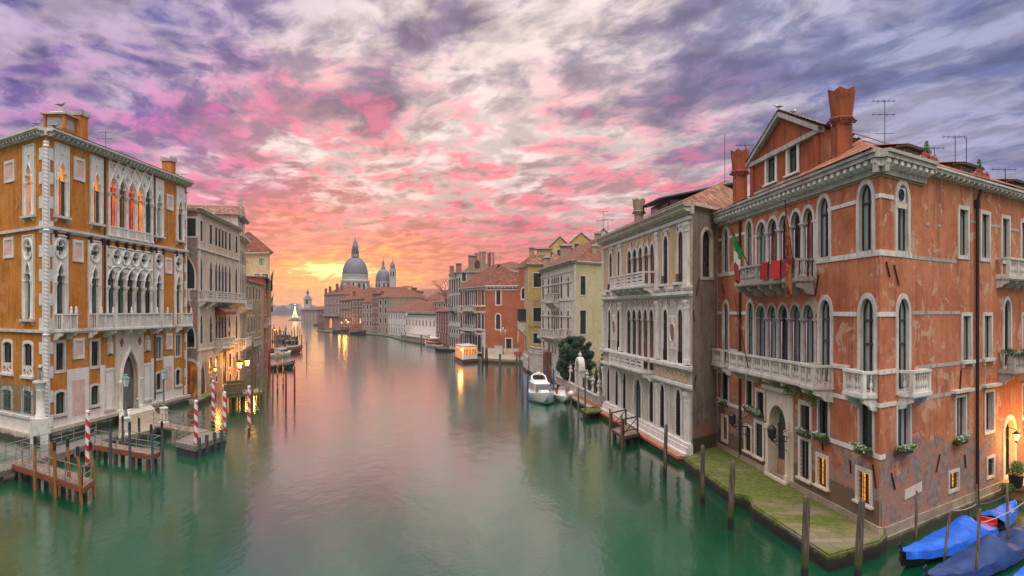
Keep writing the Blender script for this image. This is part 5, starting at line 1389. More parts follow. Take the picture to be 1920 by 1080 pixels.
# garden side
for a in ((6.5, 22.5, 641, 680), (45, 60.5, 644, 686)):
    W = lw_(S_, *a, shape='seg', fr=.26, mats=sc_, pane='glass')
    pm = (a[0] + a[1]) / 2; u0, u1 = S_.U(a[0]), S_.U(a[1]); za, zb = S_.Z(pm, a[3] + 19), S_.Z(pm, a[3]); w = u1 - u0
    mb = MB().plate([(-w / 2 - .26, 0), (w / 2 + .26, 0), (w / 2 + .26, zb - za), (-w / 2 - .26, zb - za)], [[(-w / 2, .14), (w / 2, .14), (w / 2, zb - za - .1), (-w / 2, zb - za - .1)]], -.06, .02)
    for q in (-1, 1): mb.tube([(-w / 2 * q, -.02, .14), (w / 2 * q, -.02, zb - za - .1)], .05, 5)
    mb.ring(0, (zb - za) / 2, .3, .05, -.02, 14); mb.box(-w / 2 - .36, w / 2 + .36, -.2, .02, -.2, -.002)
    S_.part('window_parapet', mb, sc_, W, ((u0 + u1) / 2, 0, za))
for a in ((6, 22, 730, 788), (44, 60, 732, 776)): lw_(S_, *a, shape='seg', fr=.3, mats=sc_, pane='glass_green', grille=True, sill=.2)
S_.wall([M['ochre']], .5, ZL - .1, th=.04, name='side_wall')
for z in (zb2, zb1): S_.part('string_course', MB().box(0, S_.L + .1, -.2, .03, z - .124, z + .104), st_)
# roof, skylight lantern, chimneys
zc = ZL + .12; a0, a1, a2 = S_.world(0, -.7), F.world(-.15, -.75), F.world(F.L + .3, -.72)
bs = (F.d - S_.d).normalized(); rp = F.PL + bs * (8 / abs(F.d.x * bs.y - F.d.y * bs.x)); zq = zc + 2.0
roof_face(l1, [V3(a1, zc), V3(a2, zc), V3(F.world(F.L - 5, 8), zq), V3(rp, zq)], M['tiles_old'], 'roof', .045)
roof_face(l1, [V3(a0, zc), V3(a1, zc - .003), V3(rp, zq), V3(S_.world(0, 8), zq)], M['tiles_old'], 'roof', .045)
u = F.U(114, 2.3); cx_ = F.world(u, 2.3); lt = F.Z(112, 216, 2.3); lb_ = F.Z(112, 242, 2.3)
mb = MB().box(-.85, .85, -.85, .85, ZL, lt - 1.25)
for x in (-.8, .8):
    for y in (-.8, .8): mb.box(x - .12, x + .12, y - .12, y + .12, lt - 1.25, lt - .12)
for x in (-.8, .8): mb.box(x - .1, x + .1, -.7, .7, lt - .3, lt - .12); mb.box(-.7, .7, x - .1, x + .1, lt - .3, lt - .12)
MM = F.at(u, 2.3, 0); o = obj('roof_lantern', mb, M['ochre'], l1, MM)
mb = MB().box(-1.1, 1.1, -1.1, 1.1, lt - .12, lt); mb.lathe([(1.35, lt), (.3, lt + .35), (.25, lt + .55), (.1, lt + .7)], (0, 0, 0), 4, ang=math.pi / 4); obj('lantern_cap', mb, M['stone_dark'], o, MM)
mb = MB()
for x in (-.8, .8):
    mb.add([(x, -.7, lt - 1.25), (x, .7, lt - 1.25), (x, .7, lt - .3), (x, -.7, lt - .3)], [(0, 1, 2, 3)]); mb.add([(-.7, x, lt - 1.25), (.7, x, lt - 1.25), (.7, x, lt - .3), (-.7, x, lt - .3)], [(0, 1, 2, 3)])
obj('pane', mb, M['glass_sky'], o, MM)
def crenel_chimney(F, px, off, yt, w, d, root, mat_='ochre'):
    u = F.U(px, off); zt = F.Z(px, yt, off); mb = MB().box(-w / 2, w / 2, -d / 2, d / 2, ZL - .2, zt - .5)
    o = obj('chimney', mb, M[mat_], root, F.at(u, off, 0)); mb = MB().box(-w / 2 - .12, w / 2 + .12, -d / 2 - .12, d / 2 + .12, zt - .5, zt - .2)
    for k in range(6):
        x = -w / 2 - .06 + (w + .12) * k / 5
        for y in (-d / 2 - .02, d / 2 + .02): mb.box(x - .06, x + .06, y - .06, y + .06, zt - .2, zt)
    obj('chimney_crown', mb, M['stone_dark'], o, F.at(u, off, 0))
crenel_chimney(F, 146.5, 1.6, 208, 1.1, 1.1, l1); crenel_chimney(F, 316.5, 1.6, 295, 1.05, 1.0, l1)
# drainpipes and the small iron lamps under the upper belt
for px in (195, 289): F.part('drainpipe', MB().tube([(0, -.1, zb1 if px < 200 else 1.2), (0, -.1, ZL - .3)], .06, 8), M['wood_dark'], None, (F.U(px), 0, 0))
for px in (100, 124, 166, 189, 200, 217, 234, 249, 265, 281, 289, 303, 328, 341): F.part('iron_bracket', MB().box(-.09, .09, -.3, .02, zb2 - .75, zb2 - .2), M['iron'], None, (F.U(px), 0, 0))
# ---------------------------------------------------------------- a plain canal house: front, near side, far side, hipped roof
def house(name, label, PL, PR, ze, wall, rows=(), near=None, near_rows=(), dvec=None, depth=10, rise=2.2, zb=-.4, roof='tiles_old', side=None, eaves=.4, cat='building', group=None, corn=True, hip=True, flat=False, far=True, trim='stone'):
    PL, PR = Vector(PL), Vector(PR)
    near = near or ('R' if PR.y < PL.y else 'L')
    root = building(name, label, PR if near == 'R' else PL, cat, group)
    F = Fac(root, PL, PR)
    dv = Vector(dvec).normalized() if dvec is not None else Vector((-F.d.y, F.d.x))
    BL, BR = PL + dv * depth, PR + dv * depth
    N = Fac(root, PR, BR) if near == 'R' else Fac(root, BL, PL)
    for FF, rr in ((F, rows), (N, near_rows)):
        for r_ in rr:
            z0, z1, us, w = r_[:4]; kw = dict(fr=.14, mats=M[trim], far=far, depth=.055, proud=.03) if FF is F else dict(fr=.14, mats=M[trim], far=far); kw.update(r_[4] if len(r_) > 4 else {})
            for q in us:
                u = FF.L * q if 0 <= q <= 1 else FF.U(q)
                FF.window(u, z0, w, z1 - z0, **kw)
        FF.wall([M[wall if FF is F else (side or wall)]], zb, ze, th=.04, name='wall' if FF is F else 'side_wall')
    # the two faces turned away
    o = obj('back_wall', MB().add([V3(BL, zb), V3(BR, zb), V3(BR, ze), V3(BL, ze)], [(0, 1, 2, 3)]), M[side or wall], root, Matrix.Identity(4))
    a, b = (PL, BL) if near == 'R' else (PR, BR)
    obj('back_wall', MB().add([V3(a, zb), V3(b, zb), V3(b, ze), V3(a, ze)], [(0, 1, 2, 3)]), M[side or wall], root, Matrix.Identity(4))
    if corn:
        F.cornice(-.05, F.L + .05, ze + .02, [(eaves * .9, .12), (eaves * .5, .16)], None, M[trim])
        N.cornice(-.05, N.L + .05, ze + .015, [(eaves * .9, .12), (eaves * .5, .16)], None, M[trim])
    if flat: obj('roof', MB().add([V3(PL, ze), V3(PR, ze), V3(BR, ze), V3(BL, ze)], [(0, 1, 2, 3)]), M['stone_dark'], root, Matrix.Identity(4))
    else:
        e = eaves; d = F.d
        c = [PL - d * e - dv * e, PR + d * e - dv * e, BR + d * e + dv * e, BL - d * e + dv * e]
        z = ze + .03
        if F.L > depth: k = min(depth / 2, F.L / 2.2); r0, r1_ = PL + d * (k if hip else -e) + dv * depth / 2, PR - d * (k if hip else -e) + dv * depth / 2
        else: k = F.L / 2; r0 = PL + d * k + dv * k; r1_ = r0 + dv * max(.01, (depth - 2 * k))
        if F.L > depth: fs = [[c[0], c[1], r1_, r0], [c[1], c[2], r1_], [c[2], c[3], r0, r1_], [c[3], c[0], r0]]
        else: fs = [[c[0], c[1], r0], [c[1], c[2], r1_, r0], [c[2], c[3], r1_], [c[3], c[0], r0, r1_]]
        for f in fs:
            roof_face(root, [V3(p, z + rise) if p in (r0, r1_) else V3(p, z) for p in f], M[roof], 'roof')
    return root, F, N
def chimney(root, p, zb, zt, w, mat_='chimney_red', pot=True, d=None):
    d = d or w
    mb = MB().box(-w / 2, w / 2, -d / 2, d / 2, zb, zt)
    o = obj('chimney', mb, M[mat_], root, T(p[0], p[1], 0))
    if pot: obj('chimney_cap', MB().box(-w * .68, w * .68, -d * .68, d * .68, zt, zt + .14).box(-w * .4, w * .4, -d * .4, d * .4, zt + .14, zt + .35), M['stone_dark'], o, T(p[0], p[1], 0))
    return o
def fr(n, a=.1, b=.9): return [a + (b - a) * i / (n - 1) for i in range(n)]
OG = dict(shape='ogee', fr=.2, pane='glass_grey'); RD = dict(shape='round', fr=.16); SH = dict(shutter='closed', fr=.12)

# ================= left bank beyond the ochre palace
p0, p1 = P(370.5, 59.0), P(448.5, 74.0)
zg = ZD(392, 59.0)
b1, F1, N1 = house('stone_palace', 'beige stone palace with pointed Gothic windows and an orange brick side', p0, p1, zg, 'beige_stone', near='L', depth=14, side='brick_side', rise=2.6, far=False,
    rows=[(ZD(451, 59.8), ZD(413, 59.8), [377, 395], 1.05, dict(fr=.2, pane='wood_black', frame='wood_black')), (ZD(451, 59.8), ZD(413, 59.8), [405, 411.2, 417.2, 423], 1.0, dict(fr=.1, pane='wood_black', frame='wood_black')), (ZD(451, 59.8), ZD(413, 59.8), [430.5, 443], 1.05, dict(fr=.2, pane='wood_black', frame='wood_black')),
          (ZD(560, 59.8), ZD(481, 59.8), [376.5, 395, 405, 411.2, 417.2, 423, 430.5, 442.5], 1.15, dict(OG, fr=.3)),
          (ZD(645, 59.5), ZD(588, 59.5), [377, 395, 430, 443], 1.15, dict(OG, fr=.26)), (ZD(640, 62), ZD(588, 59.5), [405.5, 411.2, 416.8, 422.3], 1.05, dict(OG, fr=.12, pane='glass_rose')),
          (ZD(698, 62), ZD(671, 62), [394.2, 405.5], 1.1, dict(fr=.16, pane='lit_amber', grille=True)), (ZD(720, 63), ZD(707, 63), [395.5, 406], .8, dict(shape='round', fr=.14)), (ZD(690, 69), ZD(664, 69), [431.5, 444.5], 1.2, dict(fr=.16)), (ZD(716, 70), ZD(700, 70), [431.5, 444.5], .9, dict(shape='round', fr=.14)),
          (.5, ZD(678, 60), [379.5], 2.0, dict(shape='door', fr=.32, pane='shutter_brown')), (.7, 6.0, [420.5], 1.8, dict(shape='round', fr=.3, pane='wood_dark'))],
    near_rows=[(ZD(444, 59.5), ZD(411, 59.5), [353], 1.6, dict(fr=.2, shutter='closed')), (ZD(541, 59.5), ZD(482, 59.5), [351.5], 1.5, dict(fr=.2, shape='door', shutter='closed')), (ZD(650, 59.5), ZD(600, 59.5), [352], 1.4, dict(fr=.2, shape='door')), (.3, ZD(676, 59.5), [354], 1.9, dict(shape='round', fr=.3, pane='lit_dim'))])
zb_ = ZD(561, 60)
F1.balcony(F1.U(372), F1.U(386), zb_ - .1, .8, 1.1, 'panel', 1, 2, blen=.5)
F1.balcony(F1.U(391), F1.U(447), zb_ - .1, .9, 1.1, 'panel', 5, 8, blen=.5)
N1.balcony(N1.U(347), N1.U(358), zb_ - .1, .8, 1.1, 'turned', 1, 2, blen=.5)
F1.balcony(F1.U(403), F1.U(427), ZD(651, 65), .9, 1.15, 'turned', 4, 4, blen=.6)
F1.part('awning', MB().side([(0, ZD(573, 64)), (-1.2, ZD(584, 64)), (-1.2, ZD(590, 64)), (0, ZD(590, 64))], F1.U(403), F1.U(425)), M['awning'])
for z in (ZD(657, 59), ZD(464, 59.0)): F1.part('string_course', MB().box(-.05, F1.L, -.14, .02, z - .12, z + .1), M['stone'])
F1.part('string_course', MB().box(-.05, F1.L, -.1, .02, zb_ - .42, zb_ - .2), M['stone'])
for q in (.03, .98): F1.part('pilaster', MB().box(F1.L * q - .3, F1.L * q + .3, -.08, .02, .5, zg - .4), M['stone'])
F1.cornice(-.1, F1.L + .1, zg + .16, [(.5, .14), (.35, .1)], (.7, .25, .4, .25, .24), M['stone_dark'])
chimney(b1, F1.world(-.3 + 1.2, 4), zg, zg + 3.2, 1.6, 'brick_side'); chimney(b1, F1.world(12, 5), zg, zg + 3.6, .9, 'brick_side')
for px in (388, 398, 429, 438): F1.part('plaque', MB().plate(quatrefoil(0, 0, .34, 24), [], -.05, .02), M['stone'], None, (F1.U(px), 0, ZD(620, 64)))
# second palace of the pair, with a curved attic
p0b, p1b = P(449, 74.2), P(461.5, 80.5)
zg2 = ZD(446, 75)
b2, F2, N2 = house('attic_palace', 'narrow pale palace front with a gabled attic topped by a statue', p0b, p1b, zg2, 'beige_stone', near='L', depth=14, rise=2.2, zb=0, far=False,
    rows=[(ZD(575, 76), ZD(500, 76), [.18, .4, .6, .82], .95, dict(OG, fr=.2)), (ZD(640, 76), ZD(590, 76), [.2, .42, .6, .8], .95, dict(fr=.14, shutter='closed')), (ZD(495, 76), ZD(470, 76), [.2, .42, .6, .8], .9, dict(fr=.2)), (ZD(690, 76), ZD(662, 76), [.2, .5, .8], .9, dict(fr=.2, shutter='closed'))])
az = ZD(405, 75)
obj('attic', MB().prism([F2.world(.0, .2), F2.world(F2.L, .2), F2.world(F2.L, 9), F2.world(.0, 9)], zg2, az), M['pale_wall'], b2, Matrix.Identity(4))
for q in (.3, .7): F2.part('window', MB().plate([(-.5, 0), (.5, 0), (.5, 1.9), (-.5, 1.9)], [], .12, .2), M['glass'], None, (F2.L * q, 0, zg2 + .8))
F2.part('pediment', MB().plate([(-.3, az), (F2.L + .3, az), (F2.L / 2, az + 1.7)], [], -.1, 1.2), M['stone_dark'])
F2.cornice(-.1, F2.L + .3, az + .1, [(.5, .2), (.3, .2)], None, M['stone_dark']); F2.cornice(-.1, F2.L + .2, zg2 + .25, [(.7, .25), (.4, .2)], None, M['stone'])
sb = MB(); sb.sm = True; sb.lathe([(.25, 0), (.28, .4), (.2, .9), (.26, 1.4), (.12, 1.65), (.16, 1.9), (.05, 2.1), (.03, 2.5)], (0, 0, 0), 8); F2.part('statue', sb, M['stone_dark'], None, (F2.L / 2 - .5, .3, az + 1.3))
e_ = .4
roof_face(b2, [V3(F2.world(-.4, -.1), az), V3(F2.world(-.4, 10), az), V3(F2.world(F2.L / 2, 10), az + 1.8), V3(F2.world(F2.L / 2, -.1), az + 1.8)][::1], M['tiles_old'], 'attic_roof')
roof_face(b2, [V3(F2.world(F2.L + .4, 10), az), V3(F2.world(F2.L + .4, -.1), az), V3(F2.world(F2.L / 2, -.1), az + 1.8), V3(F2.world(F2.L / 2, 10), az + 1.8)], M['tiles_old'], 'attic_roof')
F2.balcony(.3, F2.L - .2, ZD(578, 76), .9, 1.1, 'panel', 4, 4, blen=.5); F2.balcony(.6, F2.L - .4, ZD(648, 76), .8, 1.1, 'turned', 3, 3, blen=.5)
# brown house, red house, tall tan house behind
p0c, p1c = P(461.6, 80.6), P(494.5, 95.5); zg3 = ZD(524, 81)
b3, F3, N3 = house('brown_house', 'weathered brown canal house with dark shutters and a roof dormer', p0c, p1c, zg3, 'brown_wall', near='L', depth=12, rise=1.8, zb=0, far=False,
    rows=[(ZD(560, 83), ZD(537, 83), [463, 468.8, 481, 486.5], 1.5, dict(SH)), (ZD(561, 86), ZD(536, 85), [475], 1.7, dict(fr=.2, pane='lit_dim', shape='rect')), (ZD(622, 85), ZD(592, 85), [465, 471, 474, 477, 486], 1.0, dict(fr=.2, shape='round')), (ZD(668, 86), ZD(640, 86), [464, 470, 476, 482, 488], 1.2, dict(fr=.15, shutter='closed')), (1.0, 4.4, [466, 474, 484], 1.4, dict(fr=.2, pane='wood_dark'))])
F3.balcony(F3.U(463), F3.U(480), ZD(646, 85), .9, 1.1, 'turned', 4, 4, blen=.5, mats=M['stone_dark'])
D3 = F3.part('dormer', MB().box(F3.U(463), F3.U(474), 1.0, 5.0, zg3, zg3 + 3.0), M['brown_wall'])
u0, u1 = F3.U(463), F3.U(474)
roof_face(D3, [V3(F3.world(u0 - .4, .5), zg3 + 2.95), V3(F3.world(u1 + .4, .5), zg3 + 2.95), V3(F3.world(u1 + .4, 5), zg3 + 3.9), V3(F3.world(u0 - .4, 5), zg3 + 3.9)], M['tiles_red'], 'dormer_roof', M_=Matrix.Identity(4))
F3.part('pane', MB().plate([(u0 + .4, zg3 + 1.0), (u1 - .4, zg3 + 1.0), (u1 - .4, zg3 + 2.6), (u0 + .4, zg3 + 2.6)], [], .97), M['glass'], D3)
p0d, p1d = P(494.6, 95.6), P(507.5, 116); zg4 = ZD(517, 96)
b4, F4, N4 = house('red_house', 'dark red canal house flying two flags at the bend', p0d, p1d, zg4, 'red_wall', near='L', depth=12, rise=.6, zb=0, far=False, flat=True,
    rows=[(ZD(552, 100), ZD(530, 99), [497, 500.5, 503.5, 506], 1.3, dict(fr=.25)), (ZD(590, 100), ZD(562, 100), [497, 500, 503.5, 506], 1.3, dict(fr=.25, shutter='closed')), (ZD(640, 100), ZD(612, 100), [497, 500, 503.5, 506], 1.3, dict(fr=.25)), (1, 4.5, [498, 502, 506], 1.5, dict(fr=.25))])
F4.balcony(1.5, 6, ZD(607, 100), .9, 1.1, 'turned', 3, 3, blen=.5)
b5, F5, N5 = house('tan_house', 'tall plain tan house with a dark red hipped roof', P(438, 105), P(506, 105), ZD(474, 105), 'tan_wall', near='R', dvec=(-.55, 1), depth=16, rise=4.6, zb=0, roof='tiles_red', far=False, eaves=.7,
    rows=[(ZD(497, 105), ZD(485, 105), [490.5], 1.1, dict(fr=.16, pane='glass_sky')), (ZD(530, 105), ZD(514, 105), [482, 497], 1.2, dict(fr=.16))])
# houses further round the bend, half hidden
for i, (pa, pb, Da, Db, yt, w, lb) in enumerate(((503.5, 508.8, 117, 135, 535, 'pink_wall', 'pink house seen edge on past the red house'),)):
    house('canal_house', lb, P(pa, Da), P(pb, Db), ZD(yt, Da), w, near='L', depth=10, rise=1.5, rows=[(5, 7.5, fr(4), 1.2, dict(SH)), (9, 11.5, fr(4), 1.2, dict(SH))])

# ================= right bank: lime house, yellow house
pr4, pl4 = P(1078.5, 66.0), P(1014.5, 82.7); dv4 = P(1136, 69) - pr4
zg5 = ZD(489, 66.0)
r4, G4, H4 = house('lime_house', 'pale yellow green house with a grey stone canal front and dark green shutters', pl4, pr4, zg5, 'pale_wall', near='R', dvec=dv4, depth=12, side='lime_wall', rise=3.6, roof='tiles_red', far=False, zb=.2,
    rows=[(ZD(560, 76), ZD(520, 76), [1018.5, 1029, 1053], .95, dict(RD, fr=.2)), (ZD(560, 76), ZD(520, 76), [1035.5, 1039.5, 1043.2, 1047], .85, dict(RD, fr=.08)), (ZD(556, 68), ZD(518, 68), [1065.5], .95, dict(RD, fr=.2, shutter='closed')),
          (ZD(623, 76), ZD(582, 76), [1018.5, 1029, 1053, 1065.5], .95, dict(RD, fr=.2)), (ZD(623, 76), ZD(582, 76), [1035.5, 1039.5, 1043.2, 1047], .85, dict(RD, fr=.08)),
          (ZD(667, 74), ZD(645, 74), [1020, 1030], 1.0, dict(SH)), (ZD(664, 74), ZD(648, 74), [1036.5, 1041.5], .95, dict(shape='ogee', fr=.2, pane='lit_amber')), (1.0, 4.6, [1052, 1062], 1.2, dict(RD, fr=.2))],
    near_rows=[(ZD(553, 67), ZD(518, 67), [1093], 1.0, dict(fr=.12, shutter='closed')), (ZD(626, 67), ZD(582, 67), [1093], 1.15, dict(fr=.12, shutter='closed'))])
for a, b, y in ((1033, 1049, 566), (1027, 1050, 632)): G4.balcony(G4.U(a), G4.U(b), ZD(y, 75), .9, 1.15, 'panel', 4, 4, blen=.7)
G4.balcony(G4.U(1051), G4.U(1056), ZD(632, 72), .7, 1.1, 'panel', 1, 2); G4.balcony(G4.U(1062), G4.U(1070), ZD(632, 69), .7, 1.1, 'panel', 1, 2); G4.balcony(G4.U(1016), G4.U(1021), ZD(632, 80), .7, 1.1, 'panel', 1, 2)
for z in (ZD(562, 67), ZD(527, 66.5), ZD(594, 66.5), ZD(506, 66)): G4.part('string_course', MB().box(0, G4.L, -.1, .02, z - .1, z + .1), M['stone'])
G4.part('corner_pilaster', MB().box(G4.L - 1.2, G4.L, -.08, .02, .3, zg5 - .4), M['pale_wall'])
G4.cornice(-.1, G4.L + .1, zg5 + .2, [(.6, .16), (.4, .1)], (.75, .25, .45, .25, .26), M['stone_dark'])
H4.part('string_course', MB().box(0, H4.L, -.3, .02, zg5 - .12, zg5 + .02), M['stone'])
for px, off, y0, w in ((1025.5, 1.2, 496, 1.0), (1060, 2.5, 474, 1.4)): chimney(r4, G4.world(G4.U(px, off), off), zg5 - .5, G4.Z(px, y0 - 12, off), w, 'cream_far')
chimney(r4, H4.world(H4.U(1115, 1.5), 1.5), zg5 - .2, zg5 + 2.2, .7, 'cream_far'); chimney(r4, H4.world(H4.U(1121, 3.5), 3.5), zg5 + 1, zg5 + 4.2, .8, 'cream_far')
pr5, pl5 = P(990.5, 86), P(983, 93); zg6 = ZD(495, 86)
r5, G5, H5 = house('yellow_house', 'ochre yellow house with green shutters above a pale stone base', pl5, pr5, zg6, 'gold_wall', near='R', dvec=(1, .12), depth=7, side='yellow_wall', rise=2.6, roof='tiles_old', far=False, zb=.2,
    rows=[(ZD(540, 88), ZD(515, 88), [.3, .7], 1.0, dict(SH)), (ZD(605, 88), ZD(585, 88), [.3], 1.0, dict(SH)), (ZD(660, 88), ZD(628, 88), [.3, .7], 1.0, dict(fr=.1))],
    near_rows=[(ZD(538, 86), ZD(512, 86), [1009], 1.55, dict(fr=.18, shutter='closed')), (ZD(603, 86), ZD(577, 86), [1008.5], 1.5, dict(fr=.18, shutter='closed')), (ZD(644, 86), ZD(625, 86), [1008.5], 1.5, dict(fr=.18, shutter='closed'))])
H5.part('window_lunette', MB().plate([(1.0 * math.cos(math.pi * k / 12), 1.1 * math.sin(math.pi * k / 12)) for k in range(13)], [[(.8 * math.cos(math.pi * k / 12), .05 + .9 * math.sin(math.pi * k / 12)) for k in range(13)]], -.06, .02), M['stone_dark'], None, (H5.U(1008.5), 0, ZD(575, 86)))
o = G5.part('bay_window', MB().box(1.0, 4.5, -1.3, .02, ZD(603, 88), ZD(582, 88)).box(.9, 4.6, -1.4, .0, ZD(582, 88), ZD(579, 88)), M['wood_green'])
G5.part('bay_balcony', MB().side([(0, ZD(632, 88)), (-1.2, ZD(618, 88)), (-1.2, ZD(606, 88)), (0, ZD(606, 88))], .6, 4.8), M['stone'], o)
H5.part('string_course', MB().box(0, H5.L, -.1, .02, ZD(612, 86), ZD(609, 86)), M['stone_dark'])
H5.cornice(0, H5.L, zg6 + .1, [(.45, .14)], (.55, .2, .38, .22, .15), M['stone_dark'])
chimney(r5, G5.world(1.5, 1.2), zg6, ZD(463, 90), .9, 'cream_far')
chimney(r5, H5.world(3.0, 3.0), zg6, ZD(470, 90), 2.2, 'tan_wall')
G5.part('stone_base', MB().box(-.3, G5.L + .2, -.25, .02, -1, ZD(668, 87)), M['stone_blocks'])
# pale stone terrace in front of it
tp = [P(994, 83.8), P(1000, 82), P(1014, 79.5), P(1029, 78.5), P(1036, 84), P(991, 88)]
tw = building('terrace_wall', 'pale stone block terrace with an open balustrade beside the water', tp[0], 'terrace')
zt_ = ZD(662, 83)
obj('wall', MB().prism(tp, -1.2, zt_), M['stone_blocks'], tw, Matrix.Identity(4))
obj('coping', MB().prism([p + (p - Vector((tp[0].x + 2.5, tp[0].y + 3))).normalized() * .18 for p in tp], zt_, zt_ + .15), M['stone'], tw, Matrix.Identity(4))
mb = MB()
for a, b in zip(tp[:4], tp[1:5]):
    n = max(2, int((b - a).length / .45))
    for i in range(n):
        p = a + (b - a) * i / n; mb.lathe([(.1, 0), (.06, .12), (.12, .3), (.05, .6), (.09, .75)], (p.x, p.y, zt_ + .15), 6)
    d = (b - a).normalized(); nn = Vector((-d.y, d.x)) * .14
    mb.prism([a - nn, b - nn, b + nn, a + nn], zt_ + .9, zt_ + 1.05)
obj('balustrade', mb, M['stone'], tw, Matrix.Identity(4))
pb_ = P(1031, 77); obj('brick_pier', MB().box(-.9, .9, -.4, 3, -1, zt_ + .6), M['brick_far'], tw, T(pb_.x, pb_.y, 0))
# bank between the terrace and the garden
a, b = P(1030, 78.5), P(1047, 68); tag(obj('embankment', MB().prism([(a.x, a.y), (b.x, b.y), (b.x + 9, b.y + 2), (a.x + 9, a.y + 6)], -1.2, .8), M['quay_stone']), None, None, kind='structure')
# yellow gabled house behind
def gabled(name, label, pa, pb, D_, ye, yp, wall, zb=8, depth=8, wins=()):
    A_, B_ = P(pa, D_), P(pb, D_); root = building(name, label, A_); FF = Fac(root, A_, B_); W = FF.L
    for p0, p1, y0, y1 in wins:
        u0, u1 = FF.U(p0), FF.U(p1); FF.window((u0 + u1) / 2, ZD(y1, D_), u1 - u0, ZD(y0, D_) - ZD(y1, D_), fr=.12, shutter='closed', far=True)
    ze, zp = ZD(ye, D_), ZD(yp, D_)
    FF.wall([M[wall]], zb, ze, outer=[(0, zb), (W, zb), (W, ze), (W / 2, zp), (0, ze)], th=.05)
    for q in (0, W): FF.part('side_wall', MB().add([(q, .05, zb), (q, depth, zb), (q, depth, ze), (q, .05, ze)], [(0, 1, 2, 3)]), M[wall])
    FF.part('verge', MB().plate([(-.35, ze - .12), (W / 2, zp + .12), (W + .35, ze - .12), (W + .35, ze + .06), (W / 2, zp + .32), (-.35, ze + .06)], [], -.2, .1), M['stone_dark'])
    for q0, q1 in ((-.3, W / 2), (W + .3, W / 2)):
        c = [V3(FF.world(q0, -.15), ze), V3(FF.world(q0, depth), ze), V3(FF.world(q1, depth), zp + .2), V3(FF.world(q1, -.15), zp + .2)]
        roof_face(root, c, M['tiles_old'], 'roof')
    return root, FF
gabled('gabled_house', 'yellow gabled house rising behind the lime house roof', 1028.5, 1071, 90, 466, 445, 'yellow_wall', wins=[(1045, 1053, 468, 486), (1063.5, 1068, 470, 482)])
gabled('gabled_house', 'second yellow gable, taller and nearer the tiled roof on the right', 1068, 1112, 94, 457, 438, 'yellow_wall', wins=[(1077, 1085.5, 457, 471)])
gabled('gabled_house', 'small grey gabled house with a tiled roof behind the marble palace', 1118, 1145, 86, 446, 430, 'pale_wall')

# ================= right bank: orange palace on the little square, grey palace behind
pl6, pr6 = P(863.5, 128), P(910, 118)
zg7 = ZD(537, 118); dv6 = P(983, 117) - pr6
r6, G6, H6 = house('orange_palace', 'orange palace with white arched windows facing a small waterside square', pl6, pr6, zg7, 'orange_wall', near='R', dvec=dv6, depth=dv6.length + 2, rise=5.2, roof='tiles_red', far=False, zb=.3, eaves=.6, trim='stone_clean',
    rows=[(ZD(572, 122), ZD(543, 122), [865, 874, 893, 905.5], 1.2, dict(RD, fr=.3)), (ZD(572, 122), ZD(543, 122), [878.5, 882, 885.5, 889], 1.25, dict(RD, fr=.14)),
          (ZD(616, 122), ZD(588, 122), [865, 874, 893, 905.5], 1.2, dict(RD, fr=.3)), (ZD(616, 122), ZD(588, 122), [878.5, 882, 885.5, 889], 1.25, dict(RD, fr=.14)), (ZD(615, 121), ZD(587, 121), [898.5], 2.0, dict(fr=.2, pane='glass_rose')),
          (1.2, ZD(629, 120), [864.5, 873, 877, 888, 893, 905], 1.3, dict(RD, fr=.25)), (.8, ZD(628, 120), [882, 899], 2.0, dict(RD, fr=.3, pane='wood_dark'))],
    near_rows=[(ZD(571, 118), ZD(541, 118), [934.5], .95, dict(RD, fr=.24, pane='wood_dark')), (ZD(617, 118), ZD(589, 118), [934], .95, dict(RD, fr=.24, pane='wood_dark')), (ZD(572, 118), ZD(543, 118), [981.5], .8, dict(RD, fr=.3)), (ZD(602, 118), ZD(585, 118), [976], .9, dict(fr=.25, shutter='closed')), (ZD(639, 118), ZD(623, 118), [977.5], 1.1, dict(fr=.28, shutter='closed')), (.9, ZD(635, 118), [954], 1.2, dict(fr=.25, pane='wood_black', frame='wood_black'))])
for z in (ZD(541, 118), ZD(574, 118), ZD(585, 118), ZD(619, 118), ZD(627, 118)): G6.part('string_course', MB().box(-.1, G6.L + .1, -.14, .02, z - .16, z + .16), M['stone_clean'])
for y in (583, 620): G6.balcony(G6.U(874), G6.U(893), ZD(y, 122) + .1, 1.0, 1.2, 'turned', 4, 4)
G6.part('stone_corner', MB().box(G6.L - 1.6, G6.L, -.1, .02, .4, ZD(622, 118)), M['stone_clean'])
H6.part('stone_base', MB().box(0, H6.L - 2.2, -.12, .02, .5, ZD(653, 118)), M['stone'])
H6.cornice(0, H6.L, zg7 + .2, [(.62, .2), (.3, .2)], (.8, .35, .5, .3, .4), M['stone_clean'])
H6.part('string_course', MB().box(0, H6.L, -.1, .02, zg7 - .9, zg7 - .6), M['stone_clean'])
pl7, pr7 = P(842, 138), P(864, 129.5); zg8 = ZD(512, 134)
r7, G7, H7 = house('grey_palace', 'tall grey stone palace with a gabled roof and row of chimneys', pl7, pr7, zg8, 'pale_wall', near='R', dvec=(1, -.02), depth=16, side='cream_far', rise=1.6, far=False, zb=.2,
    rows=[(ZD(550, 136), ZD(524, 136), fr(5), 1.3, dict(fr=.2)), (ZD(573, 136), ZD(554, 136), fr(5), 1.3, dict(fr=.2)), (ZD(603, 136), ZD(585, 136), fr(5), 1.3, dict(fr=.2, shutter='closed')), (ZD(630, 136), ZD(616, 136), fr(5), 1.2, dict(fr=.2)), (1, 4.2, fr(5), 1.4, dict(RD, fr=.2))],
    near_rows=[(ZD(527, 130), ZD(511, 130), [870], .9, dict(fr=.2, shutter='closed', pane='glass_sky'))])
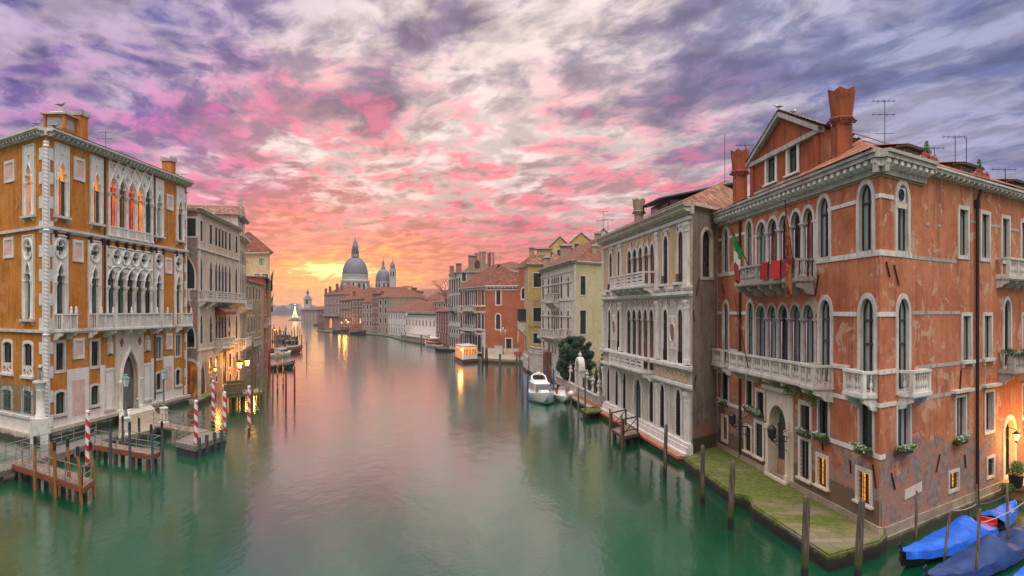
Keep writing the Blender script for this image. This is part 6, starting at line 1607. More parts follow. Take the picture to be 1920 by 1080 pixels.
G7.balcony(3, 9, ZD(582, 136), 1.0, 1.2, 'turned', 4, 4, mats=M['stone_dark']); G7.part('string_course', MB().box(0, G7.L, -.2, .02, ZD(612, 136), ZD(608, 136)), M['stone'])
gr = [H7.U(866), H7.U(901), H7.U(921)]
H7.part('gable', MB().plate([(gr[0], zg8 - .1), (gr[2], zg8 - .1), (gr[2], ZD(505, 131)), (gr[1], ZD(483, 131))], [], -.02, 5), M['cream_far'])
H7.part('window', MB().disc(0, 0, .7, 1.1, -.06, .02, 14), M['shutter_brown'], None, (H7.U(895), 0, ZD(497, 131)))
for px, y, w in ((847, 500, 1.0), (860, 495, 1.3), (884.5, 480, 1.6), (893, 475, .7), (900, 473, .6), (907, 473, .9), (916, 475, .6), (919, 474, .6), (925, 474, .5)): chimney(r7, P(px, 133), zg8 - 1, ZD(y, 133), w, 'pink_wall')
b8, F8_, N8_ = house('tiled_house', 'long tiled roof house behind the orange palace', P(915, 150), P(1000, 150), ZD(502, 150), 'cream_far', near='R', depth=14, rise=2.2, roof='tiles_red', rows=[(ZD(515, 150), ZD(507, 150), [920, 928, 940], 1.3, dict(SH))])
b9, F9_, N9_ = house('rose_house', 'dull rose house in the gap behind the yellow house', P(972, 108), P(1000, 106), ZD(500, 108), 'orange_wall', near='R', depth=10, rise=2.5, roof='tiles_red', rows=[(ZD(560, 108), ZD(540, 108), [983], 1.4, dict(RD, fr=.3))])
# the little square
sq = [P(905, 104), P(934, 101.5), P(986, 99.5), P(996, 93), P(1010, 96), P(1000, 118), P(905, 121)]
tag(obj('waterside_square', MB().prism(sq, -1.2, .85), M['quay_stone']), None, None, kind='structure')
# ---------------------------------------------------------------- the far right bank, walking towards the church
def fh(name, label, pa, Da, pb, Db, yt, at_px, wall, rows, depth=14, rise=3, roof='tiles_red', **kw):
    """rows: (y of bottom, y of top, count, width m, style) read at the house's middle"""
    Dm = (Da + Db) / 2; rr = []
    for yb, yt_, n, w, st in rows: rr.append((ZD(yb, Dm), ZD(yt_, Dm), fr(n, .5 / n, 1 - .5 / n) if n > 1 else [.5], w, st))
    kw.setdefault('near', 'R')
    return house(name, label, P(pa, Da), P(pb, Db), ZD(yt, Dm), wall, rr, depth=depth, rise=rise, roof=roof, zb=-.2, **kw)
DK = dict(fr=.25); LT = dict(fr=.2, pane='lit_gold'); LG = dict(fr=.25, shape='round')
fh('brick_house', 'low red brick house with pale window frames beside the grey palace', 817, 167, 843, 141, 583, 0, 'rust_wall', [(603, 589, 6, 1.2, dict(LG, pane='glass_grey')), (622, 608, 6, 1.2, dict(LG, pane='glass_grey')), (640, 628, 5, 1.3, DK)], rise=2.5)
g, GF, GN = fh('museum_palace', 'low unfinished white stone palace with a roof terrace and lit windows', 760, 193, 817.5, 168, 592, 0, 'white_far', [(611, 600, 9, 1.4, dict(fr=.3, pane='lit_dim'))], depth=20, flat=True, corn=True)
GF.part('roof_planting', MB().box(1, GF.L - 1, .5, 3, ZD(592, 181), ZD(592, 181) + .8), M['leaf_dark'])
gt = building('terrace_wall', 'low brick and white stone water terrace in front of the museum palace', P(756, 189), 'terrace')
TF = Fac(gt, P(752, 187), P(806, 158))
TF.part('wall', MB().box(0, TF.L, 0, 6, -.5, ZD(632, 172)), M['cream_far']); TF.part('coping', MB().box(-.2, TF.L + .2, -.25, 6.2, ZD(632, 172), ZD(632, 172) + .35), M['white_far'])
mb = MB()
for i in range(30): mb.box(TF.L * i / 30, TF.L * i / 30 + .3, 0, .25, ZD(632, 172) + .35, ZD(626, 172))
mb.box(0, TF.L, -.05, .3, ZD(626, 172), ZD(625, 172)); TF.part('balustrade', mb, M['white_far'])
fh('white_house', 'white three storey house with a red hipped roof on the far bank', 728, 222, 761, 200, 584, 0, 'white_far', [(598, 588, 7, 1.3, dict(fr=.2)), (612, 608, 7, 1.1, dict(fr=.15)), (626, 615, 7, 1.4, dict(fr=.2))], depth=18, rise=4.5)
bB, BF, BN = fh('ministry_palace', 'long brown palace with a roof terrace and many chimneys behind the white house', 712, 262, 795, 232, 560, 0, 'cream_far', [(571, 563, 9, 1.6, dict(fr=.2)), (583, 575, 9, 1.6, dict(fr=.2))], depth=26, rise=4.5, roof='tiles_old')
for px, y in ((735, 540), (745, 546), (750, 552), (774, 540), (779, 540), (784, 545), (791, 546)): chimney(bB, P(px, 244), ZD(562, 244), ZD(y, 244), 1.3, 'rust_wall')
al = building('roof_terrace', 'wooden roof terrace frame standing on the long brown palace', P(764, 248), 'roof terrace')
mb = MB(); c0, c1 = P(754.5, 248), P(773, 248); z0, z1 = ZD(556, 248), ZD(537, 248)
for i in range(6):
    for dy in (0, 4): x = c0.x + (c1.x - c0.x) * i / 5; mb.box(x - .1, x + .1, c0.y + dy - .1, c0.y + dy + .1, z0, z1)
for z in (z0 + 1.5, z0 + 2.6, z1 - .2):
    for dy in (0, 4): mb.box(c0.x, c1.x, c0.y + dy - .08, c0.y + dy + .08, z, z + .2)
mb.box(c0.x - .2, c1.x + .2, c0.y - .2, c0.y + 4.2, z0 - .3, z0); obj('frame', mb, M['rust_wall'], al, Matrix.Identity(4))
for i, (pa, pb, D_, yt, w, lb, ri) in enumerate(((796, 826, 225, 561, 'rust_wall', 'dark red roofed house behind the museum palace', 4), (812, 846, 205, 566, 'pink_wall', 'pinkish house with a red roof close behind the brick house', 3), (770, 800, 215, 572, 'rust_wall', 'small red house between the white house and the museum palace', 2), (806, 832, 260, 556, 'brick_far', 'farthest red roof on the skyline beside the bare tree', 3))):
    fh('roof_house', lb, pa, D_, pb, D_ - 6, yt, 0, w, [(572 + i * 3, 567 + i * 3, 4, 1.2, dict(fr=.2))], depth=14, rise=ri)
H6_ = [('beige_palace', 'tall beige palace with arched windows on the far bank', 708.5, 233, 728, 226, 557, 'cream_far', [(572, 562, 2, 2.0, LG), (587, 576, 2, 2.0, LG), (606, 595, 2, 2.0, LG), (624, 613, 3, 1.2, DK)], 3.5),
       ('narrow_house', 'narrow dark red house squeezed beside the tall beige palace', 698, 240, 709, 236, 550, 'brick_far', [(566, 558, 2, 1.2, DK), (585, 577, 2, 1.2, DK), (604, 596, 2, 1.2, DK), (620, 612, 2, 1.2, DK)], 3.0),
       ('cream_house', 'cream house with balconies and a red roof below the church', 679, 250, 698.5, 244, 566, 'cream_far', [(580, 571, 3, 1.4, DK), (596, 586, 3, 1.4, DK), (611, 602, 3, 1.4, DK)], 5.0),
       ('brown_palace', 'weathered brown house with small windows below the great dome', 659, 258, 679, 251, 560, 'brick_far', [(574, 565, 3, 1.3, DK), (590, 581, 3, 1.3, DK), (606, 597, 3, 1.3, DK)], 5.5),
       ('brick_palace', 'rust coloured house next to the pink palace', 638, 268, 659.5, 259, 562, 'brick_far', [(577, 568, 4, 1.3, dict(LG, pane='glass_grey')), (594, 584, 4, 1.3, dict(LG, pane='glass_grey')), (612, 603, 4, 1.2, DK)], 5.0),
       ('pink_palace', 'pinkish stone palace at the far end with a lit doorway', 608, 283, 638.5, 269, 552, 'pink_wall', [(569, 558, 6, 1.7, dict(LG, pane='glass_grey')), (588, 576, 6, 1.7, dict(LG, pane='glass_grey'))], 5.5)]
for nm, lb, pa, Da, pb, Db, yt, w, rw, ri in H6_: last = fh(nm, lb, pa, Da, pb, Db, yt, 0, w, rw, depth=18, rise=ri)
Fp = last[1]
for q, w, pn in ((.42, 3.4, 'lit_amber'), (.72, 2.6, 'lit_dim')): Fp.part('doorway', MB().plate(outline(w, 5, 'round'), [], -.06, .02), M[pn], None, (Fp.L * q, 0, 1.2))
Fp.balcony(1, Fp.L - 1, ZD(592, 276), 1.2, 1.2, 'turned', 5, 5, mats=M['stone_dark'])
for px, y, D_ in ((611, 541, 280), (619, 537, 276), (632, 532, 272), (641, 533, 270), (664, 545, 258), (690, 555, 250), (703, 543, 240), (717, 545, 232)): chimney(last[0] if px < 640 else bB, P(px, D_ + 4), ZD(562, D_), ZD(y, D_), 1.1, 'rust_wall')
fh('low_house', 'low brown house left of the pink palace', 595.5, 318, 608.5, 300, 580, 0, 'brick_far', [(590, 584, 3, 1.4, DK), (603, 597, 3, 1.4, DK)], rise=3)
# quay along the far bank
e = [(594, 620), (616, 622), (640, 624.5), (671, 625), (708, 628), (728, 630), (752, 637), (806, 646), (820, 652), (842, 657), (866, 655)]
fp = [G(px, py, .3).to_2d() for px, py in e]
tag(obj('far_quay', MB().prism(fp + [fp[-1] + Vector((30, 30)), fp[0] + Vector((40, 120))], -1, .35), M['quay_stone']), None, None, kind='structure')
rg = random.Random(11)
# customs house with its golden-ball tower
ch = building('customs_house', 'low customs house with a small domed tower on the lagoon point', P(585, 440), 'building')
CF = Fac(ch, P(565, 455), P(607, 425)); DD = 445
for i in range(7): CF.window(CF.L * (i + .5) / 7, 1.0, 2.6, 6.2, 'round', fr=.5, pane='lit_gold' if i in (1, 3, 5) else 'lit_dim', far=True)
CF.wall([M['cream_far']], -.3, ZD(580, DD), th=.05); CF.cornice(-.2, CF.L + .2, ZD(580, DD) + .2, [(.8, .4), (.4, .4)], None, M['stone'])
obj('side_wall', MB().prism([CF.world(0, .1), CF.world(CF.L, .1), CF.world(CF.L, 20), CF.world(0, 20)], -.3, ZD(580, DD) - .1), M['cream_far'], ch, Matrix.Identity(4))
roof_face(ch, [V3(CF.world(-.5, -.8), ZD(579, DD)), V3(CF.world(CF.L, -.8), ZD(579, DD)), V3(CF.world(CF.L, 14), ZD(574, DD)), V3(CF.world(6, 14), ZD(574, DD))], M['tiles_red'], 'roof')
tp_ = P(577, 448); s_ = .448
mb = MB(); mb.sm = True; z = lambda y: ZD(y, 448)
obj('tower', MB().box(-2.6, 2.6, -2.6, 2.6, z(578), z(561)).box(-3.2, 3.2, -3.2, 3.2, z(561), z(559)), M['salute_stone'], ch, T(tp_.x, tp_.y, 0))
mb.lathe([(2.6, z(559)), (2.3, z(556)), (1.3, z(553.5)), (.9, z(552)), (.9, z(549)), (1.2, z(548)), (1.0, z(546)), (.3, z(544)), (.15, z(541))], (0, 0, 0), 12); obj('tower_dome', mb, M['lead'], ch, T(tp_.x, tp_.y, 0))
sd_ = MB().plate(outline(1.8, 4, 'round'), [], -2.66, -2.55); obj('window', sd_, M['glass'], ch, T(tp_.x, tp_.y, z(570)))

# ---------------------------------------------------------------- the great domed church
DS = 390; sc = lambda px: px * DS / 1000
c = P(666, DS); zz = lambda y: ZD(y, DS)
sal = building('domed_church', 'white stone church with a great grey lead dome, lesser dome and two bell towers', c, 'church')
MC = T(c.x, c.y, 0)
obj('nave', MB().lathe([(sc(29), 0), (sc(29), zz(549))], (0, 0, 0), 8, ang=R(22.5)), M['salute_stone'], sal, MC)
mb = MB(); mb.sm = True; r0 = sc(25.2)
mb.lathe([(r0, zz(556)), (r0, zz(530)), (r0 * 1.06, zz(529)), (r0 * 1.06, zz(526)), (r0 * .95, zz(525)), (r0 * .95, zz(517.5)), (r0 * .99, zz(517)), (r0 * .97, zz(516))], (0, 0, 0), 32); D1 = obj('drum', mb, M['salute_stone'], sal, MC)
for k in range(16):
    a = 2 * math.pi * k / 16 + .1
    mb = MB().plate(outline(sc(4.4), zz(531.5) - zz(546), 'round'), [], -.25, .1)
    obj('window', mb, M['glass'], D1, MC @ Matrix.Rotation(a, 4, 'Z') @ T(0, -r0 * 1.0, zz(546)))
    mb = MB().box(-sc(.7), sc(.7), -.5, .2, zz(552), zz(530)); obj('pilaster', mb, M['salute_stone'], D1, MC @ Matrix.Rotation(a + math.pi / 16, 4, 'Z') @ T(0, -r0, 0))
mb = MB(); mb.sm = True; rd = sc(23.4); zd0, hd = zz(516.5), zz(482.5) - zz(516.5)
mb.lathe([(rd * math.cos(t) ** .9 if t < 1.5 else sc(4.5), zd0 + hd * math.sin(t)) for t in [1.5708 * k / 14 for k in range(14)]] + [(sc(5.2), zd0 + hd)], (0, 0, 0), 36); DM = obj('dome', mb, M['lead'], sal, MC)
for k in range(24):
    a = 2 * math.pi * k / 24; pts = [((rd + .08) * math.cos(t) ** .9 * math.cos(a), (rd + .08) * math.cos(t) ** .9 * math.sin(a), zd0 + hd * math.sin(t)) for t in [1.5708 * j / 12 for j in range(12)]]
    obj('dome_rib', MB().tube(pts, .13, 4, cap=False), M['lead'], DM, MC)
mb = MB(); mb.sm = True
mb.lathe([(sc(7.6), zz(482)), (sc(7.2), zz(479)), (sc(5.4), zz(477)), (sc(5.0), zz(464)), (sc(6.0), zz(463)), (sc(5.6), zz(461)), (sc(4.6), zz(459)), (sc(4.2), zz(455)), (sc(2.6), zz(452)), (sc(1.2), zz(450)), (sc(.9), zz(447)), (sc(.35), zz(446)), (sc(.3), zz(442))], (0, 0, 0), 16)
LN = obj('lantern', mb, M['stone_dark'] if False else M['lead'], sal, MC)
for k in range(8):
    a = 2 * math.pi * k / 8; obj('window', MB().plate(outline(sc(1.9), zz(466) - zz(476), 'round'), [], -.2, .1), M['glass'], LN, MC @ Matrix.Rotation(a, 4, 'Z') @ T(0, -sc(5.3), zz(476)))
    b = MB(); b.sm = True; b.lathe([(sc(.9), zz(482)), (sc(.5), zz(472)), (sc(.15), zz(468))], (0, 0, 0), 6); obj('obelisk', b, M['lead'], LN, MC @ Matrix.Rotation(a + .3, 4, 'Z') @ T(0, -sc(6.6), 0))
# scroll buttresses
for k in range(8):
    a = 2 * math.pi * k / 8 + .2
    mb = MB().side([(0, zz(531)), (-sc(2.5), zz(533)), (-sc(3.6), zz(538)), (-sc(6.5), zz(540)), (-sc(8), zz(545)), (-sc(7.5), zz(550)), (0, zz(553))], -sc(1.6), sc(1.6)); mb.lathe([(sc(.9), zz(540)), (sc(.7), zz(536)), (sc(.4), zz(532)), (sc(.5), zz(531))], (0, -sc(6), 0), 8)
    obj('buttress', mb, M['salute_stone'], sal, MC @ Matrix.Rotation(a, 4, 'Z') @ T(0, -r0 * .98, 0))
# lesser dome and bell towers
c2 = P(712.5, DS); M2 = T(c2.x, c2.y + 14, 0); mb = MB(); mb.sm = True; r2_ = sc(14.2)
mb.lathe([(r2_, zz(560)), (r2_, zz(528)), (r2_ * 1.06, zz(527.5)), (r2_ * 1.02, zz(526.5))], (0, 0, 0), 28); D2 = obj('lesser_drum', mb, M['salute_stone'], sal, M2)
for k in range(10): obj('window', MB().plate(outline(sc(3), zz(530) - zz(537), 'rect'), [], -.25, .1), M['glass'], D2, M2 @ Matrix.Rotation(2 * math.pi * k / 10 + .25, 4, 'Z') @ T(0, -r2_, zz(537)))
mb = MB(); mb.sm = True; h2 = zz(502) - zz(527); mb.lathe([(r2_ * 1.03 * math.cos(t) ** .8, zz(527) + h2 * math.sin(t)) for t in [1.5708 * k / 12 for k in range(12)]] + [(sc(4.2), zz(501.5))], (0, 0, 0), 28); obj('lesser_dome', mb, M['lead'], sal, M2)
mb = MB(); mb.sm = True; mb.lathe([(sc(4.4), zz(502)), (sc(3.8), zz(499)), (sc(2.2), zz(498)), (sc(2.0), zz(492)), (sc(2.8), zz(491.5)), (sc(2.3), zz(489)), (sc(1.0), zz(486)), (sc(.4), zz(484)), (sc(.25), zz(478))], (0, 0, 0), 12); obj('lantern', mb, M['lead'], sal, M2)
for px, dy, y0 in ((733, 8, 486), (722.5, 34, 489)):
    cc = P(px, DS); MT = T(cc.x, cc.y + dy, 0); w = sc(5.2)
    tw_ = obj('bell_tower', MB().box(-w, w, -w, w, 5, zz(505)).box(-w * 1.15, w * 1.15, -w * 1.15, w * 1.15, zz(505), zz(503.5)).box(-w * 1.08, w * 1.08, -w * 1.08, w * 1.08, zz(519.5), zz(518.5)), M['salute_stone'], sal, MT)
    for k in range(4): obj('window', MB().plate(outline(w * .55, zz(508) - zz(517), 'round'), [], -w - .08, -w + .1), M['glass_rose'] if k == 0 else M['glass'], tw_, MT @ Matrix.Rotation(k * math.pi / 2, 4, 'Z') @ T(-.45 * w if k == 0 else 0, 0, zz(517)))
    obj('window', MB().plate(outline(w * .55, zz(508) - zz(517), 'round'), [], -w - .08, -w + .1), M['glass'], tw_, MT @ T(.45 * w, 0, zz(517)))
    mb = MB(); mb.sm = True; mb.lathe([(w * .8, zz(503.5)), (w * .75, zz(499.5)), (w * .9, zz(499)), (w * .85, zz(496)), (w * .55, zz(492)), (w * .2, zz(489)), (w * .12, zz(487)), (.12, zz(482))], (0, 0, 0), 12); obj('tower_cap', mb, M['lead'], tw_, MT)
# lit christmas tree on a raft off the point
xt = G(553, 601, 0); tr_ = thing('light_tree', 'tall cone of white lights on a raft off the lagoon point', 'light tree', xt)
mb = MB(); h_ = ZD(573, xt.y / K); r_ = 10 * xt.y / K / 1000
obj('raft', MB().lathe([(r_ * 1.25, .0), (r_ * 1.2, .8), (r_ * .8, 1.1), (r_ * .5, 3.2), (r_ * .3, 4.0)], (0, 0, 0), 14), M['hull_dark'], tr_)
for k in range(10):
    a = 2 * math.pi * k / 10; obj('light_string', MB().tube([(r_ * .62 * math.cos(a), r_ * .62 * math.sin(a), 1.5), (r_ * .25 * math.cos(a), r_ * .25 * math.sin(a), h_ * .5), (0, 0, h_ - .3)], [.14, .12, .1], 5), M['fairy'], tr_)
obj('mast', MB().tube([(0, 0, 0), (0, 0, h_ + .8)], .12, 6), M['iron'], tr_); obj('star', MB().ball((0, 0, h_ + 1.1), .5, 8, 6), M['fairy'], tr_)
# bare tree beyond the brick house
bt_ = V3(P(836, 185), .4); t_ = thing('bare_tree', 'leafless tree against the sky behind the brick house', 'tree', bt_); rg = random.Random(21); mb = MB(); tw2 = MB()
top = ZD(552, 185)
mb.tube([(0, 0, 0), (.2, 0, top * .6), (0, .2, top)], [.4, .28, .2], 7); obj('trunk', mb, M['bark'], t_)
def limb(mb, p, d, l, r, lv):
    q = p + d * l; mb.tube([p, (p + q) / 2 + Vector((rg.gauss(0, .08), rg.gauss(0, .08), .05)) * l, q], [r, r * .8, r * .55], 4, cap=False)
    if lv:
        for _ in range(3):
            dd = (d + Vector((rg.gauss(0, .55), rg.gauss(0, .55), rg.gauss(.1, .4)))).normalized(); limb(mb, q, dd, l * rg.uniform(.55, .8), r * .55, lv - 1)
for k in range(7):
    a = k * .9; limb(tw2, Vector((0, .1, top * rg.uniform(.75, 1.0))), Vector((math.cos(a) * .7, math.sin(a) * .7, .8)).normalized(), 2.6, .13, 4)
obj('crown', tw2, M['bark'], t_)
# morning air over the lagoon
hz = bpy.data.materials.new('haze'); hz.use_nodes = True; t = NT(hz.node_tree); hz.node_tree.nodes.remove(hz.node_tree.nodes['Principled BSDF'])
pv = t.n('ShaderNodeVolumePrincipled', {'Color': (.80, .66, .68), 'Density': .00019, 'Anisotropy': .2}); t.L.new(pv.outputs[0], hz.node_tree.nodes['Material Output'].inputs['Volume'])
tag(obj('haze', MB().box(-2600, 2600, -90, 2500, -5, 75), hz), None, None, kind='stuff')
# ground the houses stand on
for nm, pts in (('right_bank_ground', [B.world(B.L - .3, .6), PB + B.d * .8 + Vector((.4, .6)), A.world(1, 1.2), P(1240, 44), P(1140, 60), P(1060, 90), P(1000, 125), P(900, 160), P(1400, 200), P(1900, 90), P(2300, 40)]),
                ('left_bank_ground', [F.world(.8, .8), F.world(F.L, 1), P(372, 66), P(452, 86), P(470, 100), P(480, 125), P(200, 140), P(-900, 90), S_.world(0, .8)])):
    tag(obj(nm, MB().prism([tuple(p) for p in pts], -1.2, .4), M['quay_stone']), None, None, kind='structure')
# ---------------------------------------------------------------- mooring poles
def pole(px, yt, yb, r, mat_, label, group, pxt=None, cap=None, name='mooring_pole', tip=True, zc=.35, taper=.85, bot=None):
    b = G(px, yb, 0); D_ = b.y / K; zt = ZD(yt, D_); dx = ((pxt or px) - px) * D_ / 1000
    o = thing(name, label, 'mooring pole', b, 0, group)
    top = Vector((dx, 0, zt)); k = Vector((-dx * .3, 0, -1.2))
    mb = MB(); mb.sm = True
    pts = [k, Vector((dx * .33, 0, zt * .33)), Vector((dx * .66, 0, zt * .66)), top - Vector((0, 0, zc if cap else .12))]
    mb.tube(pts, [r, r, r * .95, r * taper], 10)
    if not cap and tip: mb.tube([top - Vector((0, 0, .121)), top], [r * taper, r * taper * .45], 10)
    obj('shaft', mb, M[mat_], o)
    if cap: cb = MB(); cb.sm = True; cb.tube([top - Vector((0, 0, zc)), top - Vector((0, 0, .05)), top], [r * taper + .008, r * taper + .008, r * .4], 10); obj('cap', cb, M[cap], o)
    return o
gs = 'red and white striped mooring poles'
for px, yt, yb, lb in ((164.5, 769, 886, 'nearest red and white striped pole, behind the ochre posts of the first jetty'), (367.5, 750, 857, 'red and white striped pole at the front corner of the floating landing'), (399.5, 713, 799, 'red and white striped pole close to the stone palace wall'), (421, 734, 822, 'red and white striped pole at the far corner of the floating landing'), (467, 723, 812, 'red and white striped pole standing alone in open water beside the wooden jetty')):
    pole(px, yt, yb, .138, 'barber_red', lb, gs, cap='white_paint', zc=.16)
go_ = 'ochre posts of the first jetty'
for px, yt, yb, pt, lb in ((65.5, 817, 921, None, 'ochre post with black cap at the landward end of the first jetty'), (97, 812, 893, 95.5, 'ochre post behind the walkway railing, tallest of the first jetty posts'), (104.5, 827, 935, 102, 'ochre post in the middle of the front edge of the first jetty'), (131, 820, 928, 126.5, 'ochre post on the far edge of the first jetty, leaning left'), (153, 836, 946, 145.5, 'leaning ochre post at the near outer corner of the first jetty'), (178, 827, 931, 169, 'leaning ochre post at the far outer corner beside the striped pole')):
    pole(px, yt, yb, .088, 'pole_ochre', lb, go_, pxt=pt, cap='pole_cap', zc=.5)
gg = 'slate posts of the second jetty'
for px, yt, yb, pt, lb in ((207.5, 787, 872, None, 'slate post at the landward front corner of the second jetty'), (230, 779, 843, None, 'slate post hidden partly by the lamp pedestal'), (244, 790, 882, 243, 'slate post in the middle of the front edge of the second jetty'), (262, 783, 858, 260.5, 'slate post on the back edge of the second jetty'), (288, 795, 886, 283.5, 'leaning slate post at the outer front corner of the second jetty'), (306, 789, 875, 303.5, 'slate post at the outer far corner of the second jetty')):
    pole(px, yt, yb, .085, 'pole_slate', lb, gg, pxt=pt, cap='pole_cap', zc=.55)
gb = 'poles moored along the left bank'
for px, yt, yb, r, mt, lb in ((473.5, 640, 768, .10, 'pole_brown', 'tall brown pole just beyond the lone striped pole'), (478.5, 684, 742, .09, 'pole_brown', 'brown pole between the jetty and the brown house'), (486.5, 705, 766, .09, 'pole_olive', 'olive pole at the outer end of the stone palace jetty'), (494, 693, 752, .09, 'pole_olive', 'olive pole with dark foot beside the brown house'), (502, 706, 744, .09, 'pole_brown', 'short brown pole in line with the brown house'),
        (511.7, 692, 745, .09, 'pole_brown', 'thin dark brown pole left of the spiral painted poles'), (520.5, 661, 736, .10, 'barber_gold', 'yellow and red spiral painted pole nearer the left bank'), (531, 656, 726, .10, 'barber_gold', 'yellow and red spiral painted pole nearer open water'), (536.2, 695, 762, .10, 'pole_red', 'plain red pole nearest the viewer in open water'), (552.3, 686, 749, .10, 'pole_red', 'plain red pole farther out in open water'),
        (575, 638, 673, .09, 'pole_brown', 'dark pole standing alone farthest out in the canal'), (565.5, 627, 650, .16, 'pole_brown', 'slim dark pole at the edge of the gondola moorings'), (505, 655, 700, .16, 'pole_red', 'red and gold pole touching the red house front'), (462, 700, 748, .09, 'pole_olive', 'olive post near the landing stage of the attic palace')):
    pole(px, yt, yb, r, mt, lb, gb)
rg = random.Random(8)
for i in range(26):
    px = rg.uniform(509, 563); yb = rg.uniform(628, 652); yt = yb - rg.uniform(18, 30) * (yb - 583) / 60
    pole(px, yt, yb, .15, rg.choice(['pole_brown', 'pole_wood', 'old_post', 'pole_ochre']), 'slim wooden pole in the crowded gondola moorings beyond the red house', 'poles of the gondola moorings')
gr_ = 'weathered grey timber posts along the right quay'
for px, yt, yb, pt, r, lb in ((1246.5, 795, 896, 1249, .115, 'weathered post beside the marble palace plinth'), (1317, 834, 950, 1317.5, .12, 'weathered post at the far end of the mossy quay'), (1369, 862, 992, 1374, .135, 'weathered post at the notch in the mossy quay'), (1508, 926, 1092, 1513, .135, 'thick weathered post near the corner of the mossy quay'), (1607, 934, 1094, 1616, .135, 'dark weathered post in front of the lit barred window')):
    pole(px, yt, yb, r, 'old_post', lb, gr_, pxt=pt)
gt_ = 'thin poles holding the gondolas'
for px, yt, yb, pt, lb in ((1716.5, 915, 1030, 1719, 'thin pole against the brick corner behind the first gondola'), (1769, 955, 1064, 1781, 'leaning thin pole in front of the bright blue gondola cover'), (1830.5, 903, 1002, 1831, 'thin pole behind the gondola beside the drainpipe'), (1829, 948, 1090, 1838, 'leaning thin pole between the two covered gondolas'), (1891, 903, 1032, 1888, 'thin pole at the right edge carrying the mooring ropes')):
    pole(px, yt, yb, .055, 'thin_post', lb, gt_, pxt=pt, tip=False)
gbl = 'blue poles around the white cruiser'
for px, yt, yb, lb in ((979.5, 693, 753, 'blue pole with a white crossbar left of the white cruiser'), (989.3, 702, 759, 'blue pole touching the port side of the white cruiser'), (1022, 692, 722, 'blue pole behind the stern of the white cruiser'), (1037.8, 692, 738, 'blue pole between the cruiser and the small boat')):
    pole(px, yt, yb, .11, 'pole_blue', lb, gbl)
for px, yt, yb, r, mt, lb in ((969, 659, 703, .17, 'pole_grey', 'grey pole before the little square, left of a pair'), (974.5, 659, 707, .17, 'pole_grey', 'grey pole before the little square, right of a pair'), (937.5, 663, 706, .22, 'pole_grey', 'thick grey post group off the edge of the little square'), (912, 652, 682, .3, 'old_post', 'dark bundle of piles beside the floating stop'), (905, 650, 684, .22, 'old_post', 'dark pile at the corner of the floating stop'),
        (1084.5, 726, 785, .085, 'pole_grey', 'plain grey pole in front of the garden gate'), (1097.4, 700, 782, .085, 'pole_grey', 'slim grey pole right of the garden gate, tall as the railings'), (1143.6, 766, 825, .085, 'pole_brown', 'brown pole left of the marble palace jetty'), (1165.5, 776, 838, .085, 'pole_brown', 'brown pole in front of the marble palace jetty')):
    pole(px, yt, yb, r, mt, lb, 'poles along the right bank')
for px, yt, yb, mt in ((753, 622, 637, 'lamp_green'), (760, 622, 639, 'lamp_green'), (790, 628, 648, 'pole_grey')): pole(px, yt, yb, .25, mt, 'pole in front of the white museum terrace', 'poles before the museum terrace')
for px, yt, yb in ((798.5, 627, 646), (804.5, 627, 648)): pole(px, yt, yb, .28, 'barber_red', 'small striped pole in front of the museum palace', 'striped poles before the museum terrace')
# lamp on a white pile
b = G(1070.7, 822, 0); D_ = b.y / K; lp = thing('channel_lamp', 'white globe lamp on a thick grey pile in the water', 'lamp', b)
mb = MB(); mb.sm = True; mb.tube([(0, 0, -1), (0, 0, 2.6), (0, 0, ZD(752, D_) - .5)], [.14, .135, .13], 12); mb.tube([(0, 0, ZD(752, D_) - .5), (0, 0, ZD(745, D_) - .1)], [.07, .06], 8); obj('pile', mb, M['pole_grey'], lp)
mb = MB(); mb.sm = True; mb.ball((0, 0, ZD(738, D_)), .24, 16, 10); obj('globe', mb, M['globe'], lp)

# ---------------------------------------------------------------- jetties
def rails(root, pts, z0, h, n, name='railing', mat_='rail_steel', levels=(1, .55, .2), r=.028):
    """posts and horizontal tubes along a polyline"""
    mb = MB()
    for a, b in zip(pts, pts[1:]):
        a, b = Vector(a), Vector(b)
        for i in range(n + 1): p = a + (b - a) * i / n; mb.tube([(p.x, p.y, z0), (p.x, p.y, z0 + h)], r, 5)
        for l in levels: mb.tube([(a.x, a.y, z0 + h * l), (b.x, b.y, z0 + h * l)], r * .9, 5)
    return obj(name, mb, M[mat_], root, Matrix.Identity(4))
def deck(root, quad, z, th, plank, mat_='deck', edge='deck_edge', along=True):
    a, b, c, d = [Vector(p) for p in quad]; n = max(2, int(((b - a) if along else (d - a)).length / plank)); mb = MB()
    for i in range(n):
        s0, s1 = i / n + .006, (i + 1) / n - .006
        if along: q = [a + (b - a) * s0, a + (b - a) * s1, d + (c - d) * s1, d + (c - d) * s0]
        else: q = [a + (d - a) * s0, b + (c - b) * s0, b + (c - b) * s1, a + (d - a) * s1]
        mb.prism([(p.x, p.y) for p in q], z - .05, z + random.uniform(0, .012))
    obj('deck', mb, M[mat_], root, Matrix.Identity(4))
    m = (a + b + c + d) / 4; s = .985
    obj('edge_beam', MB().prism([tuple(m + (p - m) * 1.0) for p in (a, b, c, d)], z - .05 - th, z - .052), M[edge], root, Matrix.Identity(4))
def piles(root, pts, z, r=.15, mat_='pile'):
    for p in pts: mb = MB(); mb.sm = True; mb.tube([(p[0], p[1], -1.5), (p[0], p[1], z)], [r, r * .9], 8); obj('pile', mb, M[mat_], root, Matrix.Identity(4))
v2 = lambda *a: G(*a).to_2d()
z_ = .95
wk = thing('walkway', 'long grey boardwalk on piles along the ochre palace front', 'walkway', G(70, 861, .75))
w0, w1 = P(-40, 29.5), P(222, 39.7); w0 = Vector((w1.x - .2, w0.y)); wv = Vector((-1.7, 0))
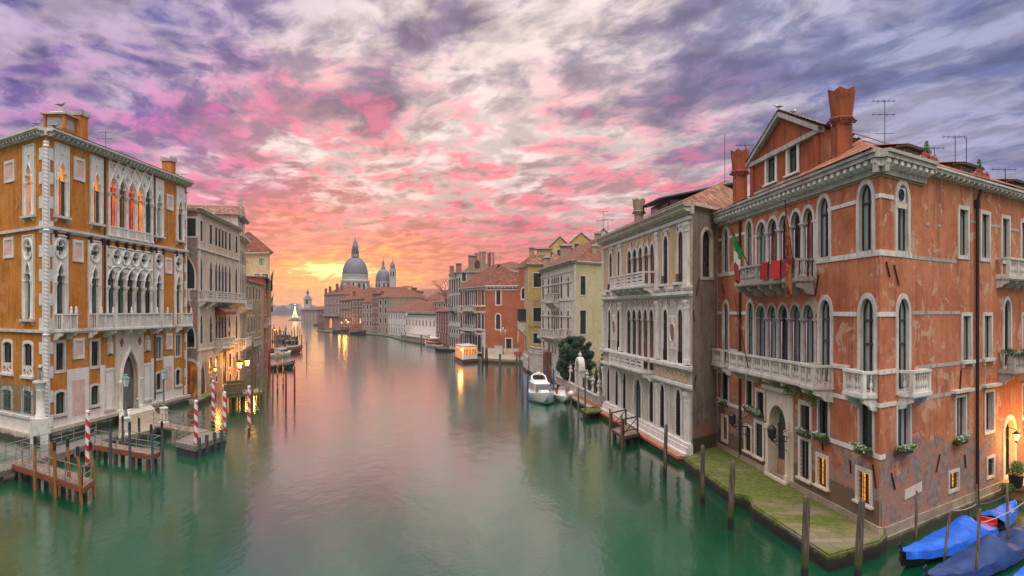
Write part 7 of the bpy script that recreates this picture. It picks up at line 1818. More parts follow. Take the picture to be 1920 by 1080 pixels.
deck(wk, [w0, w1, w1 + wv, w0 + wv], .75, .3, .35, 'deck_grey', 'deck_grey')
piles(wk, [tuple(w0 + (w1 - w0) * q + wv * s) for q in fr(9, .02, .98) for s in (.1, .9)], .4)
rails(wk, [w0 + (w1 - w0) * .22 + wv * .97, w1 + wv * .97], .75, 1.05, 8); 
j1 = thing('jetty', 'first wooden jetty with steel rails and ochre posts, nearest the left edge', 'jetty', G(60, 880, z_))
a, b = v2(22, 869, z_), v2(157, 913, z_); wv = v2(176, 899.5, z_) - b; a = a + (b - a) * .0
deck(j1, [a, b, b + wv, a + wv], z_, .3, .3)
piles(j1, [tuple(a + (b - a) * q + wv * s) for q in (.12, .38, .62, .9) for s in (.12, .88)], z_ - .3)
rails(j1, [a + (b - a) * .06 + wv * .04, a + (b - a) * .36 + wv * .04], z_, 1.0, 3); rails(j1, [a + (b - a) * .55 + wv * .04, b - (b - a) * .02 + wv * .04], z_, 1.0, 2); rails(j1, [b - (b - a) * .02 + wv * .04, b + wv * .95 - (b - a) * .02], z_, 1.0, 1); rails(j1, [a + wv * .97, a + (b - a) * .4 + wv * .97], z_, 1.0, 3)
j2 = thing('jetty', 'second wooden jetty with slate posts in front of the water portal', 'jetty', G(230, 845, z_))
a, b = v2(172, 833, z_), v2(285, 853, z_); wv = v2(301, 846, z_) - b
deck(j2, [a, b, b + wv, a + wv], z_, .3, .3)
piles(j2, [tuple(a + (b - a) * q + wv * s) for q in (.1, .4, .68, .93) for s in (.1, .9)], z_ - .3)
rails(j2, [a + (b - a) * .42 + wv * .97, b + wv * .97], z_, 1.0, 3); rails(j2, [b + wv * .97, b + wv * .1], z_, 1.0, 1); rails(j2, [a + (b - a) * .05 + wv * .03, a + (b - a) * .42 + wv * .03], z_, 1.0, 3)
# stone landing before the portal
ls = thing('landing_stage', 'white stone landing with balusters in front of the Gothic portal', 'landing', P(260, 42)); l0, l1_ = v2(222, 822, .7), v2(322, 795, .7)
f0, f1 = F.world(F.U(216), -.36), F.world(F.U(275), -.36)
obj('platform', MB().prism([l0, l1_, f1, f0], -1.2, .7), M['quay_stone'], ls, Matrix.Identity(4))
obj('steps', MB().prism([f0 + (l0 - f0) * .25, f1 + (l1_ - f1) * .25, f1, f0], .7, .86), M['stone'], ls, Matrix.Identity(4))
mb = MB(); a, b = l0 + (l1_ - l0) * .2 + Vector((-.3, 0)), l0 + (f0 - l0) * .55 + (l1_ - l0) * .2
for i in range(12): p = a + (b - a) * i / 11; mb.box(p.x - .06, p.x + .06, p.y - .06, p.y + .06, .7, 1.6)
d = (b - a).normalized(); nn = Vector((-d.y, d.x)) * .12; mb.prism([a - nn, b - nn, b + nn, a + nn], 1.6, 1.75); obj('balustrade', mb, M['stone'], ls, Matrix.Identity(4))
rails(ls, [l1_ + (f1 - l1_) * .05, f1 + (l1_ - f1) * .35], .7, 1.0, 5)
def lion(name, label, base, s, rz):
    o = thing(name, label, 'statue', base, rz); mb = MB(); mb.sm = True
    mb.box(-.32 * s, .32 * s, -.2 * s, .2 * s, 0, .12 * s)
    mb.tube([(-.22 * s, 0, .2 * s), (-.15 * s, 0, .38 * s), (0, 0, .7 * s), (.1 * s, 0, .95 * s)], [.2 * s, .22 * s, .19 * s, .15 * s], 10)
    mb.ball((.16 * s, 0, 1.1 * s), .2 * s, 10, 8); mb.ball((.33 * s, 0, 1.06 * s), .1 * s, 8, 6); mb.tube([(.14 * s, .1 * s, .75 * s), (.2 * s, .1 * s, .12 * s)], [.08 * s, .06 * s], 6); mb.tube([(.14 * s, -.1 * s, .75 * s), (.2 * s, -.1 * s, .12 * s)], [.08 * s, .06 * s], 6)
    obj('body', mb, M['stone_dark'], o)
p = v2(256, 789, .7); lion('lion_statue', 'small seated stone lion on the landing balustrade', (p.x, p.y, 1.75), .7, -.4)
# floating landing
pf = thing('floating_landing', 'grey planked floating landing with railings and a gangway', 'landing', G(370, 825, .8)); q = [v2(328, 828, .85), v2(366, 837, .85), v2(425, 815, .85), v2(378, 804, .85)]
deck(pf, q, .85, .32, .3, 'deck_grey', 'deck_grey', False)
m = sum(q, Vector((0, 0))) / 4; obj('float', MB().prism([tuple(m + (p - m) * .94) for p in q], -.4, .47), M['hull_dark'], pf, Matrix.Identity(4))
rails(pf, [q[3], q[2]], .85, 1.0, 3); rails(pf, [q[2], q[2] + (q[1] - q[2]) * .12], .85, 1.0, 1); rails(pf, [q[0] + (q[3] - q[0]) * .1, q[0] + (q[3] - q[0]) * .75], .85, 1.0, 2)
for s in (.12, .35, .6, .82): p = q[1] + (q[2] - q[1]) * s; obj('fender_post', MB().box(p.x - .1, p.x + .1, p.y - .12, p.y + .05, .0, 1.35), M['pole_slate'], pf, Matrix.Identity(4))
g0, g1 = v2(288, 800, .8), v2(372, 812, .9); nn = Vector((.25, 1.5))
obj('gangway', MB().prism([g0, g1, g1 + nn, g0 + nn], .75, .9), M['deck'], pf, Matrix.Identity(4)); rails(pf, [g0 + nn, g1 + nn], .9, 1.0, 6); rails(pf, [g0, g0 + (g1 - g0) * .8], .9, 1.0, 4)
# tall lamp posts on the landing
def tall_lamp(px, yt, yb, label):
    b = G(px, yb, .7); D_ = b.y / K; h = ZD(yt, D_) - .7; o = thing('lamp_post', label, 'lamp post', b)
    mb = MB(); mb.sm = True; mb.lathe([(.42, 0), (.42, .12), (.34, .2), (.30, 1.15), (.36, 1.2), (.36, 1.3), (.2, 1.4)], (0, 0, 0), 8); obj('pedestal', mb, M['stone'], o)
    mb = MB(); mb.sm = True; mb.lathe([(.2, 1.38), (.12, 1.6), (.075, 1.9), (.06, h - 1.25), (.1, h - 1.2), (.05, h - 1.1)], (0, 0, 0), 10); obj('shaft', mb, M['lamp_green'], o)
    mb = MB()
    mb.lathe([(.1, h - 1.1), (.17, h - 1.02), (.14, h - .98)], (0, 0, 0), 6); mb.lathe([(.33, h - .42), (.26, h - .3), (.15, h - .2), (.16, h - .12), (.05, h - .06), (.02, h)], (0, 0, 0), 6)
    for k in range(6): a = math.pi * k / 3; mb.tube([(.15 * math.cos(a), .15 * math.sin(a), h - 1.0), (.3 * math.cos(a), .3 * math.sin(a), h - .4)], .016, 4)
    ln = obj('lantern', mb, M['lamp_green'], o); obj('glass', MB().lathe([(.14, h - .99), (.285, h - .42)], (0, 0, 0), 6), M['globe'], ln)
tall_lamp(236, 700, 816, 'green iron lamp post in front of the portal, nearer one'); tall_lamp(307, 688, 794, 'green iron lamp post on the landing, farther one')
# garden wall of the ochre palace
gv = -S_.d; c0 = P(70, 40.0); gl = building('garden_wall', 'low white marble garden wall with spiked iron fence beside the ochre palace', c0, 'wall'); GF_ = Fac(gl, c0 + gv * 11, c0)
GF_.part('wall', MB().box(0, GF_.L, 0, .5, -.6, 1.75), M['marble_panel']); GF_.part('coping', MB().box(-.1, GF_.L, -.12, .6, 1.75, 1.95), M['stone']); GF_.part('base_course', MB().box(0, GF_.L + .5, -.25, .0, -.6, .75), M['footing'])
mb = MB(); n = int(GF_.L / .28)
for i in range(n):
    u = GF_.L * i / n; mb.tube([(u, .2, 1.95), (u, .2, 4.2), (u, .2, 4.45)], [.022, .022, .004], 4)
    if i % 4 == 2: mb.tube([(u, .2, 4.2), (u, .2, 5.0)], [.03, .005], 4); mb.ring(u, 3.75, .26, .02, .2, 10, 0, 4)
for zz_ in (2.2, 3.4, 4.05): mb.box(0, GF_.L, .18, .22, zz_, zz_ + .04)
GF_.part('iron_fence', mb, M['lamp_green'])
mb = MB(); mb.sm = True; mb.box(-.5, .5, -.3, .7, -.6, 1.95); mb.lathe([(.36, 1.95), (.36, 2.15), (.29, 2.25), (.27, 4.0), (.3, 4.05), (.27, 4.1), (.42, 4.55), (.5, 4.6), (.5, 4.75)], (0, .2, 0), 12); GF_.part('column', mb, M['stone_clean'], None, (GF_.L, 0, 0))
p = GF_.world(GF_.L, .2); lion('lion_statue', 'seated stone lion on the white column of the garden wall', (p.x, p.y, 4.75), .95, -1.0)
# wooden jetty of the stone palace
jp = thing('jetty', 'wooden jetty with plank railings below the lit lanterns', 'jetty', G(440, 740, 1.2)); q = [v2(421, 742, 1.3), v2(492, 735, 1.3), v2(487, 728, 1.3), v2(418, 735, 1.3)]
deck(jp, q, 1.3, .25, .3, 'deck', 'pole_olive'); piles(jp, [tuple(q[0] + (q[1] - q[0]) * s + (q[3] - q[0]) * t) for s in fr(5, .03, .97) for t in (.1, .9)], 1.0)
for a, b in ((q[0], q[0] + (q[1] - q[0]) * .45), (q[3] + (q[2] - q[3]) * .1, q[3] + (q[2] - q[3]) * .6)):
    mb = MB()
    for i in range(13): p = a + (b - a) * i / 12; mb.box(p.x - .07, p.x + .07, p.y - .05, p.y + .05, 1.3, 2.4)
    d = (b - a).normalized(); nn = Vector((-d.y, d.x)) * .09
    for z in (1.45, 2.3): mb.prism([a - nn, b - nn, b + nn, a + nn], z, z + .14)
    obj('railing', mb, M['pole_wood'], jp, Matrix.Identity(4))

for px, yt, yb, lb in ((431, 712, 757, 'left olive post of the wooden jetty railing'), (435, 714, 753, 'second olive post of the wooden jetty railing'), (443, 706, 748, 'olive post under the right lantern'), (458.5, 708, 757, 'olive post at the middle of the wooden jetty'), (447.5, 722, 766, 'brown post in front of the wooden jetty')): pole(px, yt, yb, .09, 'pole_olive' if 'olive' in lb else 'pole_brown', lb, gb)
st = thing('landing_stage', 'small mossy stone step below the Gothic water door', 'landing', G(390, 745, .6)); obj('platform', MB().prism([v2(371, 752, .6), v2(405, 735, .6), v2(402, 727, .6), v2(372, 738, .6)], -1, .6), M['moss_quay'], st, Matrix.Identity(4))
# wall lanterns of the stone palace
def wall_lantern(root_f, u, z, out, label, s=1.0, power=120, bulb='bulb', group=None):
    p = root_f.world(u, -out); o = thing('wall_lantern', label, 'lantern', (p.x, p.y, z), 0, group); w = root_f.world(u, 0) - p
    mb = MB(); mb.tube([(w.x, w.y, .55 * s), (w.x * .5, w.y * .5, .62 * s), (0, 0, .5 * s), (0, 0, .36 * s)], .025, 5); obj('bracket', mb, M['iron'], o)
    mb = MB(); mb.lathe([(.30 * s, .22 * s), (.16 * s, .34 * s), (.05 * s, .42 * s)], (0, 0, 0), 6); mb.lathe([(.05 * s, -.42 * s), (.14 * s, -.3 * s), (.15 * s, -.26 * s)], (0, 0, 0), 6)
    for k in range(6): a = math.pi * k / 3; mb.tube([(.15 * s * math.cos(a), .15 * s * math.sin(a), -.27 * s), (.26 * s * math.cos(a), .26 * s * math.sin(a), .23 * s)], .014, 4)
    obj('lantern_frame', mb, M['iron'], o); g_ = MB(); g_.lathe([(.135 * s, -.26 * s), (.24 * s, .21 * s)], (0, 0, 0), 6); obj('glass', g_, M[bulb], o)
    L_ = bpy.data.lights.new('lantern_light', 'POINT'); L_.energy = power; L_.color = (1, .40, .07); L_.shadow_soft_size = .3 * s
    lo = bpy.data.objects.new('lantern_light', L_); COL.objects.link(lo); lo.parent = o; lo.location = tuple(Vector((-w.x, -w.y, 0)).normalized() * .45 * s)
    return o
gl_ = 'lit lanterns on the stone palace'
wall_lantern(F1, F1.U(424.5), ZD(687, 67), 1.6, 'glowing lantern left of the water steps of the stone palace', 1.5, 1100, group=gl_); wall_lantern(F1, F1.U(440), ZD(682, 71), 1.6, 'glowing lantern right of the water steps of the stone palace', 1.5, 1100, group=gl_)
wall_lantern(F1, F1.U(394.5), ZD(692, 63.5), .5, 'small amber lamp by the barred window of the stone palace', .8, 90, 'bulb_dim')

# ---------------------------------------------------------------- boats
def hull(L, W, z_mid, z_end, bow=1.0, stern=.35, n=22, sq=.55, deckz=.0, keel=-.25):
    """sections from stern (x=-L/2) to bow (x=L/2); returns outer shell with a deck a little below the rim"""
    mb = MB(); mb.sm = True; rows = []
    for i in range(n + 1):
        t = i / n; x = -L / 2 + L * t
        w = W / 2 * min(1, (stern + (1 - stern) * min(1, t / .35) ** .7)) * (1 - max(0, (t - .5) / .5) ** 2.1 * .985)
        zs = z_mid + (z_end - z_mid) * max(0, (t - .35) / .65) ** 2 * bow
        kz = keel + max(0, (t - .72) / .28) ** 2 * (zs - keel) * .75
        rows.append([(x, -w, zs), (x, -w * .93, zs * .5 + kz * .5), (x, -w * sq, kz), (x, w * sq, kz), (x, w * .93, zs * .5 + kz * .5), (x, w, zs), (x, w * .9, zs - deckz), (x, -w * .9, zs - deckz)])
    m = 8; v = [p for r_ in rows for p in r_]; f = []
    for i in range(n):
        for k in range(m): f.append((i * m + k, i * m + (k + 1) % m, (i + 1) * m + (k + 1) % m, (i + 1) * m + k))
    f += [tuple(range(m))[::-1], tuple(n * m + k for k in range(m))]
    return mb.add(v, f)
def aim(o, a, b):                        # turn a thing so that +x runs from a (stern) to b (bow)
    d = Vector(b) - Vector(a); m = (Vector(a) + Vector(b)) / 2
    WM[o] = T(m.x, m.y, o.location.z) @ Matrix.Rotation(math.atan2(d.y, d.x), 4, 'Z'); o.matrix_world = WM[o]; return d.length
a, b = P(1003, 63.2), P(1027, 56.4); cr_ = thing('cabin_cruiser', 'white cabin cruiser with tinted windows moored between blue poles', 'boat', (a.x, a.y, 0)); Lc = aim(cr_, a, b)
obj('hull', hull(Lc, 3.3, .95, 1.5, deckz=.05), M['white_paint'], cr_)
mb = hull(Lc * 1.003, 3.34, .18, .3, keel=-.2); obj('boot_stripe', mb, M['lamp_green'], cr_)
mb = MB(); mb.sm = True
def cab(x0, x1, w0, w1, z0, z1, s0, s1): return [(x0, -w0, z0), (x1, -w0 * .9, z0), (x1, w0 * .9, z0), (x0, w0, z0), (x0 + s0, -w1, z1), (x1 - s1, -w1 * .9, z1), (x1 - s1, w1 * .9, z1), (x0 + s0, w1, z1)]
BX = [(0, 3, 2, 1), (4, 5, 6, 7), (0, 1, 5, 4), (1, 2, 6, 5), (2, 3, 7, 6), (3, 0, 4, 7)]
CBN = obj('cabin', MB().add(cab(-2.4, 1.9, 1.28, 1.05, .9, 2.05, .2, 1.0), BX).add(cab(1.2, 3.4, .85, .6, 1.0, 1.42, .1, .7), BX), M['white_paint'], cr_)
obj('windscreen', MB().add(cab(.62, 1.88, 1.13, 1.0, 1.28, 1.96, 0, .66), BX), M['cabin_dark'], CBN)
for q in (-1, 1):
    for x in (-1.9, -.75): obj('side_window', MB().add([(x, q * 1.235, 1.3), (x + .95, q * 1.2, 1.3), (x + .85, q * 1.1, 1.86), (x + .08, q * 1.115, 1.86)], [(0, 1, 2, 3)]), M['glass_grey'], CBN)
obj('roof', MB().add(cab(-2.6, 1.0, 1.18, 1.0, 2.05, 2.22, .1, .3), BX), M['white_paint'], cr_)
mb = MB(); mb.sm = True; mb.tube([(-1.7, -1.0, 2.2), (-2.0, -.95, 2.7), (-2.05, -.6, 2.95), (-2.05, .6, 2.95), (-2.0, .95, 2.7), (-1.7, 1.0, 2.2)], .1, 8); mb.tube([(-.4, -.95, 2.2), (-1.9, -.9, 2.75)], .06, 6); mb.tube([(-.4, .95, 2.2), (-1.9, .9, 2.75)], .06, 6); mb.lathe([(.28, 2.98), (.3, 3.08), (.2, 3.22)], (-2.05, 0, 0), 12); obj('radar_arch', mb, M['white_paint'], cr_)
mb = MB()
for q in (-1, 1): mb.tube([(.6, q * 1.45, 1.7), (2.2, q * 1.2, 1.75), (Lc / 2 - .25, q * .2, 2.0)], .022, 5)
for x, y, z in ((.6, 1.45, 1.0), (2.2, 1.2, 1.15), (3.6, .7, 1.3)):
    for q in (-1, 1): mb.tube([(x, y * q, z), (x, y * q, z + .62)], .02, 5)
obj('bow_rail', mb, M['rail_steel'], cr_)
for x in (-.2, .9, 2.0): obj('porthole', MB().add([(x, -1.66 + (x > 1.5) * .12, .55), (x + .35, -1.65 + (x > 1.5) * .16, .56), (x + .3, -1.665 + (x > 1.5) * .15, .74), (x + .05, -1.67 + (x > 1.5) * .12, .73)], [(0, 1, 2, 3)]), M['cabin_dark'], cr_)
cr_.scale = (1, .84, .93); a, b = P(1047, 64.0), P(1062, 57.5); sb_ = thing('small_boat', 'small open white boat with a console beside the cruiser', 'boat', (a.x, a.y, 0)); Ls = aim(sb_, a, b)
obj('hull', hull(Ls, 2.3, .62, .8, deckz=.25), M['white_paint'], sb_); obj('console', MB().add(cab(-.9, .2, .45, .35, .35, 1.15, .1, .25), BX), M['white_paint'], sb_); obj('windscreen', MB().add(cab(-.55, .12, .4, .3, 1.15, 1.45, .15, .25), BX), M['cabin_dark'], sb_)
obj('outboard_motor', MB().box(-Ls / 2 - .35, -Ls / 2 + .1, -.2, .2, .5, 1.15).box(-Ls / 2 - .3, -Ls / 2 - .1, -.08, .08, -.4, .5), M['cabin_dark'], sb_); obj('seat_cushion', MB().box(-1.9, -1.3, -.6, .6, .4, .75), M['seat_red'], sb_)
# gondolas under their covers
def gondola(label, cover, a, b, cover2=None, seat=True, gap=None):
    o = thing('gondola', label, 'gondola', (a.x, a.y, 0), 0, 'covered gondolas in the side canal'); L = aim(o, a, b); n = 36
    sec = []
    for i in range(n + 1):
        t = -1 + 2 * i / n; w = .72 * (1 - abs(t) ** 2.3) ** .8 + .02; up = .40 * abs(t) ** 2.8 * (1.2 if t > 0 else .8)
        sec.append((t * L / 2, w, .34 + up, -.15 + up * .95))
    mb = MB(); mb.sm = True; v = []; f = []
    for x, w, zs, kz in sec: v += [(x, -w, zs), (x, -w * .62, kz), (x, w * .62, kz), (x, w, zs), (x, w * .85, zs - .03), (x, -w * .85, zs - .03)]
    for i in range(n):
        for k in range(6): f.append((i * 6 + k, i * 6 + (k + 1) % 6, (i + 1) * 6 + (k + 1) % 6, (i + 1) * 6 + k))
    mb.add(v, f); obj('hull', mb, M['gondola_black'], o)
    rg = random.Random(int(L * 100) + len(label))
    for c0, c1, cm, nm in ([(-.98, .30 if gap else .98, cover, 'cover')] + ([(.46, .99, cover2 or cover, 'cover')] if gap else [])):
        mb = MB(); mb.sm = True; v = []; f = []; m = 13; k0 = 64
        for i in range(k0 + 1):
            t = c0 + (c1 - c0) * i / k0; j = (t + 1) / 2 * n; i0 = min(n - 1, int(j)); q = j - i0
            x = t * L / 2; w = sec[i0][1] * (1 - q) + sec[i0 + 1][1] * q; zs = sec[i0][2] * (1 - q) + sec[i0 + 1][2] * q
            pk = .62 * math.exp(-((t - .02) / .16) ** 2) + .30 * math.exp(-((t + .28) / .2) ** 2) + (.38 * math.exp(-((t - .52) / .1) ** 2) if nm == 'cover' and t > .4 else 0)
            for k in range(m):
                s = -1 + 2 * k / (m - 1)
                crease = .05 * math.sin(9 * t + 5 * s) * (1 - abs(s)) + .03 * math.sin(34 * t + 9 * s * s + 4 * s) * (1 - s * s) + .06 * math.sin(23 * t * (1 - .3 * s)) * abs(s) * (1 - abs(s)) * 2
                y = s * (w + .07); z = zs + pk * (1 - abs(s) ** 1.5) + .07 + crease - (.28 + .015 * math.sin(31 * t)) * max(0, abs(s) - .86) / .14
                v.append((x, y, z))
        for i in range(k0):
            for k in range(m - 1): f.append((i * m + k, i * m + k + 1, (i + 1) * m + k + 1, (i + 1) * m + k))
        mb.add(v, f); obj(nm, mb, M[cm], o)
    if gap:
        obj('seat', MB().box(.31 * L / 2, .40 * L / 2, -.42, .42, .2, .48).box(.39 * L / 2, .42 * L / 2, -.42, .42, .4, .66), M['seat_red'], o)
        mb = MB(); mb.sm = True; mb.tube([(.36 * L / 2, .6, .45), (.36 * L / 2, .66, .95), (.38 * L / 2, .5, 1.1)], .05, 6); obj('oarlock', mb, M['wood_dark'], o)
    mb = MB(); x = -L / 2 - .03; obj('prow_iron', mb.plate([(x - .05, .3), (x + .12, .3), (x + .1, .8), (x + .02, 1.1), (x - .2, 1.0), (x - .1, .85), (x - .18, .75), (x - .08, .65), (x - .16, .5)], [], -.02, .02), M['iron'], o)
    return o
p0_, dv_ = P(1690, 20.6), Vector((7.6, 4.2 * K)).normalized()
gondola('gondola under a bright blue cover with a red seat showing', 'tarp', p0_, p0_ + dv_ * 11.6, gap=True)
p1_ = P(1737, 18.75); gondola('gondola under a dark blue cover, second from the palace wall', 'tarp_dark', p1_, p1_ + dv_ * 11.2)
p2_ = P(1873, 17.55); gondola('gondola cut by the bottom right corner, bright blue cover', 'tarp', p2_, p2_ + dv_ * 11)
# ropes from pole to pole
def rope(label, pts, r=.022):
    o = thing('mooring_rope', label, 'rope', pts[0]); mb = MB(); mb.sm = True; out = []
    for a, b in zip(pts, pts[1:]):
        for i in range(8):
            q = i / 8; p = a + (b - a) * q - pts[0]; p.z -= .5 * q * (1 - q); out.append(p)
    out.append(pts[-1] - pts[0]); mb.tube(out, r, 5); obj('strand', mb, M['rope'], o)
def on(px, py, D_): return Vector(((px - CXP) * D_ / 1000, D_ * K, ZD(py, D_)))
rope('slack mooring rope running up from the leaning pole to the pole at the right edge', [on(1781, 956, 20.8), on(1830.5, 945, 23.8), on(1889, 926, 22.3)]); rope('lower mooring rope from the thin pole between the gondolas to the right', [on(1836.5, 981, 19.7), on(1925, 938, 21.5)])
# boats on the far right bank and at the moorings
def small_boat(label, pxa, ya, pxb, yb, W, hm, cover=None, cabin=False, group=None, name='moored_boat', h=.8):
    a, b = G(pxa, ya, 0).to_2d(), G(pxb, yb, 0).to_2d(); o = thing(name, label, 'boat', (a.x, a.y, 0), 0, group); L = aim(o, a, b)
    obj('hull', hull(L, W, h, h * 1.7, deckz=.15, stern=.7), M[hm], o)
    if cover: c_ = hull(L * .86, W * 1.02, h + .5, h * 1.6 + .3, keel=h * .7, sq=.9, stern=.7); obj('cover', c_, M[cover], o)
    if cabin:
        c_ = obj('cabin', MB().add(cab(-L * .22, L * .2, W * .38, W * .34, h, h + 1.1, .1, .5), BX), M['white_paint'], o); obj('windows', MB().add(cab(-L * .2, L * .19, W * .385, W * .36, h + .42, h + .85, .05, .25), BX), M['cabin_dark'], c_)
    return o
small_boat('white boat with a red cover near the museum palace', 824, 652, 797, 650, 2.6, 'hull_white', 'hull_red', h=.9)
small_boat('long low dark boat in front of the brick house', 846, 659, 814, 657.5, 2.2, 'hull_dark', None, h=.6)
gbm = 'boats moored by the red house'
small_boat('long dark work boat nearest on the left moorings', 508, 694, 553, 690, 2.2, 'hull_dark', group=gbm, h=.8); small_boat('slim white boat between the work boat and the red launch', 509, 671, 546, 667.5, 2.2, 'hull_white', cabin=True, group=gbm); small_boat('red brown launch with a pale cover at the left moorings', 507, 666, 568, 660, 2.8, 'hull_red', 'deck', group=gbm, h=1.0)
for i, (x, y) in enumerate(((512, 640), (524, 642), (536, 643), (548, 645), (518, 632), (534, 633), (548, 634))):
    a_, b_ = G(x, y, 0), G(x + 12, y + 3, 0); small_boat('dark gondola in the crowded moorings beyond the red launch', x, y, x + 11, y + 1.6, 1.5, 'gondola_black', 'tarp_dark' if i % 2 else None, group='gondolas moored beyond the red launch', name='gondola', h=.6)
for x, y, lb in ((604, 611, 'dark barge moored at the customs house point'), (640, 624.5, 'long dark boat below the pink palace'), (672, 627, 'long dark boat below the brown house')): small_boat(lb, x - 13, y, x + 15, y + 1, 3.0, 'hull_dark', None, h=1.3)
# floating stop of the left bank and of the little square
def stop(label, c, e1, e2, zt, glow_, name='floating_stop', power=260):
    o = thing(name, label, 'boat stop', (c.x, c.y, 0)); I = Matrix.Identity(4); q = [c, c + e1, c + e1 + e2, c + e2]; m = sum(q, Vector((0, 0))) / 4
    obj('pontoon', MB().prism([tuple(m + (p - m) * 1.12) for p in q], -.5, .75), M['hull_dark'], o, I); obj('fender', MB().prism([tuple(m + (p - m) * 1.135) for p in q], .35, .6), M['deck_edge'], o, I)
    obj('roof', MB().prism([tuple(m + (p - m) * 1.08) for p in q], zt, zt + .18), M['stone_dark'], o, I)
    for p in q: obj('corner_post', MB().box(p.x - .1, p.x + .1, p.y - .1, p.y + .1, .75, zt), M['white_paint'], o, I)
    def panel(a, b, z0, z1, mat_, nm, inset=.0): a_, b_ = a + (b - a) * inset, b - (b - a) * inset; obj(nm, MB().add([V3(a_, z0), V3(b_, z0), V3(b_, z1), V3(a_, z1)], [(0, 1, 2, 3)]), M[mat_], o, I)
    panel(q[0], q[1], .75, 1.5, 'white_paint', 'side_panel', .02); panel(q[0], q[1], 1.5, zt - .45, glow_, 'lit_window', .04); panel(q[0], q[1], zt - .45, zt - .02, 'bulb_amber', 'sign_band', .02)
    panel(q[0], q[3], .75, zt - .5, 'bulb_amber', 'lit_panel', .04); panel(q[0], q[3], zt - .5, zt - .02, 'bulb_amber', 'sign_band', .02)
    panel(q[1], q[2], .75, zt, 'white_paint', 'side_panel', .02); panel(q[3], q[2], .75, zt, 'white_paint', 'side_panel', .02)
    for k in range(1, 5): p = q[0] + e1 * k / 5 - (e2.normalized() * .04); obj('mullion', MB().box(p.x - .05, p.x + .05, p.y - .05, p.y + .05, 1.5, zt - .45), M['white_paint'], o, I)
    for k in range(1, 6): p = q[0] + e2 * k / 6 - (e1.normalized() * .04); obj('mullion', MB().box(p.x - .06, p.x + .06, p.y - .06, p.y + .06, .75, zt - .45), M['deck_edge'], o, I)
    L_ = bpy.data.lights.new('stop_light', 'POINT'); L_.energy = power; L_.color = (1, .4, .07); L_.shadow_soft_size = .4; lo = bpy.data.objects.new('stop_light', L_); COL.objects.link(lo); lo.parent = o; d_ = -(e1.normalized() * .8 + e2.normalized() * .6); lo.location = (d_.x, d_.y, zt - .4)
    bb = MB(); bb.sm = True; bb.ball((q[0].x - .3, q[0].y - .3, zt - .5), .22, 10, 8); obj('lamp', bb, M['bulb'], o, I)
glow('bulb_amber', (1, .27, .03), 1.0)
c = P(868, 101.5); stop('floating boat stop glowing orange beside the little square', c, Vector((2.5, 2.9)), Vector((-2.1, 9.5)), 3.1, 'lit_amber')
c = P(517, 205); stop('small lit boat stop far along the left moorings', c, Vector((2.8, 1)), Vector((-1, 7)), 3.2, 'lit_amber', power=60)
# jetties of the right bank
jm = thing('jetty', 'small wooden landing with crossed railings in front of the marble palace door', 'jetty', G(1172, 812, .7)); q = [v2(1147, 804, .75), v2(1169, 818, .75), v2(1200, 811, .75), v2(1178, 796, .75)]
deck(jm, q, .75, .22, .3, 'deck', 'pile'); piles(jm, [tuple(q[0] + (q[1] - q[0]) * s + (q[3] - q[0]) * t) for s in (.08, .92) for t in (.1, .5, .9)], .5)
mb = MB()
for a, b in ((q[1], q[2] + (q[1] - q[2]) * .15), (q[0], q[3] + (q[0] - q[3]) * .15)):
    for s in (0, 1): p = a + (b - a) * s; mb.box(p.x - .06, p.x + .06, p.y - .06, p.y + .06, .75, 2.05)
    mb.tube([V3(a, 2.0), V3(b, 2.0)], .06, 5); mb.tube([V3(a, 1.1), V3(b, 1.1)], .04, 5); mb.tube([V3(a, .9), V3(b, 1.95)], .035, 5); mb.tube([V3(a, 1.95), V3(b, .9)], .035, 5)
obj('railing', mb, M['wood_dark'], jm, Matrix.Identity(4))
jg = thing('jetty', 'low mossy landing below the garden railings', 'jetty', G(1108, 766, .6)); q = [v2(1088, 766, .6), v2(1100, 774, .6), v2(1130, 770, .6), v2(1120, 762, .6)]; obj('deck', MB().prism(q, .35, .6), M['moss_quay'], jg, Matrix.Identity(4)); piles(jg, [tuple((q[0] + q[1]) / 2 + (q[2] - q[1]) * s) for s in (.05, .5, .9)], .35)
# ---------------------------------------------------------------- flags, cloths, flowers, birds and aerials
def flag(F, label, base, tip, bands, width, drop, seed, out0=.7, out1=2.6):
    """pole from base to tip (pixels), leaning out from the wall; cloth hangs in folds from its upper part"""
    u0, u1 = F.U(base[0]), F.U(tip[0]); off0, off1 = -out0, -out1
    def pt(px, py, off): u = F.U(px, off); w = F.world(u, off); return Vector((w.x, w.y, F.Z(px, py, off)))
    a, b = pt(*base, off0), pt(*tip, off1); o = thing('flag', label, 'flag', a)
    mb = MB(); mb.sm = True; mb.tube([(0, 0, 0), b - a], [.035, .025], 6); mb.ball(tuple((b - a) * 1.01), .06, 8, 6); obj('pole', mb, M['pole_brown'], o)
    rg = random.Random(seed); d = b - a; n, m = 18, 22; t0, t1 = .98, 1 - width
    side = Vector((-d.y, d.x, 0)).normalized()
    for bi, (q0, q1, mt) in enumerate(bands):
        mb = MB(); mb.sm = True; v = []; f = []
        for i in range(n + 1):
            s = i / n
            for k in range(m + 1):
                q = q0 + (q1 - q0) * k / m; top = d * (t0 + (t1 - t0) * s)
                p = top + d * ((.62 - s) * (t1 - t0) * .80 * q ** .55) + Vector((0, 0, -drop * q))
                p += side * (.12 * math.sin(s * 15 + q * 2 + seed) * (.25 + q)) + d.normalized() * (.05 * math.sin(s * 21 + q * 4))
                v.append(p)
        for i in range(n):
            for k in range(m): f.append((i * (m + 1) + k, (i + 1) * (m + 1) + k, (i + 1) * (m + 1) + k + 1, i * (m + 1) + k + 1))
        mb.add(v, f); obj('cloth', mb, M[mt], o)
    return o
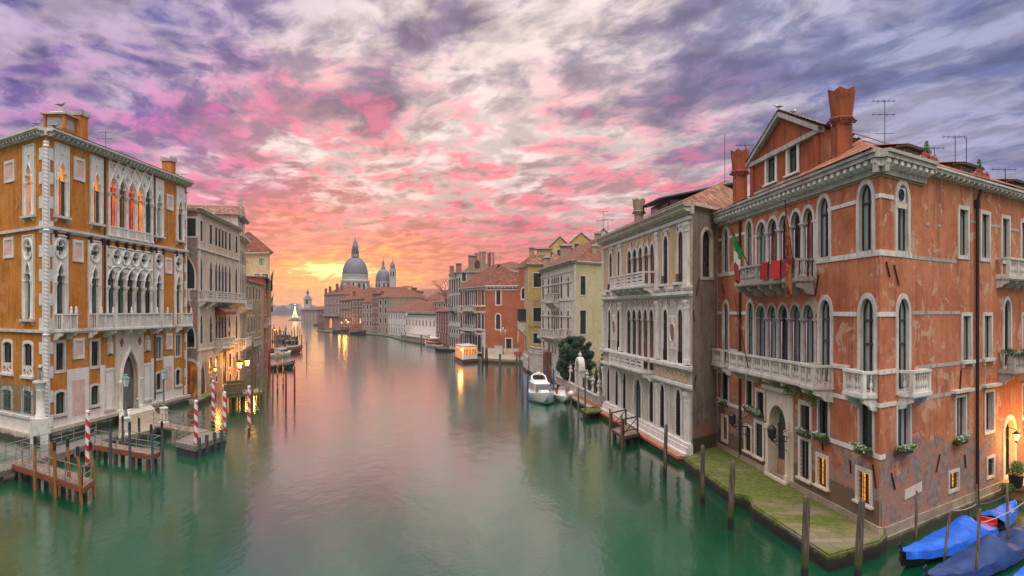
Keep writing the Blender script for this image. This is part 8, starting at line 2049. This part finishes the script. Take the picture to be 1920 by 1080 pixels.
def goldflag():
    m, t, b = new_mat('flag_gold'); o = oc(t); n = t.noise(t.mapp(o, sc=(1, 1, .8)), 2.4, 6, .7, 1.5)
    t.put(b.inputs['Base Color'], t.mix(t.sm(n, .47, .53), (.20, .012, .03), (.42, .15, .03))); b.inputs['Roughness'].default_value = .8
goldflag()
def tricolour(F, label, base, tip, seed): return flag(F, label, base, tip, [(0, .36, 'flag_green'), (.36, .64, 'flag_white'), (.64, 1, 'flag_red')], .66, 2.3, seed)
tricolour(A, 'green white and red flag hanging from a slanting pole over the cloth hung balcony', (1407, 505), (1366, 417), 1)
flag(A, 'maroon and gold flag drooping from a tall pole on the cloth hung balcony', (1490, 520), (1472, 376), [(0, 1, 'flag_gold')], .60, 3.1, 4)
flag(F4, 'dark flag on the upper pole of the red house', (505.5, 524), (513, 506), [(0, 1, 'flag_dark')], .7, 3.2, 2, .1, 1.6)
tricolour(F4, 'small green white and red flag on the lower pole of the red house', (506, 566), (513.5, 551), 3)
pp = lambda px, py, off: V3(A.world(A.U(px, off), off), A.Z(px, py, off)); a, b = pp(1403, 690, -.9), pp(1376, 552, -2.0); o = thing('flagpole', 'bare red flagpole leaning out from the lower balcony', 'pole', a); mb = MB(); mb.tube([(0, 0, 0), b - a], [.035, .025], 6); obj('shaft', mb, M['pole_red'], o)
# three red cloths over the balcony rail
for px0, px1, mt, lb in ((1429, 1442.5, 'cloth_darkred', 'dark red cloth over the balcony rail, left of three'), (1448, 1467, 'cloth_red', 'bright red cloth over the balcony rail, middle of three'), (1471.5, 1489, 'cloth_darkred', 'dark red cloth over the balcony rail beside the maroon flag')):
    u0, u1 = A.U(px0, -1.0), A.U(px1, -1.0); uc = (u0 + u1) / 2; w = A.world(uc, -1.0); o = thing('hanging_cloth', lb, 'cloth', (w.x, w.y, 11.66), 0, 'red cloths on the balcony'); n, m = 16, 14; v = []; f = []
    for i in range(n + 1):
        x = (u1 - u0) * (i / n - .5)
        prof = [(.18, .70), (.12, .985), (-.04, 1.0)] + [(-.085 - .03 * q, .98 - .95 * q) for q in [j / (m - 3) for j in range(m - 2)]]
        for k, (y, z) in enumerate(prof):
            fo = .035 * math.sin(x * 9 + px0) * max(0, (k - 3) / m) + .012 * math.sin(x * 23); v.append((x * (1 + .03 * math.sin(k)), y - fo * 1.0 - .012, z + .03 * math.sin(x * 3 + px0) * (k == len(prof) - 1)))
    c = len(prof)
    for i in range(n):
        for k in range(c - 1): f.append((i * c + k, (i + 1) * c + k, (i + 1) * c + k + 1, i * c + k + 1))
    mb = MB(); mb.sm = True; mb.add(v, f); obj('fabric', mb, M[mt], o, A.at(uc, -1.0, 11.66))
def flower_box(F, px, py, w, label, n=1.0, red=False, off=-.18):
    u = F.U(px, off); z = F.Z(px, py, off); p = F.world(u, off); o = thing('flower_box', label, 'flower box', (p.x, p.y, z), 0, 'flower boxes of the salmon palace'); Mx = F.at(u, off, z); rg = random.Random(int(px * 7))
    obj('planter', MB().box(-w / 2, w / 2, -.12, .12, -.16, .06), M['pile'], o, Mx); mb = MB(); fb = MB(); k = max(3, int(w / .16))
    for i in range(k):
        x = -w / 2 + w * (i + .5) / k; leaf_cluster(mb, (x, -.08, .1 + rg.uniform(-.06, .1)), .2, int(70 * n), .065, 0, rg, (1, 1, .8), .2)
        for _ in range(9): leaf_cluster(fb, (x + rg.gauss(0, .08), -.1 + rg.uniform(-.16, .05), .14 + rg.uniform(-.1, .16)), .035, 4, .04, 0, rg)
    obj('leaves', mb, M['leaf_bright'], o, Mx); obj('flowers', fb, M['flower_red' if red else 'flower'], o, Mx)
for F_, px, py, w, lb in ((A, 1354.5, 755, 1.1, 'white flowers on the sill farthest along the canal front'), (A, 1405, 768, 1.2, 'white flowers under the narrow shuttered window left of the door'), (A, 1421, 777, 1.2, 'white flowers under the framed window left of the door'), (A, 1507, 813, 1.1, 'white flowers on the sill right of the arched door'), (A, 1540, 821, 1.15, 'white flowers above the lit barred window, second from corner'), (A, 1618, 845, 1.1, 'white flowers under the dark shutter nearest the palace corner'), (B, 1695, 845, 1.3, 'white flowers on the side front nearest the palace corner'), (B, 1801, 827, 1.15, 'white flowers on the side front beside the drainpipe')):
    flower_box(F_, px, py, w, lb)
# weeds hanging from the long balcony and its far neighbour
def weeds(F, spots, label, z, off, mat_='leaf_bright', up=False):
    w = F.world(F.U(spots[0][0]), off); o = thing('hanging_plant', label, 'plant', (w.x, w.y, z)); rg = random.Random(int(spots[0][0])); mb = MB()
    for px, l, k in spots:
        u = F.U(px, off)
        for i in range(int(l / .13)):
            p = F.world(u + rg.gauss(0, .18), off + rg.gauss(0, .08)); leaf_cluster(mb, (p.x - w.x, p.y - w.y, (i * .1 if up else -i * .13) + rg.gauss(0, .05)), .17, int(16 * k), .07, 0, rg, (1, 1, 1), .2)
    obj('foliage', mb, M[mat_], o, T(w.x, w.y, z))
weeds(A, [(1453, .5, .7), (1473, .9, 1), (1480, .6, 1), (1494, .6, 1), (1502, .7, 1), (1518, 1.0, 1), (1526, .9, 1.3)], 'green weeds trailing below the long white balcony over the door', 6.2, -.55)
weeds(B, [(1893 + 5 * i, .35, 1.6) for i in range(9)], 'leafy plants along the rail of the right edge balcony', 7.75, -.75, 'leaf', True)
for px, py, lb in ((1740, 292, 'small conical shrub and red flowers on the roof edge, first dormer'), (1838, 322, 'small conical shrub and red flowers on the roof edge, second dormer')):
    off = .2; u = B.U(px, off); p = B.world(u, off); z = B.Z(px, py + 6, off); o = thing('roof_planter', lb, 'planter', (p.x, p.y, z)); rg = random.Random(px); Mx = B.at(u, off, z); obj('planter', MB().box(-.9, .9, -.15, .15, -.3, .02), M['brick_coping'], o, Mx)
    mb = MB(); fb = MB()
    for i in range(6): leaf_cluster(mb, (-.15, 0, .1 + i * .13), .24 - i * .035, 60, .05, 0, rg)
    for i in range(14): leaf_cluster(fb, (rg.uniform(-.85, .85), -.1, rg.uniform(-.1, .15)), .13, 20, .06, 0, rg)
    obj('leaves', mb, M['leaf_bright'], o, Mx); obj('flowers', fb, M['flower_red'], o, Mx)
def gull(name, label, p, s, rz, col='gull_white'):
    o = thing('seagull', label, 'gull', p, rz); mb = MB(); mb.sm = True
    mb.tube([(-.30 * s, 0, .2 * s), (-.16 * s, 0, .2 * s), (0, 0, .21 * s), (.13 * s, 0, .27 * s), (.18 * s, 0, .36 * s), (.22 * s, 0, .40 * s), (.29 * s, 0, .385 * s), (.36 * s, 0, .37 * s)], [.015 * s, .06 * s, .105 * s, .095 * s, .06 * s, .06 * s, .03 * s, .008 * s], 10)
    for q in (-1, 1): mb.tube([(.02 * s, q * .04 * s, .14 * s), (.03 * s, q * .04 * s, 0)], .012 * s, 5)
    obj('body', mb, M[col], o)
    for q in (-1, 1): mb = MB(); mb.sm = True; mb.tube([(.1 * s, q * .09 * s, .25 * s), (-.1 * s, q * .10 * s, .24 * s), (-.38 * s, q * .03 * s, .2 * s)], [.05 * s, .055 * s, .008 * s], 6); obj('wing', mb, M['gull_grey'], o)
pk = at.world(W_ / 2, -.2); gull('seagull', 'gull standing on the very peak of the gabled attic', (pk.x, pk.y, zgp + .3), .8, 2.4)
pk = at.world(W_ / 2, -.2) + B.d * 1.55; gull('seagull', 'gull on the attic ridge just behind the peak', (pk.x, pk.y, zgp + .28), .8, .6)
pk = V3(P(116, 44), 0); p = (F.M @ Vector((u * 0 + F.U(114, 2.3), 2.3, 0))); gull('seagull', 'gull perched on the cap of the roof lantern', (p.x, p.y, lt + .66), 1.2, .4, 'gull_grey')
for px, lb in ((69, 'gull on the eaves left of the roped corner'), (90, 'second gull on the eaves above the roped corner')): q = S_.world(S_.U(px, -.5), -.5) if px < 80 else F.world(.4, -.4); gull('seagull', lb, (q.x, q.y, ZL + .16), 1.0, 1.0, 'gull_grey')
def aerial(px, yt, yb, D_, label, kind=2, mat_='iron'):
    b = on(px, yb, D_); h = ZD(yt, D_) - b.z; o = thing('aerial', label, 'aerial', b); s = D_ / 1000; mb = MB(); mb.tube([(0, 0, -.6), (0, 0, h)], .022, 5); obj('mast', mb, M[mat_], o)
    if kind:
        for k, (q, l, nb) in enumerate(((1.0, 1.0, 5), (.62, 1.0, 4), (.08, .8, 0))[:kind]):
            mb = MB(); z = h * q - .05; mb.tube([(-l * .75, 0, z), (l * .6, 0, z)], .016, 4)
            for i in range(nb): x = -l * .7 + l * 1.25 * i / max(1, nb - 1); mb.tube([(x, -.22, z), (x, .22, z)], .01, 4); mb.tube([(x, 0, z - .12), (x, 0, z + .12)], .01, 4)
            obj('crossbar', mb, M[mat_], o)
for a in ((1659, 188, 254, 32, 'tall aerial with three crossbars above the attic roof', 3), (1791, 255, 288, 31, 'short aerial with a side arm above the second dormer', 1), (1812, 257, 290, 31, 'plain mast above the second dormer', 0), (1359, 252, 335, 44, 'tall bare mast behind the left flared chimney', 0), (1398, 271, 300, 40, 'small aerial behind the attic gable', 1), (1885, 316, 332, 30, 'low aerial above the last dormer', 1), (1752, 276, 290, 32, 'low bar aerial right of the first dormer', 1),
          (1131, 396, 440, 62, 'aerial with two crossbars left of the marble palace roof', 2), (1140, 411, 440, 62, 'lower aerial beside the marble palace roof', 1), (198, 247, 278, 52, 'thin aerial on the ochre palace roof', 2), (341, 326, 345, 60, 'small aerial at the end of the ochre palace roof', 1), (938, 475, 505, 135, 'aerial on the ridge of the tiled roof house', 1), (896.5, 462, 482, 133, 'mast among the chimneys of the grey palace', 0), (1108, 432, 446, 92, 'small dark flag vane above the yellow gable', 1)):
    aerial(*a)
# cooling unit in the arched window
u = B.U(1688.5); p = B.world(u, .03); o = thing('air_conditioner', 'cream air conditioner unit in the arched top of the corner window', 'air conditioner', (p.x, p.y, 14.6)); Mx = B.at(u, .0, 14.6)
obj('casing', MB().box(-.42, .36, -.06, .12, .12, .76), M['grey_box'], o, Mx); mb = MB().ring(-.08, .44, .24, .03, -.07, 20).ring(-.08, .44, .12, .02, -.07, 14).disc(-.08, .44, .22, .22, -.068, -.055); obj('fan_grille', mb, M['iron'], o, Mx); obj('shelf', MB().box(-.5, .5, -.08, .12, -.14, .10), M['stone_cream'], o, Mx)
# lamps by the side door, terrace, planter
wall_lantern(B, B.U(1884), B.Z(1884, 817), .55, 'lit lantern left of the arched side door', .75, 420, 'bulb_dim', 'lanterns by the side door'); wall_lantern(B, B.U(1921), B.Z(1921, 800), .55, 'lit lantern at the right edge beyond the side door', .75, 420, 'bulb_dim', 'lanterns by the side door')
u0, u1 = B.U(1874), B.U(1965); ts = thing('door_terrace', 'small lit stone terrace before the arched side door', 'terrace', B.world(u0, -1))
obj('slab', MB().box(u0, u1, -1.9, -.03, .55, .82).box(u0 + .1, u1, -1.75, -.03, -1, .55), M['terrace'], ts, B.M); obj('gate_post', MB().lathe([(.19, .82), (.19, 1.9), (.23, 1.95), (.2, 2.05), (.03, 2.15)], (u0 + .25, -1.7, 0), 10), M['stone_clean'], ts, B.M)
mb = MB(); mb.tube([(u0 + .4, -1.75, 1.7), (u1, -1.75, 1.7)], .025, 5); mb.tube([(u0 + .4, -1.75, 1.0), (u1, -1.75, 1.0)], .02, 5)
for k in range(14): x = u0 + .4 + k * .45; mb.tube([(x, -1.75, 1.0), (x + .22, -1.75, 1.7)], .014, 4); mb.tube([(x + .44, -1.75, 1.0), (x + .22, -1.75, 1.7)], .014, 4)
obj('railing', mb, M['iron'], ts, B.M)
u = B.U(1905, -1.0); p = B.world(u, -1.0); bush_tree('potted_bush', 'round green bush in a dark pot by the side door', 'plant', V3(p, .82), [((0, 0, .95), .42, 1.0), ((.1, .05, 1.15), .3, 1.0)], .1, 380, .06, 'leaf_bright', trunk=False, seed=6)
mb = MB(); mb.sm = True; mb.lathe([(.2, 0), (.28, .1), (.34, .6), (.36, .66)], (0, 0, 0), 12); obj('pot', mb, M['pole_cap'], [o_ for o_ in WM if o_.get('label', '').startswith('round green bush')][0])
u = B.U(1889, -1.3); p = B.world(u, -1.3); bush_tree('potted_bush', 'low leafy plant at the foot of the side door steps', 'plant', V3(p, .82), [((0, 0, .35), .35, 1.0)], .1, 260, .07, 'leaf_bright', trunk=False, seed=16)
# iron lamp brackets by the water door
for px, py, lb in ((1404, 800, 'black wrought iron lamp bracket left of the water door'), (1483, 828, 'black wrought iron lamp bracket right of the water door')):
    u = A.U(px); z = A.Z(px, py); p = A.world(u); o = thing('lamp_bracket', lb, 'lamp bracket', (p.x, p.y, z)); mb = MB(); mb.tube([(0, 0, 0), (0, -1.1, .05)], .03, 5); mb.tube([(0, 0, .7), (0, -.5, .45), (0, -1.1, .05)], .022, 5); mb.tube([(0, 0, -.6), (0, -.5, -.35), (0, -1.0, .02)], .022, 5)
    for i in range(5): mb.add(*(lambda c: (c.v, c.f))(MB().tube([(0, -.15 - .18 * i + .1 * math.cos(t), .2 - .03 * i + .1 * math.sin(t)) for t in [k * .6 for k in range(11)]], .012, 4)))
    obj('scrollwork', mb, M['iron'], o, A.at(u, 0, z)); mb = MB(); mb.lathe([(.05, .1), (.2, .25), (.24, .7), (.1, .85), (.03, .95)], (0, -1.05, 0), 6); obj('lantern', mb, M['iron'], o, A.at(u, 0, z))
# on the little square
b = G(943, 664, .85); o = thing('lamp_post', 'three armed iron lamp post on the little square', 'lamp post', b); D_ = b.y / K; h = ZD(620, D_) - .85; mb = MB(); mb.sm = True; mb.lathe([(.25, 0), (.2, .5), (.09, .8), (.07, h - .6), (.1, h - .5)], (0, 0, 0), 8); obj('shaft', mb, M['lamp_green'], o)
for x in (-.5, 0, .5): mb = MB(); mb.tube([(0, 0, h - .9), (x, 0, h - .7), (x, 0, h - .4 + (x == 0) * .5)], .035, 5); zz_ = h - .4 + (x == 0) * .5; mb.lathe([(.1, zz_), (.2, zz_ + .45), (.05, zz_ + .6)], (x, 0, 0), 6); obj('lantern', mb, M['globe'], o)
b = P(935, 112); o = thing('kiosk', 'small grey cabinet on the little square by the orange palace wall', 'cabinet', (b.x, b.y, .85)); obj('body', MB().box(-.8, .8, -.4, .4, 0, 1.7), M['grey_box'], o); obj('top', MB().box(-.88, .88, -.48, .48, 1.7, 1.8), M['stone'], o)
for px, lb in ((967, 'left red folding bench on the little square'), (975, 'right red folding bench on the little square')):
    b = P(px, 106); o = thing('bench', lb, 'bench', (b.x, b.y, .85)); obj('seat', MB().box(-.38, .38, -.2, .2, .42, .5), M['seat_red'], o); obj('backrest', MB().box(-.38, .38, .18, .24, .5, 1.0), M['seat_red'], o)
    for x in (-.3, .3):
        for y in (-.15, .15): obj('leg', MB().box(x - .03, x + .03, y - .03, y + .03, 0, .42), M['iron'], o)
# street lamps glowing on the far quay
for px, py, lb in ((640.5, 606, 'small lit lamp on the far quay below the rust coloured house'), (652.5, 605, 'brighter lit lamp on the far quay below the great dome'), (649, 601, 'upper lit lamp on the far quay')):
    D_ = 268 if px < 645 else 262; p = on(px, py, D_ - 6); o = thing('street_lamp', lb, 'street lamp', (p.x, p.y, .35)); mb = MB(); mb.tube([(0, 0, 0), (0, 0, p.z - .35)], .08, 6); obj('post', mb, M['iron'], o); mb = MB(); mb.sm = True; mb.ball((0, 0, p.z - .1), .40 if px == 652.5 else .24, 10, 8); obj('lamp', mb, M['bulb'], o)
    L_ = bpy.data.lights.new('street_light', 'POINT'); L_.energy = 350; L_.color = (1, .4, .08); L_.shadow_soft_size = .5; lo = bpy.data.objects.new('street_light', L_); COL.objects.link(lo); lo.parent = o; lo.location = (-.9, -.9, p.z)
